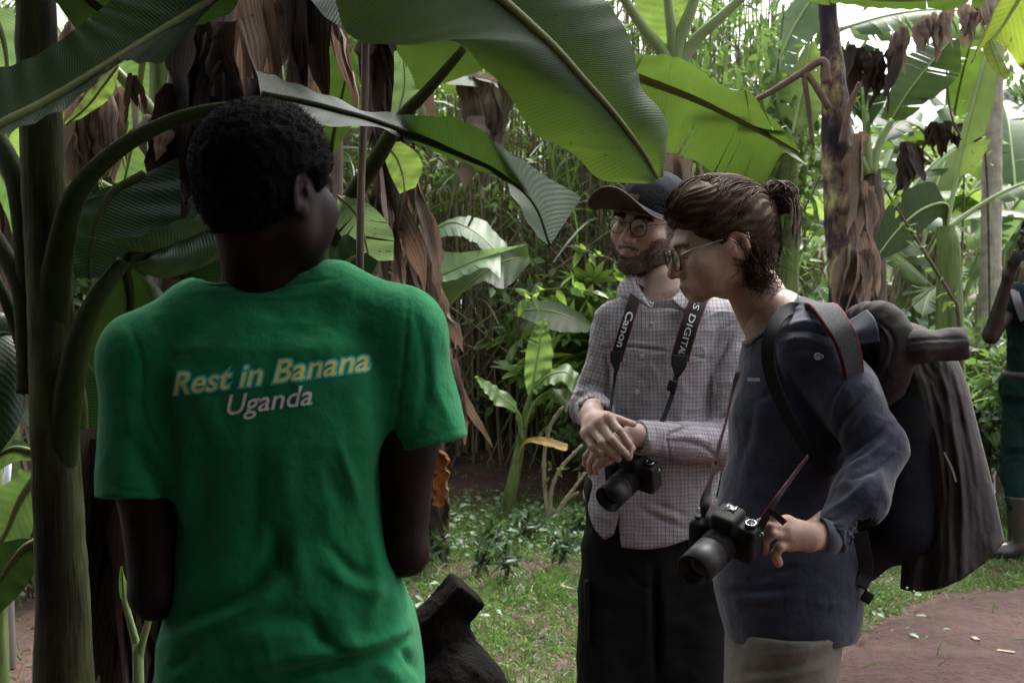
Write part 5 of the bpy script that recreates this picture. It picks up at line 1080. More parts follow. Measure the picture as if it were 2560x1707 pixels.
def hang_strips(mb, top, L, Wd, n, rng, spread=.06, lean=(0, 0, 0), curl=.5, mi=0, seg=9, w0=.012, w1=.05):
    """ragged dry strips hanging from a point or a line of points"""
    top = [Vector(t) for t in (top if isinstance(top, list) else [top])]
    for i in range(n):
        k = rng.random()*(len(top)-1) if len(top) > 1 else 0; j = int(k); p = top[j].lerp(top[min(j+1, len(top)-1)], k-j)+Vector((rng.normal()*spread, rng.normal()*spread*.7, rng.normal()*spread*.5))
        l = L*rng.uniform(.45, 1.1); w_ = rng.uniform(w0, w1)*Wd; a = rng.uniform(0, 6.28); s = Vector((math.cos(a), math.sin(a)*.6, 0)).normalized(); d = Vector((rng.normal()*.15, rng.normal()*.1, -1))+Vector(lean); G = []; UV = []
        tw = rng.normal()*curl; cc = rng.normal()*1.1
        for q in range(seg+1):
            t = q/seg; s2 = (Matrix.Rotation(tw*t*2, 3, 'Z')@s); nrm = s2.cross(d).normalized(); ww = w_*max(.06, 1-.25*t-.72*t**4)*(.72+.56*rng.random())*(.55+.45*min(1, t*4))
            G.append([p+s2*ww*x+nrm*ww*cc*(x*x-.25) for x in (-.5, -.17, .17, .5)]); UV.append([(x+.5, l*t) for x in (-.5, -.17, .17, .5)]); d = (d+Vector((rng.normal()*.10, rng.normal()*.08, -.1))).normalized(); p = p+d*l/seg
        mb.grid(np.array([[list(v) for v in r] for r in G]), np.array(UV), mi)
def stem(name, pts, rad, mat, parent, n=26, m=40, rough=.006, seams=3, seed=0, **kw):
    """pseudostem: a tapered tube with overlapping sheath seams"""
    A = crom([list(p)+[r] for p, r in zip(pts, rad)], m); mb = MB(); C3, Rr = A[:, :3], A[:, 3]; h = arc_len(C3); V = []; UV = []
    T = np.gradient(C3, axis=0); T /= np.linalg.norm(T, axis=1)[:, None]; X_ = np.cross(T, [0, 1, 0]); X_ /= np.linalg.norm(X_, axis=1)[:, None]; Y_ = np.cross(T, X_)
    for i in range(m):
        for k in range(n):
            a = 2*math.pi*k/n; r = Rr[i]
            for s_ in range(seams):
                ph = (a-(h[i]*1.1*(1 if s_ % 2 else -1)+s_*6.28/seams+seed)) % (2*math.pi); r = r*(1+.045*(1-ph/6.283))
            V.append(C3[i]+(X_[i]*math.cos(a)+Y_[i]*math.sin(a))*r); UV.append((k/n, h[i]))
    V = np.array(V); V = V+(V-np.repeat(C3, n, 0))*(vn(V, 22, seed+2, 3)*rough/Rr.mean())[:, None]
    mb.add(V, [[i*n+k, i*n+(k+1) % n, (i+1)*n+(k+1) % n, (i+1)*n+k] for i in range(m-1) for k in range(n)], UV)
    return mb.build(name, mat, parent, **kw)
def leaf_cards(mb, c, ax, nr, L, W, fold=.3, mi=0, droop=.15):
    """small simple leaves: c base points, ax long axis, nr face direction"""
    n = len(c); ax = ax/np.linalg.norm(ax, axis=1)[:, None]; s = np.cross(ax, nr); s /= np.linalg.norm(s, axis=1)[:, None]+1e-9; nn = np.cross(s, ax)
    L = np.broadcast_to(np.asarray(L, float), (n,))[:, None]; W = np.broadcast_to(np.asarray(W, float), (n,))[:, None]
    pt = lambda u, v: c+ax*L*u+s*W*v+nn*(abs(v)*fold*W*(1)-droop*L*u*u)
    P8 = [pt(0, 0), pt(.33, 0), pt(.68, 0), pt(1, 0), pt(.33, .5), pt(.68, .38), pt(.33, -.5), pt(.68, -.38)]
    V = np.stack(P8, 1).reshape(-1, 3); b = (np.arange(n)*8)[:, None]
    uv = np.tile(np.array([(.5, 0), (.5, .03), (.5, .07), (.5, .1), (1, .03), (1, .07), (0, .03), (0, .07)]), (n, 1))
    mb.add(V, np.concatenate([b+np.array([[1, 4, 5, 2]]), b+np.array([[6, 1, 2, 7]])]), uv, mi); k = mb.n-len(V)
    tr = np.concatenate([b+np.array([[0, 4, 1]]), b+np.array([[2, 5, 3]]), b+np.array([[0, 1, 6]]), b+np.array([[7, 2, 3]])])+k
    mb.F.setdefault(3, []).append(tr); mb.M.setdefault(3, []).append(np.full(len(tr), mi))
def copy_tree(o, parent=None):
    c = o.copy(); COL.objects.link(c); c.parent = parent
    for ch in o.children: copy_tree(ch, c)
    return c
S_A = leafmat('shrub leaf', (.10, .165, .065), (.20, .34, .07), tw=.35, spec=.25, rough=.45, rib=1, ribamt=0, var=.5)
S_B = leafmat('shrub leaf dark', (.05, .095, .045), (.10, .20, .05), tw=.3, spec=.2, rough=.45, rib=1, ribamt=0, var=.5)
S_C = leafmat('shrub leaf light', (.13, .21, .06), (.30, .46, .07), tw=.4, rough=.4, rib=1, ribamt=0, var=.4)
M_TWIG = pm('twig bark', (.07, .05, .035), (.11, .085, .06), 20, .8, .4, 100)
def shrub(name, label, cat, loc, h, r, n, L, W, mats, seed, group=None, palm=0, stems=7, lowest=.15, drp=.2, yaw=0):
    rng = np.random.default_rng(seed); root = thing(name, label, cat, (0, 0, 0), group); st = MB(); cr = MB(); C_, A_, N2 = [], [], []
    for k in range(stems):
        a = rng.uniform(0, 6.28); e = np.array([math.cos(a)*r*rng.uniform(.3, 1), math.sin(a)*r*rng.uniform(.3, .9), h*rng.uniform(.6, 1)]); pts = crom([(rng.normal()*.03, rng.normal()*.03, 0), e*.45+np.array([0, 0, .15*h]), e], 10); st.tube(pts, list(np.linspace(.012*h/1.5, .003, 10)), 5)
        tw = [pts]
        for j in range(4):
            i = rng.integers(3, 9); b = pts[i]; e2 = b+rng.normal(size=3)*np.array([r*.35, r*.35, h*.12])+np.array([0, 0, h*.08]); q = crom([b, (b+e2)/2+np.array([0, 0, .03]), e2], 6); st.tube(q, list(np.linspace(.005, .002, 6)), 4); tw.append(q)
        for q in tw:
            m_ = max(1, n//(stems*5)); t = rng.uniform(.15, 1, m_); idx = t*(len(q)-1); i0 = np.floor(idx).astype(int).clip(0, len(q)-2); p = q[i0]+(q[i0+1]-q[i0])*(idx-i0)[:, None]
            p = p+rng.normal(size=p.shape)*np.array([r, r, h*.5])*.10; p = p[p[:, 2] > lowest*h]
            d = rng.normal(size=p.shape)*.8+np.array([0, 0, -drp])+(p-np.array([0, 0, h*.4]))*.6
            C_.append(p); A_.append(d); N2.append(rng.normal(size=p.shape)*.45+np.array([0, 0, 1]))
    c = np.concatenate(C_); a_ = np.concatenate(A_); nn = np.concatenate(N2)
    if palm:                                                        # fingered leaves
        for j in range(palm):
            ang = (j-(palm-1)/2)*.55; ax = a_/np.linalg.norm(a_, axis=1)[:, None]; s = np.cross(ax, nn); s /= np.linalg.norm(s, axis=1)[:, None]; leaf_cards(cr, c, ax*math.cos(ang)+s*math.sin(ang), nn, L*rng.uniform(.8, 1.1, len(c)), W)
    else: leaf_cards(cr, c, a_, nn, L*rng.uniform(.6, 1.25, len(c)), W*rng.uniform(.8, 1.2, len(c)))
    st.build('stems', M_TWIG, root); cr.build('foliage', mats, root); root.location = loc; root.rotation_euler = (0, 0, yaw); return root
def banana(name, label, loc, h, seed, nl=7, L=1.7, W=.48, mats=(None, None), smat=None, r=.09, tears=8, dead=2, group=None, lean=(0, 0), spread=.9, yaws=None):
    rng = np.random.default_rng(seed); root = thing(name, label, 'banana plant', loc, group); lo = Vector(loc); top = lo+Vector((lean[0], lean[1], h))
    stem('pseudostem', [lo, lo.lerp(top, .5)+Vector((rng.normal()*.03, 0, 0)), top], [r*1.1, r, r*.55], smat or T_GRN, root, n=16, m=18, seed=seed)
    for i in range(nl):
        a = (yaws[i] if yaws else i*2.4+rng.uniform(-.4, .4)+seed); el = rng.uniform(.55, 1.35)*spread; mb = MB()
        blade(mb, top-Vector((0, 0, .08)), (math.cos(a)*math.cos(el), math.sin(a)*math.cos(el), math.sin(el)), L*rng.uniform(.75, 1.1), W*rng.uniform(.8, 1.1), rng, droop=rng.uniform(.6, 1.3), tears=int(tears*rng.uniform(.3, 1.3)), fold=rng.uniform(.1, .6)); mb.build('leaf', list(mats), root)
    for i in range(dead):
        a = rng.uniform(0, 6.28); mb = MB(); d0 = Vector((math.cos(a)*.07, math.sin(a)*.07, 0)); p0 = top-Vector((0, 0, rng.uniform(.05, .4)*h)); hang_strips(mb, [p0+d0, p0+d0*2.5-Vector((0, 0, .1))], h*rng.uniform(.35, .6), 1.6, 9, rng, .03); mb.build('dead_leaf', L_BRN, root)
    return root
# ------------------------------------------------------------------ ground, path, grass
def soilmat(name, a, b, c, bump=.8):
    m, nt, ns, ls = newmat(name); tc = N_(ns, 'TexCoord')
    n1 = N_(ns, 'TexNoise'); n1.inputs['Scale'].default_value = 1.6; n1.inputs['Detail'].default_value = 8; n1.inputs['Roughness'].default_value = .65; ls.new(tc.outputs['Object'], n1.inputs[0])
    col = ramp(ns, ls, n1.outputs[0], [(.32, a), (.52, b), (.7, c)])
    n2 = N_(ns, 'TexNoise'); n2.inputs['Scale'].default_value = 26; n2.inputs['Detail'].default_value = 8; n2.inputs['Roughness'].default_value = .7; ls.new(tc.outputs['Object'], n2.inputs[0])
    mx = N_(ns, 'MixRGB', blend_type='MULTIPLY'); mx.inputs[0].default_value = .8; ls.new(col, mx.inputs[1]); ls.new(ramp(ns, ls, n2.outputs[0], [(.35, (.35, .35, .35)), (.55, (1, 1, 1))]), mx.inputs[2])
    b_ = N_(ns, 'BsdfPrincipled'); ls.new(mx.outputs[0], b_.inputs['Base Color']); b_.inputs['Roughness'].default_value = .8; b_.inputs['Specular IOR Level'].default_value = .18
    bp = N_(ns, 'Bump'); bp.inputs['Strength'].default_value = bump; bp.inputs['Distance'].default_value = .03; ls.new(n2.outputs[0], bp.inputs['Height']); ls.new(bp.outputs[0], b_.inputs['Normal'])
    o = N_(ns, 'OutputMaterial'); ls.new(b_.outputs[0], o.inputs[0]); return m
SOIL = soilmat('red brown soil', (.045, .026, .020), (.085, .048, .038), (.12, .072, .058))
PATHM = soilmat('trodden reddish path', (.046, .021, .017), (.072, .036, .030), (.098, .054, .046), 1.0)
def ghz(x, y):
    """height of the ground"""
    V = np.stack([np.asarray(x, float), np.asarray(y, float), np.zeros_like(np.asarray(x, float))], -1).reshape(-1, 3); z = vn(V, .9, 3, 3)*.035
    mnd = np.exp(-((V[:, 0]+.15)/1.5)**2)*np.exp(-((V[:, 1]-11.6)/.75)**2)*.26; return z+mnd+vn(V, 6, 8, 2)*.012*(mnd > .02)
xs = np.concatenate([np.linspace(-60, -7, 20)[:-1], np.linspace(-7, 7, 150), np.linspace(7, 60, 20)[1:]]); ys = np.concatenate([np.linspace(-8, 4, 16)[:-1], np.linspace(4, 14, 130), np.linspace(14, 90, 40)[1:]])
GX, GY = np.meshgrid(xs, ys, indexing='ij'); GZ = ghz(GX.ravel(), GY.ravel()).reshape(GX.shape); mb = MB(); mb.grid(np.stack([GX, GY, GZ], -1)); mb.build('ground', SOIL, kind='structure')
# the path comes in at the lower right and runs off to the right
edge_ = [PD(x, y, gd(x, y)) for x, y in ((1780, 1640), (1880, 1530), (1960, 1470), (2060, 1425), (2110, 1385), (2230, 1362), (2352, 1345), (2500, 1335), (2800, 1330), (3400, 1330))]
edge2 = [PD(x, y, gd(x, y)) for x, y in ((1820, 2100), (2000, 2050), (2200, 1950), (2400, 1850), (2600, 1800), (2800, 1750), (3000, 1700), (3200, 1650), (3500, 1600), (4000, 1560))]
E1, E2 = crom(edge_, 220), crom(edge2, 220); E1 = E1+vn(E1, 3, 4, 3)[:, None]*np.array([0, .25, 0])+vn(E1, 12, 5, 2)[:, None]*np.array([0, .05, 0]); t = np.linspace(0, 1, 110)[None, :, None]; G = E1[:, None]*(1-t)+E2[:, None]*t; G[..., 2] = vn(np.stack([G[..., 0].ravel(), G[..., 1].ravel(), 0*G[..., 0].ravel()], 1), 4.5, 6, 3).reshape(G.shape[:2])*.013+ghz(G[..., 0].ravel(), G[..., 1].ravel()).reshape(G.shape[:2])+.022-.03*np.exp(-t[..., 0]*14)
mb = MB(); mb.grid(G); mb.build('path', PATHM, kind='structure')
pathpoly = np.concatenate([E1[:, :2], E2[::-1, :2]])
def in_path(x, y):
    c = np.zeros(len(x), bool); n = len(pathpoly); j = n-1
    for i in range(n):
        xi, yi = pathpoly[i]; xj, yj = pathpoly[j]; c ^= ((yi > y) != (yj > y)) & (x < (xj-xi)*(y-yi)/(yj-yi+1e-12)+xi); j = i
    return c
G_A = leafmat('grass blade', (.075, .145, .035), (.14, .28, .045), tw=.3, spec=.2, rough=.5, rib=1, ribamt=0, var=.5)
G_B = leafmat('grass blade dry', (.20, .18, .10), (.16, .15, .07), tw=.25, rough=.6, rib=1, ribamt=0, var=.5)
rng = np.random.default_rng(8)
def scatter(n, box, dens):
    x = rng.uniform(box[0], box[1], n); y = rng.uniform(box[2], box[3], n); k = rng.random(n) < dens(x, y); x, y = x[k], y[k]; return np.stack([x, y, ghz(x, y)], 1)
def dens(x, y):
    V = np.stack([x, y, 0*x], 1); d = np.clip(.8+1.3*vn(V, 1.3, 21, 3), .06, 1); d = np.where(in_path(x, y), .02, d); d = np.where(y > 10.6+.4*vn(V, 1, 4, 2), .06, d)
    bare = np.exp(-((x-.15)/.9)**2-((y-8.15)/.22)**2); d = d*(1-.95*bare); return np.where((x < -1.2), d*.1, d)
Gp = scatter(210000, (-3.2, 4.6, 5.3, 12.5), dens); cl = vn(Gp, 2.5, 5, 2); mb = MB(); hh = (.045+.05*np.clip(cl+.3, 0, 1))*rng.uniform(.5, 1.5, len(Gp))
dr = rng.normal(size=Gp.shape)*.75+np.array([0, 0, .75]); dry = rng.random(len(Gp)) < .18+.25*(cl < -.1)
strands(mb, Gp[~dry], dr[~dry], hh[~dry], .0105, rng, curl=1.0, seg=3, grav=.7); strands(mb, Gp[dry], dr[dry], hh[dry], .006, rng, curl=1.0, seg=3, mi=1, grav=.9)
mb.build('grass', [G_A, G_B], kind='stuff', label='short tufted green grass beside the trodden path', cat='grass')
Gp = scatter(30000, (-2.8, 1.8, 6.4, 10.6), lambda x, y: np.clip(.3+1.6*vn(np.stack([x, y, 0*x], 1), 1.1, 31, 3)+.3*(y > 8.8), 0, 1)*np.exp(-((y-9.0)/1.2)**2)); Gp[:, 2] += rng.uniform(.01, .09, len(Gp)); mb = MB()
leaf_cards(mb, Gp, rng.normal(size=Gp.shape)*np.array([1, 1, .25]), rng.normal(size=Gp.shape)*.5+np.array([0, -.25, 1]), rng.uniform(.025, .06, len(Gp)), rng.uniform(.015, .032, len(Gp))); mb.build('ground_cover', leafmat('creeping leaf', (.10, .19, .085), (.16, .28, .07), tw=.25, rough=.45, spec=.25, rib=1, ribamt=0, var=.5), kind='stuff', label='low creeping broad leaves spreading over the soil', cat='ground cover')
Gp = scatter(9000, (-4, 5, 5, 13), lambda x, y: np.where(in_path(x, y), .16, .35)); Gp[:, 2] += .012; mb = MB(); leaf_cards(mb, Gp, rng.normal(size=Gp.shape)*np.array([1, 1, .12]), rng.normal(size=Gp.shape)*.35+np.array([0, 0, 1]), rng.uniform(.015, .06, len(Gp)), rng.uniform(.006, .02, len(Gp))); mb.build('leaf_litter', L_BRN, kind='stuff', label='dry brown scraps of leaf on the ground', cat='litter')
# ------------------------------------------------------------------ banana plants round the people
def D3(l): return [PD(*p) for p in l]
def fore_plant():
    root = thing('banana_plant', 'tall olive banana stem standing left of the person in green, leaves arching overhead', 'banana plant', (PD(130, 784, 2.95).x, PD(130, 784, 2.95).y, 0))
    E = [(-400, 20, 110), (0, 33, 128), (200, 38, 138), (400, 48, 152), (600, 57, 165), (800, 64, 172), (1000, 69, 180), (1200, 77, 194), (1400, 82, 206), (1568, 74, 214), (1900, 60, 230), (2520, 40, 250)]
    stem('pseudostem', [PD((l+r)/2, y, 2.95) for y, l, r in E], [(r-l)/2/3730*2.95/1.07 for y, l, r in E], T_FORE, root, n=40, m=110, rough=.0035, seams=2, seed=1)
    # petioles
    def pet(pts, rad, mat=M_RIBD, nm='petiole'):
        mb = MB(); k = 30; A = crom(D3(pts), k); mb.tube(A, list(np.interp(np.linspace(0, 1, k), np.linspace(0, 1, len(rad)), rad)), 14, flat=.8); mb.build(nm, mat, root)
    pet([(120, 900, 2.95), (122, 700, 2.93), (142, 560, 2.90), (178, 440, 2.87), (270, 345, 2.88), (370, 288, 2.90), (470, 255, 2.93), (600, 240, 2.97)], [.03, .030, .024, .017, .014, .012, .0105])
    pet([(130, 1150, 2.95), (150, 960, 2.92), (180, 790, 2.89), (226, 680, 2.88), (285, 600, 2.90)], [.032, .027, .019, .013])
    pet([(75, 900, 2.97), (62, 760, 2.97), (40, 640, 2.99), (-40, 500, 3.05)], [.03, .022, .018, .015]); pet([(80, 720, 2.99), (55, 500, 2.99), (20, 370, 3.02), (-60, 240, 3.1)], [.03, .024, .020, .017]); pet([(70, 900, 2.99), (50, 790, 3.01), (0, 660, 3.04), (-60, 560, 3.1)], [.02, .014, .011, .010])
    # the long leaf that passes behind the head and hangs folded over the thicket
    mid = [(600, 222, 2.97), (700, 240, 3.0), (790, 262, 3.03), (850, 278, 3.05), (960, 316, 3.07), (1080, 364, 3.08), (1150, 398, 3.08), (1225, 470, 3.07), (1262, 565, 3.05)]
    up = [(588, 168, 3.10), (660, 190, 3.18), (770, 226, 3.20), (850, 258, 3.18), (950, 266, 3.08), (1040, 266, 2.98), (1110, 300, 2.92), (1190, 366, 3.10), (1332, 456, 3.22)]
    lw = [(620, 228, 2.90), (690, 262, 2.82), (745, 291, 2.82), (830, 290, 2.95), (950, 326, 3.08), (1075, 376, 3.12), (1150, 412, 3.06), (1185, 470, 2.94), (1228, 545, 2.96)]
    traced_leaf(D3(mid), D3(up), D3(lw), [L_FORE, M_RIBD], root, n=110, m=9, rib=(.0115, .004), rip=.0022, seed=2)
    tipc = [(1262, 565, 3.05), (1240, 580, 3.04), (1222, 590, 3.03)]
    # leaf across the upper left
    traced_leaf(D3([(-140, 385, 2.62), (0, 292, 2.66), (100, 240, 2.70), (200, 180, 2.74), (330, 97, 2.80), (420, 40, 2.84), (500, -12, 2.88), (620, -90, 2.95)]), D3([(-140, 180, 2.70), (0, 160, 2.72), (90, 122, 2.74), (160, 78, 2.76), (215, 35, 2.78), (280, -20, 2.8), (380, -90, 2.85), (560, -160, 2.9)]),
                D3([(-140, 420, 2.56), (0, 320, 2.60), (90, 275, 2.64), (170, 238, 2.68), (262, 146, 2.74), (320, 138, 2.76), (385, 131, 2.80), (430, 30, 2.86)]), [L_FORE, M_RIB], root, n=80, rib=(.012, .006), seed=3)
    traced_leaf(D3([(150, -60, 2.9), (230, 20, 2.98), (330, 70, 3.06), (400, 90, 3.1)]), D3([(240, -80, 2.9), (330, -20, 2.98), (400, 20, 3.06), (430, 60, 3.1)]), D3([(110, -20, 2.9), (170, 60, 2.98), (195, 75, 3.06), (300, 110, 3.1)]), [L_FORE, M_RIBD], root, n=40, seed=4)
    traced_leaf(D3([(420, -80, 2.85), (450, 0, 2.9), (430, 60, 2.95)]), D3([(360, -90, 2.85), (380, 0, 2.9), (420, 50, 2.95)]), D3([(560, -90, 2.85), (540, 20, 2.9), (470, 60, 2.95)]), [L_FORE, M_RIBD], root, n=30, seed=4)
    # leaf with its turned-up grey edge, and the dark leaf under it
    traced_leaf(D3([(292, 590, 2.90), (350, 570, 2.95), (420, 540, 3.02), (520, 500, 3.1)]), D3([(168, 540, 2.84), (285, 549, 2.82), (385, 520, 2.84), (475, 489, 2.95)]), D3([(190, 580, 2.84), (290, 605, 2.90), (380, 640, 3.0), (500, 600, 3.1)]), [L_DARK, M_RIBD], root, n=50, bul=-.02, seed=5)
    traced_leaf(D3([(285, 600, 2.92), (300, 690, 2.98), (285, 790, 3.04), (245, 890, 3.08)]), D3([(215, 640, 2.96), (185, 720, 3.0), (188, 800, 3.04), (240, 892, 3.08)]), D3([(345, 640, 2.98), (390, 700, 3.05), (380, 800, 3.1), (255, 892, 3.1)]), [L_FORE, M_RIBD], root, n=50, bul=.02, seed=6)
    # leaves at the left border
    traced_leaf(D3([(-120, 900, 3.1), (-40, 800, 3.12), (0, 768, 3.14), (45, 772, 3.16)]), D3([(-120, 1150, 3.0), (-10, 1052, 3.02), (50, 960, 3.06), (66, 860, 3.12)]), D3([(-120, 740, 3.2), (-40, 720, 3.22), (0, 735, 3.22), (50, 765, 3.2)]), [L_DARK, M_RIBD], root, n=50, bul=.03, seed=7)
    # crown overhead, above and behind the viewer
    rng = np.random.default_rng(19); top = PD(105, -1500, 2.95)
    stem('pseudostem_top', [PD(65, -380, 2.95), PD(62, -700, 2.95), PD(60, -1000, 2.95)], [.036, .033, .028], T_FORE, root, n=20, m=16, seed=1)
    for a, el, L in ((-.3, .5, 2.1), (-1.0, .55, 2.2), (-1.7, .6, 2.2), (-2.5, .6, 2.0), (.5, .75, 2.0), (3.0, .7, 1.8), (1.6, .9, 1.8), (-.65, .9, 2.0)):
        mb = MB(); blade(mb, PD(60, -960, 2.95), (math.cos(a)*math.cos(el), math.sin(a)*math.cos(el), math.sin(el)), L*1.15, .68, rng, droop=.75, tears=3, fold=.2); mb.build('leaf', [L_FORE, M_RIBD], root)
    return root
fore_plant()
def over_plant():
    """the plant whose big leaf hangs over the visitors; its stem stands behind the brown hanging leaves"""
    root = thing('banana_plant', 'banana plant whose huge backlit leaf hangs over the person in the cap', 'banana plant', (PD(700, 784, 4.6).x, PD(700, 784, 4.6).y, 0))
    b = Vector(root.location); topp = b+Vector((.05, -.1, 2.75))
    stem('pseudostem', [b, b+Vector((.02, 0, 1.4)), topp], [.10, .085, .06], T_BRN, root, n=20, m=40, seed=4)
    st = PD(1020, -140, 2.75); mb = MB(); mb.tube(crom([topp, (topp+st)/2+Vector((0, 0, .35)), st], 20), list(np.linspace(.026, .013, 20)), 10); mb.build('petiole', M_RIBD, root)
    M_ = [(1020, -140, 2.75), (1120, -30, 2.78), (1200, 42, 2.82), (1275, 112, 2.86), (1340, 184, 2.90), (1400, 250, 2.94), (1448, 310, 2.97), (1482, 358, 3.0), (1500, 392, 3.02), (1510, 411, 3.03)]
    Lf = [(760, -60, 2.60), (800, 80, 2.62), (920, 104, 2.66), (1040, 95, 2.70), (1105, 150, 2.76), (1165, 210, 2.82), (1230, 305, 2.88), (1315, 352, 2.93), (1380, 412, 2.98), (1480, 422, 3.02)]
    Rt = [(1290, -160, 2.95), (1360, -30, 2.95), (1405, 20, 2.97), (1443, 85, 2.99), (1464, 150, 3.0), (1476, 200, 3.01), (1530, 268, 3.03), (1533, 325, 3.04), (1520, 378, 3.04), (1512, 409, 3.035)]
    traced_leaf(D3(M_), D3(Lf), D3(Rt), [L_BIG, M_RIB], root, n=150, m=12, rib=(.0120, .0025), bul=.012, rip=.0012, seed=12)
    # a second leaf lying just above it shades its left half
    def up(l, k=.10): return [PD(x, y, d)+Vector((0, .12, k)) for x, y, d in l]
    traced_leaf(up([(900, -120, 2.7), (1020, 0, 2.75), (1120, 110, 2.82), (1200, 230, 2.88), (1235, 300, 2.9)]), up([(780, -60, 2.6), (860, 60, 2.66), (1000, 60, 2.72), (1110, 130, 2.8), (1190, 250, 2.88)]), up([(1040, -160, 2.85), (1120, -20, 2.88), (1230, 90, 2.92), (1290, 200, 2.95), (1270, 290, 2.95)]), [L_FORE, M_RIBD], root, n=60, bul=-.01, seed=13)
    traced_leaf(up([(640, -200, 2.9), (780, -80, 2.9), (880, 20, 2.9), (930, 60, 2.92)], .0), up([(600, -120, 2.8), (700, -20, 2.8), (800, 60, 2.82), (900, 80, 2.9)], .0), up([(760, -260, 3.0), (900, -140, 3.0), (960, -20, 3.0), (970, 50, 2.96)], .0), [L_DARK, M_RIBD], root, n=50, seed=14)
    rng = np.random.default_rng(4)
    for a, el, L in ((-.9, .55, 2.0), (-1.9, .6, 2.2), (-2.6, .7, 2.0), (.3, .7, 1.9), (1.4, .8, 1.7), (-1.3, .95, 2.0)):
        mb = MB(); blade(mb, topp, (math.cos(a)*math.cos(el), math.sin(a)*math.cos(el), math.sin(el)), L*1.1, .66, rng, droop=.6, tears=3, fold=.2); mb.build('leaf', [L_FORE, M_RIBD], root)
    mb = MB(); rng = np.random.default_rng(9)
    hang_strips(mb, [PD(560, -60, 3.7), PD(700, -60, 3.7)], .42, 1.6, 26, rng, .05, seg=10); mb.build('dead_leaf', L_BRN, root)
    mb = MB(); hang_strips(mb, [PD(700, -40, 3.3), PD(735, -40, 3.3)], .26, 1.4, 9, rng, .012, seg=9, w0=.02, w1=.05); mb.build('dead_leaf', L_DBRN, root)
over_plant()
def dead_trunk():
    root = thing('banana_plant', 'dry brown banana stem with peeling sheaths behind the head of the person in green', 'banana plant', (PD(330, 784, 3.5).x, PD(330, 784, 3.5).y, 0))
    E = [(-300, 500, .06), (0, 480, .058), (250, 438, .056), (450, 412, .058), (640, 420, .062), (1000, 350, .075), (1568, 320, .10), (2250, 310, .12)]
    stem('pseudostem', [PD(x, y, 3.5) for y, x, r in E], [r for y, x, r in E], T_BRN, root, n=40, m=120, rough=.007, seams=3, seed=5)
    rng = np.random.default_rng(31)
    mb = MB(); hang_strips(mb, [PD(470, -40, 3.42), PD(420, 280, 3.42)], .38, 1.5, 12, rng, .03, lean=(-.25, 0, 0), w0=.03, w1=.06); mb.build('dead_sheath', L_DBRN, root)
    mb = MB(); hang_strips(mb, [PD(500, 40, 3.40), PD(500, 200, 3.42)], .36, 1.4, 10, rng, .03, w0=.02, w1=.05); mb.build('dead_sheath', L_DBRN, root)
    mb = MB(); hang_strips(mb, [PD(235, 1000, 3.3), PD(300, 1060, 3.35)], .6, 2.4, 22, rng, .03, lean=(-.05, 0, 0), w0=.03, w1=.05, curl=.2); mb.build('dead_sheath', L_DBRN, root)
    mb = MB(); hang_strips(mb, [PD(330, 260, 3.38), PD(380, 270, 3.38)], .12, 2.0, 3, rng, .01, w0=.03, w1=.05, lean=(-.6, 0, .3)); mb.build('dead_leaf', L_BRN, root)
    traced_leaf(D3([(330, 400, 3.34), (250, 450, 3.3), (212, 560, 3.26), (205, 640, 3.24)]), D3([(225, 440, 3.3), (178, 480, 3.28), (165, 560, 3.26), (172, 640, 3.24)]), D3([(410, 365, 3.36), (415, 470, 3.33), (400, 560, 3.30), (330, 640, 3.28)]), [L_DARK, M_RIBD], root, n=60, m=10, rip=.003, seed=15)
    traced_leaf(D3([(420, 640, 3.3), (440, 560, 3.3), (480, 470, 3.34)]), D3([(380, 640, 3.3), (390, 560, 3.3), (440, 480, 3.34)]), D3([(500, 660, 3.3), (520, 580, 3.3), (510, 480, 3.34)]), [L_DARK, M_RIBD], root, n=30, seed=15)
dead_trunk()
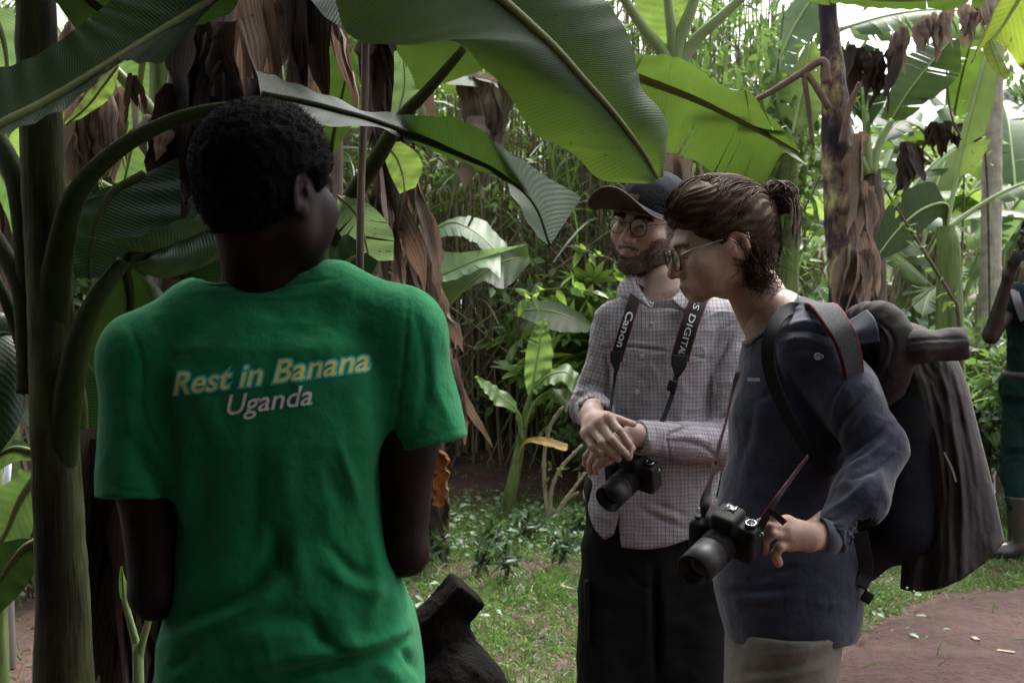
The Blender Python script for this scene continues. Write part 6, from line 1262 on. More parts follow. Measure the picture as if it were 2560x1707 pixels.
def side_plants():
    # green plant with pale stem behind the left leaves
    root = thing('banana_plant', 'green banana stem with shaggy dry leaves, seen in the gap right of the foreground stem', 'banana plant', (PD(375, 784, 4.3).x, PD(375, 784, 4.3).y, 0))
    b = Vector(root.location); stem('pseudostem', [b, PD(375, 600, 4.3), PD(372, 300, 4.3), PD(368, 60, 4.3)], [.07, .05, .032, .03], T_GRN, root, n=16, m=40, seed=7)
    traced_leaf(D3([(330, 120, 4.6), (318, 220, 4.6), (305, 320, 4.6), (285, 420, 4.6)]), D3([(262, 130, 4.6), (250, 220, 4.6), (255, 330, 4.6), (262, 420, 4.6)]), D3([(368, 130, 4.6), (366, 220, 4.6), (362, 320, 4.6), (345, 420, 4.6)]), [L_MID, M_RIB], root, n=40, seed=16)
    traced_leaf(D3([(272, 150, 3.9), (235, 200, 3.9), (200, 245, 3.9), (150, 288, 3.9)]), D3([(262, 152, 3.9), (218, 192, 3.9), (185, 232, 3.9), (150, 284, 3.9)]), D3([(270, 165, 3.9), (256, 218, 3.9), (225, 246, 3.9), (155, 292, 3.9)]), [L_YEL, M_RIB], root, n=30, rib=(.004, .002), seed=17)
    mb = MB(); A = crom(D3([(250, 145, 4.2), (300, 200, 4.2), (340, 250, 4.2), (360, 300, 4.22)]), 14); mb.tube(A, list(np.linspace(.012, .024, 14)), 8); mb.build('petiole', M_RIB, root)
    rng = np.random.default_rng(77); mb = MB(); hang_strips(mb, [PD(225, 150, 4.1), PD(240, 200, 4.1), PD(200, 220, 4.1), PD(185, 260, 4.1)], .22, 1.5, 46, rng, .022, w0=.015, w1=.05, curl=.8); mb.build('dead_leaf', L_BRN, root)
    mb = MB(); hang_strips(mb, [PD(298, 170, 4.0), PD(302, 175, 4.0)], .14, 1.2, 4, rng, .004, w0=.012, w1=.03); mb.build('dead_leaf', L_DBRN, root)
    mb = MB(); hang_strips(mb, [PD(140, 40, 4.0), PD(170, 60, 4.0)], .2, 1.2, 10, rng, .012, w0=.012, w1=.03); mb.build('dead_leaf', L_BRN, root)
    # light green plant left edge
    root = thing('banana_plant', 'broad light green banana leaves low at the left border', 'banana plant', (PD(-60, 784, 4.4).x, PD(-60, 784, 4.4).y, 0)); b = Vector(root.location)
    stem('pseudostem', [b, b+Vector((0, 0, .9)), b+Vector((.0, 0, 1.9))], [.08, .07, .05], T_GRN, root, n=16, m=30, seed=8)
    traced_leaf(D3([(85, 1090, 3.9), (45, 1150, 3.9), (10, 1230, 3.9), (-60, 1340, 3.9)]), D3([(60, 1085, 3.9), (0, 1120, 3.9), (-60, 1180, 3.9), (-100, 1300, 3.9)]), D3([(90, 1120, 3.9), (78, 1200, 3.9), (50, 1280, 3.9), (-20, 1360, 3.9)]), [L_MID, M_RIB], root, n=40, seed=18)
    traced_leaf(D3([(90, 1240, 3.7), (50, 1262, 3.7), (0, 1330, 3.7), (-60, 1420, 3.7)]), D3([(80, 1236, 3.7), (30, 1240, 3.7), (-40, 1270, 3.7), (-80, 1380, 3.7)]), D3([(92, 1260, 3.7), (80, 1310, 3.7), (40, 1370, 3.7), (-40, 1440, 3.7)]), [L_FORE, M_RIB], root, n=40, seed=19)
    traced_leaf(D3([(80, 1040, 3.6), (30, 1030, 3.6), (-30, 1060, 3.6)]), D3([(70, 1020, 3.6), (30, 1010, 3.6), (-30, 1030, 3.6)]), D3([(85, 1058, 3.6), (30, 1062, 3.6), (-30, 1100, 3.6)]), [L_MID, M_RIB], root, n=20, seed=19)
    traced_leaf(D3([(-20, 20, 4.2), (10, 100, 4.2), (20, 200, 4.2)]), D3([(-60, 20, 4.2), (-40, 120, 4.2), (-20, 220, 4.2)]), D3([(30, 20, 4.2), (45, 120, 4.2), (50, 220, 4.2)]), [L_PALE, M_RIB], root, n=20, seed=19)
    traced_leaf(D3([(-30, 330, 4.0), (20, 420, 4.0), (40, 500, 4.0)]), D3([(-60, 360, 4.0), (0, 460, 4.0), (30, 540, 4.0)]), D3([(10, 300, 4.0), (45, 380, 4.0), (60, 470, 4.0)]), [L_MID, M_RIB], root, n=20, seed=19)
    mb = MB(); hang_strips(mb, [PD(0, 380, 4.3), PD(20, 400, 4.3)], .5, 1.5, 10, rng, .02, w0=.012, w1=.04); mb.build('dead_leaf', L_BRN, root)
    traced_leaf(D3([(170, 820, 3.8), (195, 920, 3.8), (200, 1020, 3.8)]), D3([(150, 820, 3.8), (165, 920, 3.8), (178, 1030, 3.8)]), D3([(195, 820, 3.8), (235, 900, 3.8), (240, 1000, 3.8)]), [L_DARK, M_RIB], root, n=20, seed=19)
    traced_leaf(D3([(240, 1020, 4.0), (205, 1050, 4.0), (170, 1110, 4.0)]), D3([(232, 1012, 4.0), (190, 1035, 4.0), (165, 1090, 4.0)]), D3([(240, 1036, 4.0), (225, 1070, 4.0), (180, 1120, 4.0)]), [L_PALE, M_RIB], root, n=20, seed=19)
    # small sucker at the guide's left elbow
    root = thing('banana_sucker', 'small pale green sucker forking low beside the elbow of the person in green', 'banana sucker', (PD(316, 784, 3.0).x, PD(316, 784, 3.0).y, 0)); b = Vector(root.location)
    mb = MB(); mb.tube(crom([b, PD(318, 1568, 3.0), PD(316, 1500, 3.0), PD(300, 1430, 3.0), PD(284, 1370, 3.0)], 24), list(np.linspace(.012, .005, 24)), 9); mb.tube(crom([PD(318, 1520, 3.0), PD(326, 1480, 2.99), PD(345, 1410, 2.98)], 12), list(np.linspace(.008, .006, 12)), 9); mb.build('stem', M_RIBL, root)
    traced_leaf(D3([(284, 1372, 3.0), (282, 1340, 3.0), (280, 1300, 3.0)]), D3([(278, 1372, 3.0), (274, 1345, 3.0), (278, 1300, 3.0)]), D3([(296, 1380, 3.0), (294, 1345, 3.0), (282, 1300, 3.0)]), [L_MID, M_RIB], root, n=16, rib=(.002, .001), seed=19)
    # plant behind the guide's head: pale petiole and two backlit leaves
    root = thing('banana_plant', 'young banana plant with thick petiole and backlit leaves, right of the foreground head', 'banana plant', (PD(760, 784, 4.4).x, PD(760, 784, 4.4).y, 0)); b = Vector(root.location)
    stem('pseudostem', [b, b+Vector((0, 0, .7)), PD(778, 560, 4.35)], [.08, .065, .04], T_GRN, root, n=16, m=30, seed=9)
    mb = MB(); mb.tube(crom(D3([(778, 560, 4.3), (800, 470, 4.25), (865, 365, 4.15), (925, 268, 4.05), (985, 205, 4.0), (1066, 112, 3.95)]), 30), list(np.linspace(.030, .010, 30)), 10); mb.build('petiole', M_RIBD, root)
    traced_leaf(D3([(985, 205, 4.0), (1015, 170, 3.98), (1045, 135, 3.96), (1085, 60, 3.95)]), D3([(955, 206, 4.0), (940, 160, 4.0), (912, 108, 4.0), (940, 30, 4.0)]), D3([(995, 204, 4.0), (1060, 178, 4.0), (1115, 152, 4.0), (1180, 60, 4.0)]), [L_BIG, M_RIB], root, n=40, rib=(.003, .003), seed=20)
    traced_leaf(D3([(760, 352, 4.3), (770, 290, 4.3), (790, 200, 4.3), (806, 110, 4.3)]), D3([(752, 352, 4.3), (722, 300, 4.3), (715, 200, 4.3), (745, 105, 4.3)]), D3([(765, 356, 4.3), (812, 280, 4.3), (828, 220, 4.3), (822, 130, 4.3)]), [L_BIG, M_RIBD], root, n=40, rib=(.006, .002), seed=21)
    traced_leaf(D3([(905, 300, 4.5), (918, 250, 4.5), (930, 190, 4.5), (925, 110, 4.5)]), D3([(895, 300, 4.5), (900, 240, 4.5), (905, 180, 4.5), (905, 120, 4.5)]), D3([(930, 262, 4.5), (958, 215, 4.5), (962, 190, 4.5), (935, 120, 4.5)]), [L_PALE, M_RIBL], root, n=30, rib=(.004, .002), seed=22)
    traced_leaf(D3([(885, 330, 4.6), (910, 360, 4.6), (925, 400, 4.6), (930, 440, 4.6)]), D3([(880, 345, 4.6), (888, 380, 4.6), (905, 420, 4.6), (918, 445, 4.6)]), D3([(920, 325, 4.6), (955, 350, 4.6), (970, 385, 4.6), (955, 430, 4.6)]), [L_YEL, M_RIBL], root, n=30, rib=(.004, .002), seed=22)
    traced_leaf(D3([(775, 450, 4.2), (810, 480, 4.2), (830, 520, 4.2), (850, 600, 4.2)]), D3([(770, 470, 4.2), (775, 520, 4.2), (800, 570, 4.2), (840, 610, 4.2)]), D3([(790, 448, 4.2), (850, 470, 4.2), (900, 530, 4.2), (905, 600, 4.2)]), [L_PALE, M_RIB], root, n=40, gap=5, rib=(.004, .002), seed=23)
    traced_leaf(D3([(770, 640, 4.1), (800, 600, 4.1), (840, 580, 4.1)]), D3([(760, 600, 4.1), (790, 540, 4.1), (830, 560, 4.1)]), D3([(800, 660, 4.1), (840, 650, 4.1), (870, 600, 4.1)]), [L_DARK, M_RIB], root, n=24, seed=23)
side_plants()
def leaning_dead():
    root = thing('banana_plant', 'leaning dead banana stem hung with curled brown leaves, orange near its foot', 'banana plant', (PD(1004, 784, 8.6).x, PD(1004, 784, 8.6).y, 0)); b = Vector(root.location)
    stem('pseudostem', [b, PD(998, 1100, 8.4), PD(985, 950, 8.0), PD(935, 640, 6.6), PD(880, 300, 5.6), PD(862, 60, 5.2), PD(855, -150, 5.0)], [.07, .06, .055, .05, .05, .05, .05], T_BRN, root, n=20, m=70, seed=11, rough=.01)
    rng = np.random.default_rng(55)
    for (x0, y0, x1, y1, d_, L, n_, w_, mt) in ((840, -20, 900, 60, 4.8, .34, 16, 1.7, L_DBRN), (860, 120, 900, 180, 5.0, .40, 16, 1.5, L_DBRN), (905, 100, 925, 160, 5.2, .26, 12, 1.6, L_BRN), (880, 300, 900, 380, 5.2, .42, 14, 1.6, L_BRN), (850, 420, 880, 470, 5.2, .42, 12, 1.2, L_BRN), (930, 480, 960, 560, 5.6, .42, 12, 1.9, L_BRN), (955, 580, 985, 680, 6.0, .40, 10, 1.9, L_BRN), (985, 680, 1010, 760, 6.6, .36, 9, 1.7, L_BRN), (1010, 760, 1040, 860, 7.2, .42, 9, 1.7, L_BRN), (995, 1100, 1005, 1160, 8.3, .28, 8, 1.1, L_DBRN)):
        mb = MB(); hang_strips(mb, [PD(x0, y0, d_), PD(x1, y1, d_)], L, w_, n_, rng, .022, w0=.02, w1=.055, curl=.9, lean=(.15, 0, 0)); mb.build('dead_leaf', mt, root)
    s = Sdf(); 
    for i in range(14): s.u(ell(PD(1006+rng.normal()*7, 1030+i*9.5, 8.2), (.022+.01*rng.random(), .02, .022)), .02)
    V, Q = surfnet(s, PD(960, 1200, 8.4)-Vector((0, .2, 0)), PD(1060, 990, 8.4), .008); n_ = vnormals(V, Q); V = V+n_*(vn(V, 50, 3, 3)*.012)[:, None]; link('orange_bark', mesh_np('orange_bark', V, Q), pm('orange rotting bark', (.28, .09, .015), (.15, .05, .015), 18, .7, .6, 60), root)
    root = thing('pole', 'thin straight brown pole just right of the head in the foreground', 'pole', (PD(832, 784, 3.9).x, PD(832, 784, 3.9).y, 0))
    mb = MB(); mb.tube(crom([root.location, PD(826, 1100, 3.9), PD(828, 500, 3.9), PD(838, 200, 3.9), PD(842, -200, 3.9)], 40), .0095, 10); mb.build('shaft', T_BRN, root)
leaning_dead()
def mid_plants():
    root = thing('banana_plant', 'banana plant whose torn leaf slopes down behind the heads of the two visitors', 'banana plant', (PD(1555, 784, 5.0).x, PD(1555, 784, 5.0).y, 0)); b = Vector(root.location)
    stem('pseudostem', [b, PD(1548, 600, 5.0), PD(1545, 380, 5.0), PD(1548, 130, 4.9)], [.10, .08, .06, .045], T_GRN, root, n=20, m=40, seed=12)
    for pts, r in (([(1545, 160), (1515, 110), (1475, 60), (1415, -30)], .017), ([(1548, 160), (1545, 90), (1536, 20), (1530, -60)], .015), ([(1552, 160), (1562, 90), (1588, 20), (1605, -40)], .018), ([(1560, 150), (1600, 90), (1660, 35), (1720, -20)], .016)):
        mb = MB(); mb.tube(crom([PD(x, y, 4.8) for x, y in pts], 20), list(np.linspace(r*1.3, r*.8, 20)), 9); mb.build('petiole', M_RIBL, root)
    traced_leaf(D3([(1540, 100, 4.9), (1538, 40, 4.9), (1532, -60, 4.9), (1530, -200, 4.9)]), D3([(1520, 100, 4.9), (1470, 60, 4.9), (1455, -60, 4.9), (1470, -200, 4.9)]), D3([(1550, 100, 4.9), (1575, 40, 4.9), (1585, -60, 4.9), (1580, -200, 4.9)]), [L_YEL, M_RIBL], root, n=40, rib=(.008, .008), seed=24)
    traced_leaf(D3([(1400, 150, 3.5), (1475, 178, 3.55), (1590, 223, 3.62), (1664, 258, 3.66), (1737, 296, 3.7), (1790, 325, 3.74), (1835, 350, 3.78)]), D3([(1400, 135, 3.4), (1500, 123, 3.42), (1582, 139, 3.46), (1660, 195, 3.52), (1722, 208, 3.55), (1760, 262, 3.62), (1831, 331, 3.72)]),
                D3([(1400, 290, 3.62), (1470, 335, 3.66), (1535, 352, 3.72), (1600, 368, 3.76), (1680, 425, 3.82), (1750, 438, 3.84), (1797, 340, 3.78)]), [L_BIG, M_RIB], root, n=130, m=9, rib=(.013, .004), gap=9, rip=.0015, seed=25)
    for pts in ([(1608, 192), (1640, 196), (1690, 206), (1735, 212)], [(1700, 262), (1740, 284), (1780, 292), (1810, 288)], [(1760, 298), (1790, 330), (1830, 358), (1852, 378)]):
        A = D3([(x, y, 3.72) for x, y in pts]); B_ = D3([(x, y+9*math.sin(i*1.05), 3.69) for i, (x, y) in enumerate(pts)]); mb = MB(); t = np.linspace(0, 1, 4)[None, :, None]; a_, b_ = crom(A, 16), crom(B_, 16); mb.grid(a_[:, None]*(1-t)+b_[:, None]*t, np.stack(np.broadcast_arrays(np.linspace(0, .4, 4)[None], np.linspace(0, .2, 16)[:, None]), -1)); mb.build('torn_edge_highlight', L_PALE, root)  # pale colour on the torn edges imitates their white highlights
    rng = np.random.default_rng(66); mb = MB(); hang_strips(mb, [PD(1530, 350, 4.6), PD(1590, 340, 4.6)], .3, 1.3, 12, rng, .03, w0=.015, w1=.05); mb.build('dead_leaf', L_BRN, root)
    # stem with mottled sheaths on the right
    root = thing('banana_plant', 'mottled purple and yellow banana stem with peeling dry sheaths, right of the tied hair', 'banana plant', (PD(1950, 784, 8.0).x, PD(1950, 784, 8.0).y, 0)); b = Vector(root.location)
    E = [(-250, 1885, .036), (0, 1900, .040), (110, 1908, .050), (250, 1918, .066), (400, 1926, .076), (560, 1935, .080), (700, 1945, .086)]
    stem('pseudostem', [PD(x, y, 8) for y, x, r in E]+[b], [r for *_, r in E]+[.12], T_MOT, root, n=28, m=110, rough=.008, seams=3, seed=13)
    for pts, r in (([(1900, 190), (1890, 140), (1840, 168), (1765, 214), (1720, 236)], .018), ([(1905, 250), (1850, 168), (1856, 240), (1866, 330)], .014), ([(1935, 330), (1950, 250), (1975, 190)], .016)):
        mb = MB(); mb.tube(crom([PD(x, y, 7.85) for x, y in pts], 24), list(np.linspace(r*1.3, r*.7, 24)), 7); mb.build('dry_petiole', M_RIBB, root)
    for (x0, y0, x1, y1, L, n_, w_) in ((1950, 330, 1962, 380, .36, 3, 1.6), (1968, 270, 1978, 310, .4, 3, 1.6), (1990, 420, 2010, 460, .34, 6, 1.6), (1925, 560, 1965, 570, .4, 6, 2.0), (1985, 520, 2000, 600, .35, 6, 1.5)):
        mb = MB(); hang_strips(mb, [PD(x0, y0, 7.8), PD(x1, y1, 7.8)], L, w_, n_, rng, .02, w0=.03, w1=.055, curl=.25); mb.build('dead_sheath', L_BRN, root)
    for a, el, L in ((-.2, .25, 2.0), (-.9, .5, 2.0), (.5, .5, 1.9), (2.9, .4, 2.0), (-2.2, .5, 2.1)):
        mb = MB(); blade(mb, PD(1882, -300, 8), (math.cos(a)*math.cos(el), math.sin(a)*math.cos(el), math.sin(el)), L*1.1, .6, rng, droop=1.25, tears=16, fold=.5); mb.build('leaf', [L_PALE, M_RIBL], root)
    mb = MB(); blade(mb, PD(1885, -60, 8.0), (.9, -.1, .25), 1.3, .5, rng, droop=.9, tears=18, fold=.9, pet=.1); mb.build('leaf', [L_PALE, M_RIBL], root)
    root = thing('banana_plant', 'banana plant with backlit yellow green leaf left of the mottled stem', 'banana plant', (PD(1800, 784, 9.6).x, PD(1800, 784, 9.6).y, 0)); b = Vector(root.location)
    stem('pseudostem', [b, PD(1802, 560, 9.6), PD(1815, 330, 9.4)], [.10, .08, .04], T_GRN, root, n=14, m=20, seed=51)
    traced_leaf(D3([(1822, 310, 9.3), (1828, 280, 9.3), (1842, 215, 9.3), (1852, 160, 9.3), (1862, 100, 9.3)]), D3([(1815, 300, 9.4), (1790, 260, 9.4), (1786, 205, 9.4), (1815, 165, 9.4), (1855, 95, 9.4)]), D3([(1835, 310, 9.2), (1880, 270, 9.2), (1895, 210, 9.2), (1890, 150, 9.2), (1870, 95, 9.2)]), [L_YEL, M_RIBL], root, n=50, seed=52, gap=6, rib=(.014, .005))
    traced_leaf(D3([(1830, 330, 9.3), (1790, 240, 9.5), (1800, 120, 9.6), (1850, 20, 9.6), (1900, -40, 9.6)]), D3([(1825, 330, 9.4), (1770, 240, 9.6), (1778, 110, 9.7), (1815, 10, 9.7), (1880, -60, 9.7)]), D3([(1835, 330, 9.2), (1815, 240, 9.4), (1835, 130, 9.5), (1890, 60, 9.5), (1930, -20, 9.5)]), [L_PALE, M_RIBL], root, n=60, seed=53, gap=9, rib=(.014, .005))
    traced_leaf(D3([(1830, -40, 7.0), (1950, -8, 7.0), (2100, 0, 7.0), (2260, -20, 7.0), (2400, -70, 7.0)]), D3([(1830, -80, 6.7), (1950, -60, 6.7), (2100, -60, 6.7), (2260, -80, 6.7), (2400, -100, 6.7)]), D3([(1840, -5, 7.3), (1950, 14, 7.35), (2100, 24, 7.35), (2250, 14, 7.35), (2400, -30, 7.3)]), [L_BIG, M_RIBL], root, n=80, seed=54, gap=7, rib=(.010, .005))
    # the ringed pale trunk and its crown above the frame
    root = thing('papaya_tree', 'slim pale ringed tree trunk beside the person at the right border', 'tree', (PD(2262, 784, 11).x, PD(2262, 784, 11).y, 0)); b = Vector(root.location); A = crom([b, PD(2264, 900, 11), PD(2272, 700, 11), PD(2277, 500, 11), PD(2280, 300, 11), PD(2287, 60, 11), PD(2292, -260, 11)], 150); mb = MB(); V = []; hh = arc_len(A); n = 24; rad = np.interp(np.linspace(0, 1, 150), [0, .4, 1], [.082, .074, .052]); ringp = vn(np.stack([hh, hh*0, hh*0], 1), 5, 3, 2)*.05
    for i in range(150):
        for k in range(n):
            a = 2*math.pi*k/n; z = (hh[i]+ringp[i]+.012*math.sin(a*2+i*.1)) % .125; r = rad[i]*(1+.09*math.exp(-(z/.014)**2)-.015*math.sin(z/.125*math.pi)); V.append(A[i]+np.array([math.cos(a)*r, math.sin(a)*r, 0]))
    mb.add(V, [[i*n+k, i*n+(k+1) % n, (i+1)*n+(k+1) % n, (i+1)*n+k] for i in range(149) for k in range(n)])
    mb.build('trunk', trunkmat('pale ringed bark', [(.20, .18, .14), (.30, .27, .21), (.38, .35, .28), (.44, .41, .34)], 5, (2, 2, 2), .8, .4), root)
    mb = MB(); top = PD(2292, -260, 11)
    for i in range(14):
        a = i*2.4; e = top+Vector((math.cos(a)*.8, math.sin(a)*.8, .25-.5*(i % 3)*.5)); mb.tube([top, top.lerp(e, .5)+Vector((0, 0, .12)), e], .01, 5, mi=1); c = np.tile(np.array(e), (7, 1)); ang = np.linspace(-1.3, 1.3, 7)+a; leaf_cards(mb, c, np.stack([np.cos(ang), np.sin(ang), ang*0-.3], 1), np.tile([0, 0, 1.], (7, 1)), .38, .12)
    mb.build('crown', [S_A, M_RIBL], root)
    mb = MB(); A = crom(D3([(2238, 948, 10.9), (2262, 955, 10.85), (2290, 946, 10.9)]), 12); mb.tube(A, .018, 6); mb.build('vine_tie', M_TWIG, root)
    # leaf with a burnt edge coming in at the top right
    root = thing('banana_plant', 'banana plant beyond the right border with a brown edged leaf hanging in', 'banana plant', (PD(2620, 784, 5.4).x, PD(2620, 784, 5.4).y, 0)); b = Vector(root.location)
    stem('pseudostem', [b, b+Vector((0, 0, 1.2)), b+Vector((.0, 0, 2.5))], [.10, .09, .06], T_GRN, root, n=16, m=30, seed=18)
    mb = MB(); mb.tube(crom([b+Vector((0, 0, 2.4)), PD(2520, -240, 5.3), PD(2400, -90, 5.2)], 16), list(np.linspace(.03, .014, 16)), 8); mb.build('petiole', M_RIB, root)
    traced_leaf(D3([(2400, -90, 5.2), (2345, -10, 5.2), (2300, 62, 5.2), (2272, 90, 5.18), (2262, 60, 5.2)]), D3([(2360, -120, 5.1), (2300, -30, 5.1), (2272, 60, 5.1), (2235, 140, 5.1), (2228, 148, 5.1)]), D3([(2450, -60, 5.3), (2400, 80, 5.3), (2352, 158, 5.28), (2310, 95, 5.25), (2275, 90, 5.22)]), [L_EDGE, M_RIBL], root, n=60, seed=26)
    traced_leaf(D3([(2270, 84, 5.18), (2285, 130, 5.16), (2300, 170, 5.15), (2310, 182, 5.15)]), D3([(2258, 84, 5.18), (2262, 120, 5.16), (2285, 165, 5.15), (2306, 185, 5.15)]), D3([(2276, 84, 5.18), (2300, 130, 5.16), (2318, 165, 5.15), (2314, 183, 5.15)]), [L_EDGE, M_RIBL], root, n=24, rib=(.003, .001), seed=27)
    for a, el, L in ((-2.6, .6, 1.9), (-1.8, .6, 1.9), (-3.4, .8, 1.7), (2.2, .7, 1.7)):
        mb = MB(); blade(mb, b+Vector((0, 0, 2.45)), (math.cos(a)*math.cos(el), math.sin(a)*math.cos(el), math.sin(el)), L, .5, rng, droop=.6, tears=6, fold=.3); mb.build('leaf', [L_MID, M_RIBL], root)
mid_plants()
# ------------------------------------------------------------------ thicket, shrubs, far plants
def thicket():
    rng = np.random.default_rng(12)
    gr = leafmat('tall grass blade', (.070, .12, .040), (.16, .28, .045), tw=.4, rough=.42, rib=1, ribamt=0, var=.5)
    dr = leafmat('tall grass dry blade', (.18, .135, .085), (.20, .14, .07), tw=.3, rough=.7, rib=1, ribamt=0, var=.5)
    cn = trunkmat('cane', [(.06, .045, .03), (.14, .11, .07), (.22, .18, .11), (.20, .22, .10)], 6)
    root = thing('cane_thicket', 'dense thicket of tall canes and grass between the people', 'cane thicket', (-.2, 11.7, 0)); root['kind'] = 'stuff'
    mb = MB(); n = 900; X_ = rng.uniform(-2.6, 1.9, n); Y_ = rng.uniform(11.2, 13.8, n); tops = []
    for x, y in zip(X_, Y_):
        h = rng.uniform(1.8, 4.2); l = rng.normal(size=2)*.14; p = crom([(x, y, 0), (x+l[0]*.3, y+l[1]*.3, h*.5), (x+l[0], y+l[1], h)], 6); mb.tube(p, list(np.linspace(rng.uniform(.008, .018), .005, 6)), 5, cap=False); tops.append(p)
    for i in range(260):                                             # fallen and crossing canes
        x, y = rng.uniform(-2.6, 1.9), rng.uniform(11.0, 11.9); a = rng.normal()*.5; h = rng.uniform(.8, 2.4); mb.tube([(x, y, 0), (x+a*h*.5, y, h*.55), (x+a*h*1.1, y-.05, h)], .006, 4, cap=False)
    mb.build('canes', cn, root)
    m = 8500; idx = rng.integers(0, n, m); T = np.array(tops)[idx]; t = rng.uniform(.12, 1, m)**.8*4.999; i0 = t.astype(int); pt = T[np.arange(m), i0]+(T[np.arange(m), i0+1]-T[np.arange(m), i0])*(t-i0)[:, None]
    d = rng.normal(size=pt.shape)*.42+np.array([0, -.12, .8]); hh = rng.uniform(.3, 1.0, m); dy = rng.random(m) < np.clip(.62-pt[:, 2]*.2, .10, .6); mb = MB()
    strands(mb, pt[~dy], d[~dy], hh[~dy], .022, rng, curl=.6, seg=5, grav=1.4); strands(mb, pt[dy], d[dy]*np.array([1, 1, .2]), hh[dy]*.8, .018, rng, curl=.9, seg=5, grav=2.4, mi=1)
    mb.build('blades', [gr, dr], root)
    for k, (m_, x0, x1) in enumerate(((6500, -1.6, 2.6),)):
        p = np.stack([rng.uniform(x0, x1, m_), rng.uniform(10.9, 11.8, m_), rng.uniform(.5, 2.3, m_)], 1); v = vn(p, 1.6, 7, 2); p = p[(v > .05)&(p[:, 2] > .5+.0*p[:, 0])]; mb = MB(); leaf_cards(mb, p, rng.normal(size=p.shape)+np.array([0, -.3, -.3]), rng.normal(size=p.shape)*.6+np.array([0, -.4, 1]), rng.uniform(.05, .14, len(p)), rng.uniform(.02, .05, len(p))); mb.build('creeper_leaves', S_A, root)
thicket()
def shrubs():
    g = 'leafy shrubs under the far banana plants'
    A = shrub('shrub', 'tmp', 'shrub', (0, 0, -9), 1.25, .75, 1500, .11, .05, S_A, 1, g); B = shrub('shrub', 'tmp', 'shrub', (0, 0, -9), 1.1, .8, 1400, .10, .055, S_B, 2, g); C = shrub('shrub', 'tmp', 'shrub', (0, 0, -9), 1.2, .6, 210, .20, .045, S_C, 3, g, palm=6, stems=6)
    T = {'A': A, 'B': B, 'C': C}; used = set()
    spots = [('A', 1780, 1010, 9.0, .9, 0, 'broad green shrub half hidden behind the tied hair and shoulder'), ('C', 2040, 1000, 9.4, .85, 1, 'light fingered shrub just above the backpack'), ('B', 1920, 1000, 10.0, .95, 2, 'dark leafy shrub at the foot of the mottled stem'), ('A', 2130, 1000, 10.2, .92, 3, 'glossy shrub above the rolled coat sleeve'),
             ('C', 2200, 1000, 11.0, .90, 4, 'light fingered shrub left of the pale ringed trunk'), ('B', 2210, 1000, 10.4, .85, 5, 'dark shrub touching the left side of the ringed trunk'), ('A', 2330, 1000, 12.2, 1.0, 6, 'green shrub right of the ringed trunk, behind the elbow'), ('C', 2340, 1000, 11.6, .8, 7, 'low fingered shrub behind the belt of the person at the border'), ('B', 2060, 1000, 11.6, .95, 8, 'tall dark shrub behind the fingered one above the backpack'),
             ('A', 1420, 1000, 10.6, .72, 9, 'shrub touching the elbow of the checked shirt'), ('C', 1385, 1000, 10.9, 1.2, 11, 'tall fingered shrub left of the bearded face'), ('A', 60, 1000, 7.5, .55, 13, 'low shrub behind the left foreground stem'), ('B', -80, 1000, 8.5, 1.1, 14, 'dark shrub at the left border'), ('A', 2420, 1000, 10, .9, 15, 'shrub beyond the right border'), ('B', 1760, 1000, 11, 1.4, 16, 'dark tall shrub behind the tied hair'), ('B', 2290, 1000, 11.8, 1.25, 17, 'dark shrub behind the ringed trunk')]
    for k, x, y, d, s, yw, lab in spots:
        o = T[k] if k not in used else copy_tree(T[k]); used.add(k); p = PD(x, y, d); o.location = (p.x, p.y, 0); o.scale = (s, s, s); o.rotation_euler = (0, 0, yw*1.3); o['label'] = lab
    # the taller leafy trees behind the big leaf
    g = 'leafy trees behind the banana leaves'
    A = shrub('tree', 'dark leafy tree left of the mottled stem, behind the torn leaf', 'tree', (0, 0, 0), 3.7, 1.1, 2300, .15, .065, S_A, 5, g, stems=10, lowest=.3); B = None
    for i, (x, d, s, yw, lab) in enumerate(((1720, 9.8, .5, 0, None), (1610, 11.5, .55, 2, 'leafy tree above the tied hair, behind the pale petioles'), (1450, 13.5, .8, 4, 'leafy tree far behind the cap'), (500, 12.5, 1.1, 3, 'leafy tree glimpsed between the brown hanging strips'), (40, 11, 1.05, 5, 'leafy tree behind the left border leaves'), (250, 12, 1.0, 6, 'leafy tree behind the shaggy dry leaves'), (880, 15, 1.1, 7, 'leafy tree behind the leaning dead stem'), (2440, 16, .8, 8, 'feathery leafy tree behind the ringed trunk at the right border'))):
        o = A if i == 0 else copy_tree(A); p = PD(x, 784, d); o.location = (p.x, p.y, 0); o.scale = (s, s, max(s, .95)); o.rotation_euler = (0, 0, yw)
        if lab: o['label'] = lab
shrubs()
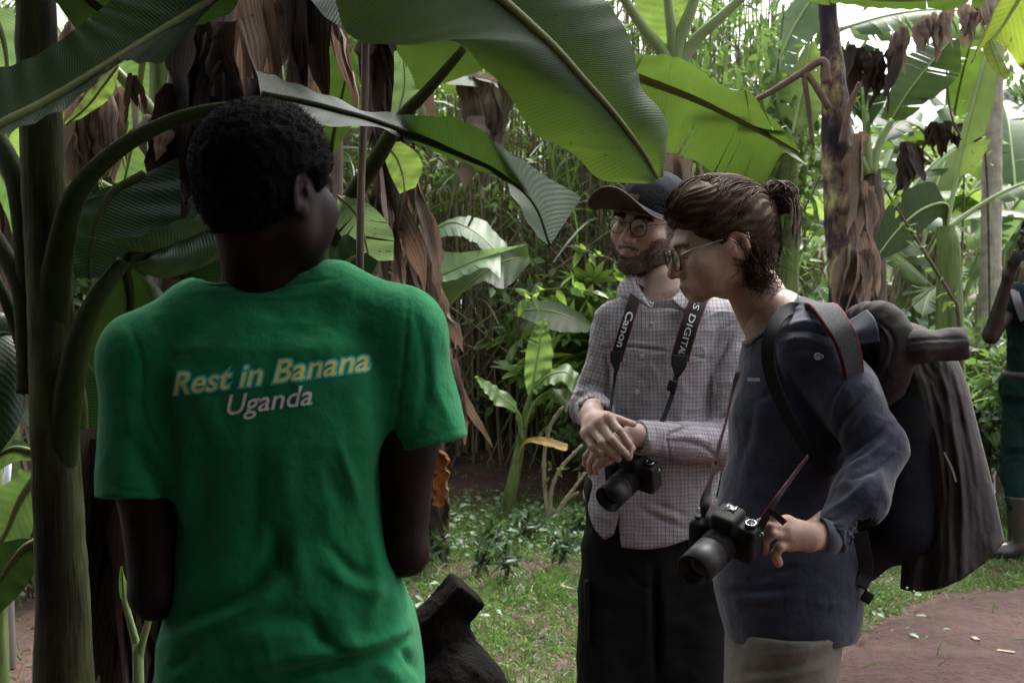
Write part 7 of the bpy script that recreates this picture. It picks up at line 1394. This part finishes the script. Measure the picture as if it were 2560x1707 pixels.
def far_bananas():
    g = 'banana plants in the background'
    V = [banana('banana_plant', 'x', (0, 0, -20), 1.9, 101, nl=7, L=1.9, W=.52, mats=(L_MID, M_RIBL), tears=9, dead=4, group=g, r=.10), banana('banana_plant', 'x', (0, 0, -20), 1.5, 102, nl=7, L=1.7, W=.5, mats=(L_PALE, M_RIBL), tears=14, dead=5, group=g, r=.09), banana('banana_plant', 'x', (0, 0, -20), 1.6, 103, nl=6, L=1.8, W=.55, mats=(L_YEL, M_RIBL), tears=4, dead=3, group=g, r=.09), banana('banana_plant', 'x', (0, 0, -20), 2.2, 104, nl=7, L=1.9, W=.52, mats=(L_BIG, M_RIB), tears=8, dead=6, group=g, r=.11)]
    spots = [(0, 2010, 12.2, .9, 'green banana plant right of the mottled stem'), (2, 2110, 13.4, 1.0, 'yellow green banana plant left of the ringed trunk'), (1, 2200, 12.6, .8, 'pale banana plant close left of the ringed trunk'), (0, 2330, 13.2, 1.0, 'green banana plant behind the head at the right border'), (3, 2160, 16, 1.15, 'tall banana plant hung with dry leaves, far back on the right'), (2, 1850, 14, 1.0, 'yellow green banana plant left of the mottled stem'), (1, 1980, 17, 1.2, 'pale torn banana plant far behind the mottled stem'), (0, 1700, 15, 1.1, 'banana plant far behind the tied hair'),
             (3, 1560, 17, 1.1, 'tall banana plant far behind the cap'), (2, 2400, 16, 1.2, 'yellow banana plant beyond the right border'), (1, 2290, 18, 1.3, 'pale banana plant far behind the ringed trunk'), (0, 1250, 16.5, 1.2, 'banana plant far behind the cane thicket'), (3, 1000, 17.5, 1.2, 'tall banana plant behind the left end of the canes'), (3, 690, 9.5, 1.1, 'backlit banana plant behind the head in the foreground'), (0, 300, 9.0, 1.05, 'banana plant behind the shaggy leaves on the left'), (2, -20, 8.0, 1.0, 'bright banana plant at the left border'), (1, 150, 14, 1.2, 'pale banana plant far back on the left'), (3, 560, 13, 1.2, 'tall banana plant behind the brown stem'), (0, 2080, 20, 1.3, 'distant banana plant below the sky gap'), (2, 1860, 21, 1.3, 'distant yellow banana plant behind the mottled stem')]
    used = set()
    for i, (k, x, d, s, lab) in enumerate(spots):
        o = V[k] if k not in used else copy_tree(V[k]); used.add(k); p = PD(x, 784, d); o.location = (p.x, p.y, 0); o.scale = (s, s, s); o.rotation_euler = (0, 0, i*1.7); o['label'] = lab
    # named leaves of the nearer plants on the right
    root = thing('banana_plant', 'banana plant with one broad upright dark leaf under the sky gap', 'banana plant', (PD(2000, 784, 10).x, PD(2000, 784, 10).y, 0)); b = Vector(root.location)
    stem('pseudostem', [b, PD(2000, 560, 10), PD(2000, 390, 10)], [.11, .09, .06], T_BRN, root, n=16, m=30, seed=31)
    for pts in ([(2000, 400), (1990, 300), (1984, 200)], [(2003, 400), (2020, 330), (2050, 275)], [(1996, 400), (1960, 330), (1930, 300)]):
        mb = MB(); mb.tube(crom([PD(x, y, 9.95) for x, y in pts], 12), list(np.linspace(.03, .018, 12)), 7); mb.build('petiole', M_RIBL, root)
    traced_leaf(D3([(2045, 282, 10), (2085, 215, 9.95), (2135, 150, 9.9), (2185, 92, 9.9)]), D3([(2022, 272, 10), (2050, 195, 10.1), (2085, 130, 10.1), (2170, 80, 10)]), D3([(2080, 272, 9.9), (2150, 220, 9.8), (2205, 165, 9.8), (2205, 90, 9.85)]), [L_BIG, M_RIBL], root, n=60, seed=32, gap=5)
    traced_leaf(D3([(1984, 285, 10), (1984, 230, 10), (1990, 170, 10), (2010, 110, 10)]), D3([(1945, 240, 10), (1935, 200, 10), (1945, 150, 10), (1990, 100, 10)]), D3([(2000, 290, 10), (2040, 220, 10), (2035, 160, 10), (2020, 110, 10)]), [L_DARK, M_RIBL], root, n=40, seed=33, gap=8)
    rng = np.random.default_rng(5); mb = MB(); blade(mb, PD(1925, 70, 9.5), (1, 0, .35), 1.3, .5, rng, droop=.9, tears=20, fold=1.0, pet=.05); mb.build('leaf', [L_PALE, M_RIBL], root)
    mb = MB(); hang_strips(mb, [PD(2050, 75, 9), PD(2120, 45, 9), PD(2200, 20, 9), PD(2260, 10, 9)], .22, 1.7, 46, rng, .03, w0=.02, w1=.05); mb.build('dead_leaf', L_BRN, root)
    mb = MB(); hang_strips(mb, [PD(1935, 110, 9), PD(2040, 120, 9)], .32, 2.2, 24, rng, .04, w0=.02, w1=.05); mb.build('dead_leaf', L_DBRN, root)
    mb = MB(); hang_strips(mb, [PD(2085, 330, 9.6), PD(2100, 335, 9.6)], .34, 2.4, 8, rng, .015, w0=.03, w1=.05, curl=.2); mb.build('dead_leaf', L_DBRN, root)
    mb = MB(); hang_strips(mb, [PD(2130, 285, 10.4), PD(2190, 280, 10.4), PD(2240, 292, 10.4)], .22, 2.2, 26, rng, .02, w0=.02, w1=.05, curl=.3); mb.build('dead_leaf', L_DBRN, root)
    root = thing('banana_plant', 'banana plant with a long green leaf slanting down above the backpack', 'banana plant', (PD(2190, 784, 9.2).x, PD(2190, 784, 9.2).y, 0)); b = Vector(root.location)
    stem('pseudostem', [b, PD(2180, 640, 9.2), PD(2172, 520, 9.2)], [.09, .07, .05], T_GRN, root, n=14, m=20, seed=34)
    traced_leaf(D3([(2172, 530, 9.2), (2175, 470, 9.1), (2120, 480, 9.0), (2060, 530, 8.9), (2008, 598, 8.8)]), D3([(2165, 520, 9.2), (2150, 425, 9.1), (2090, 432, 9.0), (2035, 480, 8.9), (2005, 592, 8.8)]), D3([(2176, 535, 9.2), (2160, 500, 9.1), (2130, 520, 9.0), (2080, 570, 8.9), (2012, 602, 8.8)]), [L_BIG, M_RIBL], root, n=50, seed=35)
    mb = MB(); blade(mb, PD(2172, 530, 9.2), (.75, .1, .6), 1.3, .42, rng, droop=1.3, tears=4, fold=.4); mb.build('leaf', [L_PALE, M_RIBL], root); mb = MB(); blade(mb, PD(2172, 530, 9.2), (.2, .1, 1), 1.2, .4, rng, droop=.5, tears=4, fold=.4); mb.build('leaf', [L_YEL, M_RIBL], root)
    # drooping leaves in front of the canes
    root = thing('banana_plant', 'low banana plant with silvery folded leaves in front of the canes', 'banana plant', (PD(985, 784, 9.4).x, PD(985, 784, 9.4).y, 0)); b = Vector(root.location)
    stem('pseudostem', [b, PD(985, 1000, 9.3), PD(990, 740, 9.0)], [.08, .07, .045], T_BRN, root, n=14, m=24, seed=36)
    traced_leaf(D3([(995, 745, 9), (1045, 690, 8.9), (1100, 635, 8.8), (1160, 600, 8.8), (1215, 590, 8.8)]), D3([(990, 700, 9.1), (1010, 655, 9.1), (1080, 612, 9.0), (1140, 580, 8.9), (1212, 565, 8.8)]), D3([(1010, 745, 8.8), (1060, 680, 8.7), (1110, 650, 8.6), (1160, 660, 8.6), (1218, 600, 8.7)]), [L_BIG, M_RIB], root, n=70, seed=37, gap=3)
    traced_leaf(D3([(995, 640, 8.7), (1040, 622, 8.65), (1090, 600, 8.6), (1150, 580, 8.6)]), D3([(985, 570, 8.7), (1040, 580, 8.7), (1100, 575, 8.6), (1212, 562, 8.6)]), D3([(1000, 650, 8.5), (1050, 640, 8.5), (1110, 615, 8.4), (1150, 640, 8.4)]), [L_PALE, M_RIB], root, n=50, seed=38, gap=4)
    traced_leaf(D3([(980, 640, 8.9), (960, 600, 8.9), (955, 560, 8.9), (965, 520, 8.9)]), D3([(985, 640, 8.9), (990, 600, 8.9), (1000, 570, 8.9), (985, 520, 8.9)]), D3([(960, 640, 8.9), (935, 600, 8.9), (930, 560, 8.9), (950, 520, 8.9)]), [L_PALE, M_RIB], root, n=30, seed=38, gap=4)
    traced_leaf(D3([(988, 535, 9.6), (1040, 512, 9.6), (1100, 540, 9.5), (1160, 600, 9.4)]), D3([(990, 520, 9.7), (1050, 498, 9.7), (1110, 505, 9.7), (1165, 560, 9.6)]), D3([(1000, 545, 9.5), (1050, 540, 9.4), (1090, 560, 9.3), (1150, 605, 9.3)]), [L_PALE, M_RIB], root, n=40, seed=39, gap=6)
    traced_leaf(D3([(1180, 715, 10.4), (1240, 712, 10.3), (1300, 725, 10.2), (1358, 750, 10.2)]), D3([(1180, 705, 10.5), (1240, 690, 10.5), (1300, 700, 10.5), (1360, 745, 10.4)]), D3([(1185, 725, 10.3), (1235, 745, 10.1), (1290, 762, 10.0), (1350, 765, 10.0)]), [L_BIG, M_RIB], root, n=40, seed=40)
    rng = np.random.default_rng(15); mb = MB(); hang_strips(mb, [PD(1085, 165, 9.4), PD(1135, 180, 9.4)], .50, 3.2, 12, rng, .03, w0=.03, w1=.06, curl=.7); hang_strips(mb, [PD(1090, 260, 9.3), PD(1100, 330, 9.3)], .3, 3, 8, rng, .05, w0=.03, w1=.06, curl=.7, lean=(-.4, 0, 0)); mb.build('dead_leaf', L_BRN, root)
    # the young plant
    root = thing('young_banana_plant', 'young pale green banana plant with a yellow lower leaf, standing alone on the soil', 'young banana plant', (PD(1165, 784, 9.75).x, PD(1165, 784, 9.75).y, .02)); b = Vector(root.location)
    mb = MB(); mb.tube(crom([b+Vector((-.02, 0, 0)), PD(1175, 1120, 9.75), PD(1195, 1020, 9.75), PD(1207, 950, 9.75), PD(1222, 895, 9.75)], 30), list(np.interp(np.linspace(0, 1, 30), [0, .1, .6, 1], [.05, .042, .026, .010])), 12); mb.build('pseudostem', T_GRN, root)
    traced_leaf(D3([(1222, 900, 9.75), (1228, 860, 9.75), (1238, 800, 9.75), (1248, 735, 9.75)]), D3([(1214, 912, 9.75), (1205, 865, 9.75), (1212, 790, 9.75), (1240, 728, 9.75)]), D3([(1232, 905, 9.7), (1262, 850, 9.7), (1268, 780, 9.7), (1252, 730, 9.75)]), [L_YOUNG, M_RIBL], root, n=60, seed=41, rip=.010, gap=4, rib=(.008, .003))
    traced_leaf(D3([(1228, 890, 9.7), (1260, 862, 9.6), (1300, 855, 9.6), (1322, 880, 9.6)]), D3([(1226, 880, 9.75), (1262, 845, 9.75), (1305, 845, 9.7), (1330, 875, 9.65)]), D3([(1232, 895, 9.6), (1262, 880, 9.5), (1295, 885, 9.5), (1318, 925, 9.5)]), [L_YOUNG, M_RIBL], root, n=40, seed=42, rip=.008)
    traced_leaf(D3([(1205, 985, 9.7), (1228, 925, 9.65), (1262, 900, 9.6), (1305, 925, 9.6)]), D3([(1205, 978, 9.72), (1226, 920, 9.7), (1265, 895, 9.68), (1310, 905, 9.65)]), D3([(1207, 988, 9.68), (1235, 930, 9.6), (1262, 918, 9.5), (1300, 950, 9.5)]), [L_YEL, M_RIBL], root, n=40, seed=43, rip=.008)
    traced_leaf(D3([(1200, 1010, 9.7), (1192, 950, 9.68), (1150, 910, 9.65), (1090, 866, 9.6)]), D3([(1198, 1010, 9.7), (1186, 935, 9.72), (1150, 890, 9.7), (1092, 862, 9.6)]), D3([(1201, 1012, 9.7), (1188, 958, 9.62), (1140, 925, 9.55), (1098, 882, 9.55)]), [L_YOUNG, M_RIBL], root, n=40, seed=44, rip=.006)
    yel = leafmat('dying yellow leaf', (.55, .30, .02), (.70, .40, .03), tw=.4, rough=.6, rib=120)
    traced_leaf(D3([(1188, 1060, 9.7), (1205, 1015, 9.65), (1250, 1012, 9.6), (1304, 1028, 9.6)]), D3([(1188, 1058, 9.7), (1205, 1012, 9.65), (1250, 1003, 9.62), (1304, 1020, 9.62)]), D3([(1189, 1062, 9.7), (1208, 1018, 9.62), (1260, 1025, 9.55), (1300, 1036, 9.55)]), [yel, M_RIBL], root, n=40, seed=45, rib=(.006, .002))
far_bananas()
def small_things():
    # bare stems with nodes
    root = thing('cassava_plant', 'bare pale knobbly stems beside the elbow of the checked shirt', 'bare shrub', (PD(1258, 784, 9.7).x, PD(1258, 784, 9.7).y, .02)); pale = pm('pale knobbly bark', (.30, .25, .17), (.38, .32, .23), 14, .8, .4, 120)
    for pts in ([(1262, 1205), (1252, 1130), (1250, 1050), (1262, 985), (1285, 945), (1310, 925)], [(1264, 1205), (1266, 1130), (1285, 1080), (1310, 1050), (1338, 1022)], [(1268, 1205), (1290, 1160), (1320, 1120), (1345, 1085)], [(1272, 1205), (1300, 1150), (1330, 1130)]):
        A = crom([PD(x, y, 9.7) for x, y in pts], 60); r = [.0125+.004*(i % 7 == 0)-.003*i/60 for i in range(60)]; mb = MB(); mb.tube(A, r, 8); mb.build('stem', pale, root)
    rng = np.random.default_rng(2); mb = MB(); c = np.array([list(PD(x, y, 9.65)) for x, y in ((1285, 1082), (1290, 1080), (1255, 1108), (1268, 1075), (1335, 1090))]*3); leaf_cards(mb, c, rng.normal(size=c.shape), rng.normal(size=c.shape)+[0, 0, 1], .05, .02); mb.build('shoots', S_C, root)
    # stump
    root = thing('log', 'dark weathered hollow log leaning beside the person in green', 'log', (PD(1010, 784, 4.7).x, PD(1010, 784, 4.7).y, 0)); d = 4.7
    s = Sdf(); q = lambda x, y, dd=d: PD(x, y, dd)
    Ml = Matrix.Rotation(R(-42), 3, 'Y')@Matrix.Rotation(R(20), 3, 'Z'); Ml = Matrix.Rotation(R(42), 3, 'Y')@Matrix.Rotation(R(25), 3, 'Z'); s.u(rbox(q(1016, 1418), (.056, .050, .115), .012, Ml), 0).u(cap(q(985, 1450), q(1000, 1500), .06, .07), .03)
    s2 = Sdf().u(cap(q(1030, 1490, 4.68), q(1062, 1600, 4.62), .085, .125), 0).u(cap(q(1062, 1600, 4.62), q(1040, 1990, 4.65), .125, .20), .05).u(cap(q(930, 1560, 4.7), q(1000, 1640, 4.7), .07, .10), .05)
    s.u(s2, .03); s.sub(ell(q(975, 1515, 4.50), (.050, .12, .085), Matrix.Rotation(R(40), 3, 'Y')), .008); s.sub(ell(q(1062, 1412, 4.60), (.022, .03, .05), Matrix.Rotation(R(30), 3, 'Y')), .008); s.inter(plane((0, 0, -.02), (0, 0, -1)), 0)
    V, Q = surfnet(s, (root.location.x-.36, root.location.y-.4, -.04), (root.location.x+.36, root.location.y+.35, .75), .007); n_ = vnormals(V, Q); V = V+n_*(vn(V@np.array([[.75, 0, .66], [0, 1, 0], [-.25, 0, .3]]).T, 40, 3, 4)*.006)[:, None]
    link('log_body', mesh_np('log_body', V, Q), trunkmat('very dark wood', [(.003, .0025, .0025), (.008, .0065, .006), (.012, .010, .009)], 6, (2, 2, 1), .95, 1.0, spec=.05), root)  # near-black wood tone, varied at random
    # hut far behind the canes
    root = thing('hut', 'small hut with a pale metal roof glimpsed through the canes', 'hut', (PD(1190, 784, 17).x, 17.2, 0)); c = root.location
    mb = MB(); mb.box(c+Vector((0, .9, .45)), 2.0, 1.6, .9); mb.build('wall', pm('ochre mud wall', (.32, .20, .13), (.42, .27, .18), 3, .9, .5, 20), root)
    mb = MB(); n = 70; xs_ = np.linspace(-1.25, 1.25, n)
    for sg in (-1, 1): mb.grid(np.stack([np.stack([c.x+xs_, c.y+.9+np.full(n, yy), c.z+1.42-abs(yy)*.42+.012*np.sin(xs_*80)], 1) for yy in np.linspace(0, sg*1.15, 8)]))
    o = mb.build('roof', pm('pale corrugated metal', (.55, .56, .62), (.48, .48, .54), 4, .45, .2, 30), root); md = o.modifiers.new('thick', 'SOLIDIFY'); md.thickness = .008
    mb = MB(); mb.box(c+Vector((-.4, .09, .42)), .5, .03, .8); mb.build('door', pm('grey plank door', (.12, .10, .08), None, 8, .8), root)
    # white post
    root = thing('post', 'short bluish white post low at the left border', 'post', (PD(18, 784, 6.2).x, PD(18, 784, 6.2).y, 0)); mb = MB(); mb.tube([root.location, PD(15, 1110, 6.2), PD(20, 1045, 6.2)], .014, 12); mb.build('post_body', pm('bluish white paint', (.62, .66, .74), (.5, .54, .62), 10, .6), root)
    # thin vines and twigs on the right
    for pts, d_, r, lab in (([(2030, 430), (2080, 510), (2130, 590), (2185, 680), (2200, 720)], 8.6, .010, 'dead twig slanting down between the mottled and ringed trunks'), ([(2180, 60), (2175, 180), (2190, 280), (2230, 340), (2265, 372)], 10.2, .008, 'thin green vine hanging to the ringed trunk'), ([(2215, 380), (2212, 500), (2208, 620), (2205, 700)], 10.5, .009, 'thin upright grey stem left of the ringed trunk')):
        p0 = PD(*pts[-1], d_); root = thing('twig', lab, 'twig', (p0.x, p0.y, 0)); mb = MB(); A = crom([PD(x, y, d_) for x, y in pts]+[(PD(pts[-1][0]+10, 900, d_)), Vector((p0.x+.05, p0.y, 0))], 50); mb.tube(A, list(np.linspace(r*.7, r*1.2, 50)), 6); mb.build('stem', M_TWIG, root)
        rng = np.random.default_rng(int(pts[0][0])); c = A[rng.integers(2, 34, 26)]+rng.normal(size=(26, 3))*.02; mb = MB(); leaf_cards(mb, c, rng.normal(size=c.shape), rng.normal(size=c.shape)+[0, 0, 1], .06, .025); mb.build('leaves', S_C, root)
    # vine arching beside the checked shirt
    for pts, lab in (([(1300, 565), (1360, 580), (1420, 605), (1440, 640), (1445, 690)], 'arching pale vine with small leaves left of the bearded face'), ([(1180, 705), (1230, 672), (1290, 662), (1340, 668), (1375, 672)], 'fine vine arching over the flat leaf in front of the canes')):
        p0 = PD(*pts[0], 9.8); root = thing('vine', lab, 'vine', (p0.x, p0.y, 0)); mb = MB(); A = crom([PD(x, y, 9.8) for x, y in pts], 30); mb.tube(A, .004, 5); mb.build('stem', M_TWIG, root); rng = np.random.default_rng(3); c = A[rng.integers(2, 29, 16)]; mb = MB(); leaf_cards(mb, c, rng.normal(size=c.shape)+[0, 0, -.2], rng.normal(size=c.shape)*.5+[0, -.3, 1], .12, .05); mb.build('leaves', S_C, root)
    # little tufts and sprouts in the ground cover
    S = shrub('sprout', 'x', 'sprout', (0, 0, 0), .22, .12, 60, .13, .035, S_B, 21, 'small dark sprouts in the ground cover', stems=4, lowest=0, drp=0); S['label'] = 'small dark sprout in the ground cover'; first = True
    for x, y, w_ in ((1010, 1300, 'just right of the bare elbow'), (1130, 1285, 'above the tip of the log'), (1215, 1262, 'below the young banana plant'), (1100, 1330, 'nearest to the log'), (1320, 1245, 'beside the bare stems'), (1290, 1310, 'nearest to the black trousers'), (1165, 1345, 'at the edge of the bare soil strip'), (970, 1330, 'touching the green T-shirt')):
        o = S if first else copy_tree(S); first = False; p = PD(x, y, gd(x, y)); o.location = (p.x, p.y, .03); o.scale = (.62,)*3; o.rotation_euler = (0, 0, x); o['label'] = 'small dark leafy sprout in the ground cover '+w_
    rng = np.random.default_rng(14); first = None; chip = pm('pale bark chip', (.34, .25, .18), (.22, .16, .11), 30, .8, .3)
    for i, (x, y, l, w_) in enumerate(((1185, 1208, .16, 'at the foot of the young banana plant'), (1075, 1250, .10, 'in the ground cover right of the orange bark'), (1300, 1360, .10, 'in the grass left of the black trousers'), (2310, 1510, .07, 'on the path nearest the right border'), (2100, 1590, .09, 'on the path near the bottom edge'), (2240, 1480, .05, 'smallest, in the middle of the path'))):
        p = PD(x, y, gd(x, y)); mb = MB(); a = rng.uniform(0, 3); mb.box(p+Vector((0, 0, .025)), l, .022, .008, Matrix.Rotation(a, 3, 'Z'), bev=.002); mb.build('bark_chip', chip, origin=(p.x, p.y, 0), label='pale strip of dry bark '+w_, cat='bark chip', group='pale bark chips on the ground')
    # far foliage closing the view
    rng = np.random.default_rng(90); m_ = 26000; th = rng.uniform(-.62, .62, m_); rr = rng.uniform(20, 26, m_); p = np.stack([np.sin(th)*rr, np.cos(th)*rr, rng.uniform(0, 1, m_)**.8*4.2], 1); keep = vn(p, .55, 3, 3) > (p[:, 2]-2.6+1.5*(th > .10))*.6-.35; p = p[keep]
    mb = MB(); leaf_cards(mb, p, rng.normal(size=p.shape), rng.normal(size=p.shape)*.6+np.array([0, -.4, .8]), rng.uniform(.15, .45, len(p)), rng.uniform(.08, .2, len(p))); mb.build('far_foliage', leafmat('far foliage', (.16, .22, .12), (.24, .36, .14), tw=.4, rough=.5, rib=1, ribamt=0, var=.5), kind='stuff', label='distant green foliage closing the view', cat='foliage')
small_things()
# ---- man at the right border, in dark green
def build_farman():
    d = 8.6; X = lambda x, y, dd=d: P(x, y, dd); c = X(2590, 900); foot = Vector((c.x, c.y, 0)); root = thing('person', 'person in dark green clothes and rubber boots at the right border, hand at face', 'person', foot)
    skin = skinmat('dark skin of the far person', (.028, .016, .012), (.02, .011, .009), (.06, .03, .025), rough=.45, sss=.1)
    HM = frame(X(2590, 590), (-.75, -.6, -.05)); hp, (hl, hq) = head_piece(HM, h=.004, neck=((0, -.03, -.05), HM.inverted()@X(2592, 700), .055, .06))
    sN, eN, wN = X(2545, 735, 8.55), X(2478, 838, 8.45), X(2522, 690, 8.35); sF, eF, wF = X(2660, 735), X(2690, 860), X(2640, 940, 8.4)
    s = Sdf(); rows = [(700, 2570, 2620), (725, 2530, 2665), (780, 2522, 2670), (860, 2524, 2664), (940, 2520, 2662), (1000, 2514, 2668)]; o_ = []
    for y, l, r in rows: q = X((l+r)/2, y); o_.append((q.z, q.x, q.y, (r-l)/2/F*d, .10 if y > 710 else .05))
    s.u(loft([(a, b, c_, e-.01, f-.01) for a, b, c_, e, f in o_], Matrix.Identity(4)), 0).u(cap(sN, eN, .05, .042), .03).u(cap(eN, wN, .043, .028), .02).u(cap(sF, eF, .045, .038), .03).u(cap(eF, wF, .036, .026), .02)
    s.u(cap(wN, X(2535, 660, 8.33), .030, .03), .02)
    for i in range(4): a = X(2520+i*6, 655+i*4, 8.31); finger(s, [a, X(2538+i*4, 628+i*7, 8.30), X(2556, 618+i*9, 8.31), X(2564, 626+i*9, 8.33)], .0105)
    hL, hR = Vector((foot.x-.08, foot.y, .92)), Vector((foot.x+.08, foot.y, .92)); kL, kR = hL+Vector((-.02, 0, -.44)), hR+Vector((.02, 0, -.44)); aL, aR = X(2545, 1360, 8.55), kR+Vector((0, 0, -.40)); aL.z = .08
    s.u(legs_sdf(hL, kL, aL, hR, kR, aR, (.075, .05, .036)), .03)
    V, Q = surfnet(s, (foot.x-.42, foot.y-.42, .05), (foot.x+.4, foot.y+.25, 1.62), .009); link('body', person_mesh([hp, (V, Q, None)]), skin, root)
    hs_ = Sdf().u(ell((0, -.02, .038), (.083, .10, .088)), 0).sub(ell((0, .11, -.01), (.08, .07, .08)), .01).inter(plane((0, 0, -.02), (0, 0, -1)), .01); V, Q = surfnet(hs_, (-.1, -.14, -.1), (.1, .12, .14), .005); link('hair', mesh_np('hair', tow(HM, V), Q), bpy.data.materials['black hair'], root)
    gm = shirtmat('dark green work cloth', (.004, .010, .010), (.006, .015, .014), sheen=0); t = Sdf().u(loft([(a, b, c_, e+.006, f+.006) for a, b, c_, e, f in o_[1:]], Matrix.Identity(4)), 0)
    for a, b in ((sN, eN), (sF, eF)): t.u(cap(a, a.lerp(b, .38), .062, .058), .03)
    V, Q = cloth(t, (foot.x-.35, foot.y-.25, .9), (foot.x+.35, foot.y+.25, 1.6), .007, .006, 12, 3, ridge=.008, rsc=9); link('shirt', mesh_np('shirt', V, Q), gm, root)
    t = legs_sdf(hL, kL, aL+Vector((0, 0, .2)), hR, kR, aR+Vector((0, 0, .2)), (.095, .075, .06), .02); t.u(cap(hL, hR, .10), .05); V, Q = cloth(t, (foot.x-.35, foot.y-.3, .1), (foot.x+.35, foot.y+.25, 1.08), .008, .010, 10, 5, stretch=(1, 1, .8), ridge=.010, rsc=8); link('trousers', mesh_np('trousers', V, Q), shirtmat('dark green trousers', (.003, .014, .012), (.005, .020, .017), sheen=0), root)
    mb = MB(); q = X(2590, 935); mb.tube([q+Vector((math.cos(a)*.165, math.sin(a)*.115, 0)) for a in np.linspace(0, 2*math.pi, 30)], .018, 6, cap=False); mb.build('belt', pm('grey belt', (.06, .055, .06), None, 20, .7), root)
    for a in (aL, aR):
        b = Vector((a.x, a.y, 0)); M = frame(b, (-1, -.15, 0)); s = Sdf().u(xf(cap((0, 0, .33), (0, 0, .08), .066, .050), M), 0).u(xf(ell((0, .09, .04), (.048, .13, .045)), M), .04).inter(plane((0, 0, .008), (0, 0, -1)), 0).inter(plane((0, 0, .33), (0, 0, 1)), .002); s.sub(xf(cap((0, 0, .5), (0, 0, .25), .058, .05), M), .002)
        V, Q = surfnet(s, b-Vector((.3, .2, .02)), b+Vector((.2, .2, .4)), .006); link('boot', mesh_np('boot', V, Q), pm('grey brown rubber boot', (.022, .018, .018), (.035, .03, .029), 12, .35, .2, 60, spec=.6), root)
    mb = MB(); mb.box(X(2556, 640, 8.28), .02, .012, .11, Matrix.Rotation(R(30), 3, 'Y'), bev=.003); mb.build('phone', MBLK, origin=X(2556, 640, 8.28), label='small dark phone held to the face by the person at the right border', cat='phone')
    ribbon('bag_strap', [X(2535, 725, 8.50), X(2545, 760, 8.44), X(2560, 800, 8.46)], .045, (0, -1, 0), pm('grey padded strap', (.10, .09, .10), None, 30, .8), root, thick=.01)
build_farman()

def shade():
    # added unseen leaf roof and walls that block sky light from the near side
    rng = np.random.default_rng(44); m = leafmat('shade blocker leaf', (.020, .045, .018), (.02, .05, .01), tw=.12, rough=.5, rib=1, ribamt=0)
    root = thing('shade_blocker', 'added unseen roof and walls of dark leaf cards blocking light around the viewer', 'tree', (-1.6, -3.0, 0)); mb = MB()
    for e in ((-3, -2, 3.4), (-1, -.5, 3.3), (1.2, -1.5, 3.5), (-2.5, .8, 3.3), (0, -3.8, 4)): mb.tube(crom([(-1.6, -3.0, 0), (-1.6, -2.9, 1.8), ((e[0]-1.6)/2, (e[1]-2.9)/2, 3.0), e], 14), list(np.linspace(.16, .03, 14)), 8)
    mb.build('trunk', M_TWIG, root)  # limbs carrying the added leaf roof
    def box(n, a, b): return rng.uniform(a, b, (n, 3))
    p = np.concatenate([box(3600, (-6, -4.5, 3.1), (3.4, 1.2, 4.3)), box(1500, (-6, -5, 0), (3.6, -3.9, 4.2)), box(900, (-6.2, -4.5, 0), (-5.0, 3.4, 4.2)), box(700, (-5, 1.2, 3.2), (-.6, 2.2, 4.0)), box(420, (3.4, -4.5, 0), (4.2, -1.0, 3.6))])
    mb = MB(); leaf_cards(mb, p, rng.normal(size=p.shape), rng.normal(size=p.shape)*.7+np.array([0, .2, 1])*(p[:, 2:3] > 3.1)+np.array([.5, 1, 0])*(p[:, 2:3] <= 3.1), rng.uniform(.4, .75, len(p)), rng.uniform(.2, .36, len(p))); mb.build('crown', m, root)  # leaf cards of the added blocker, dense enough to stop most light
shade()
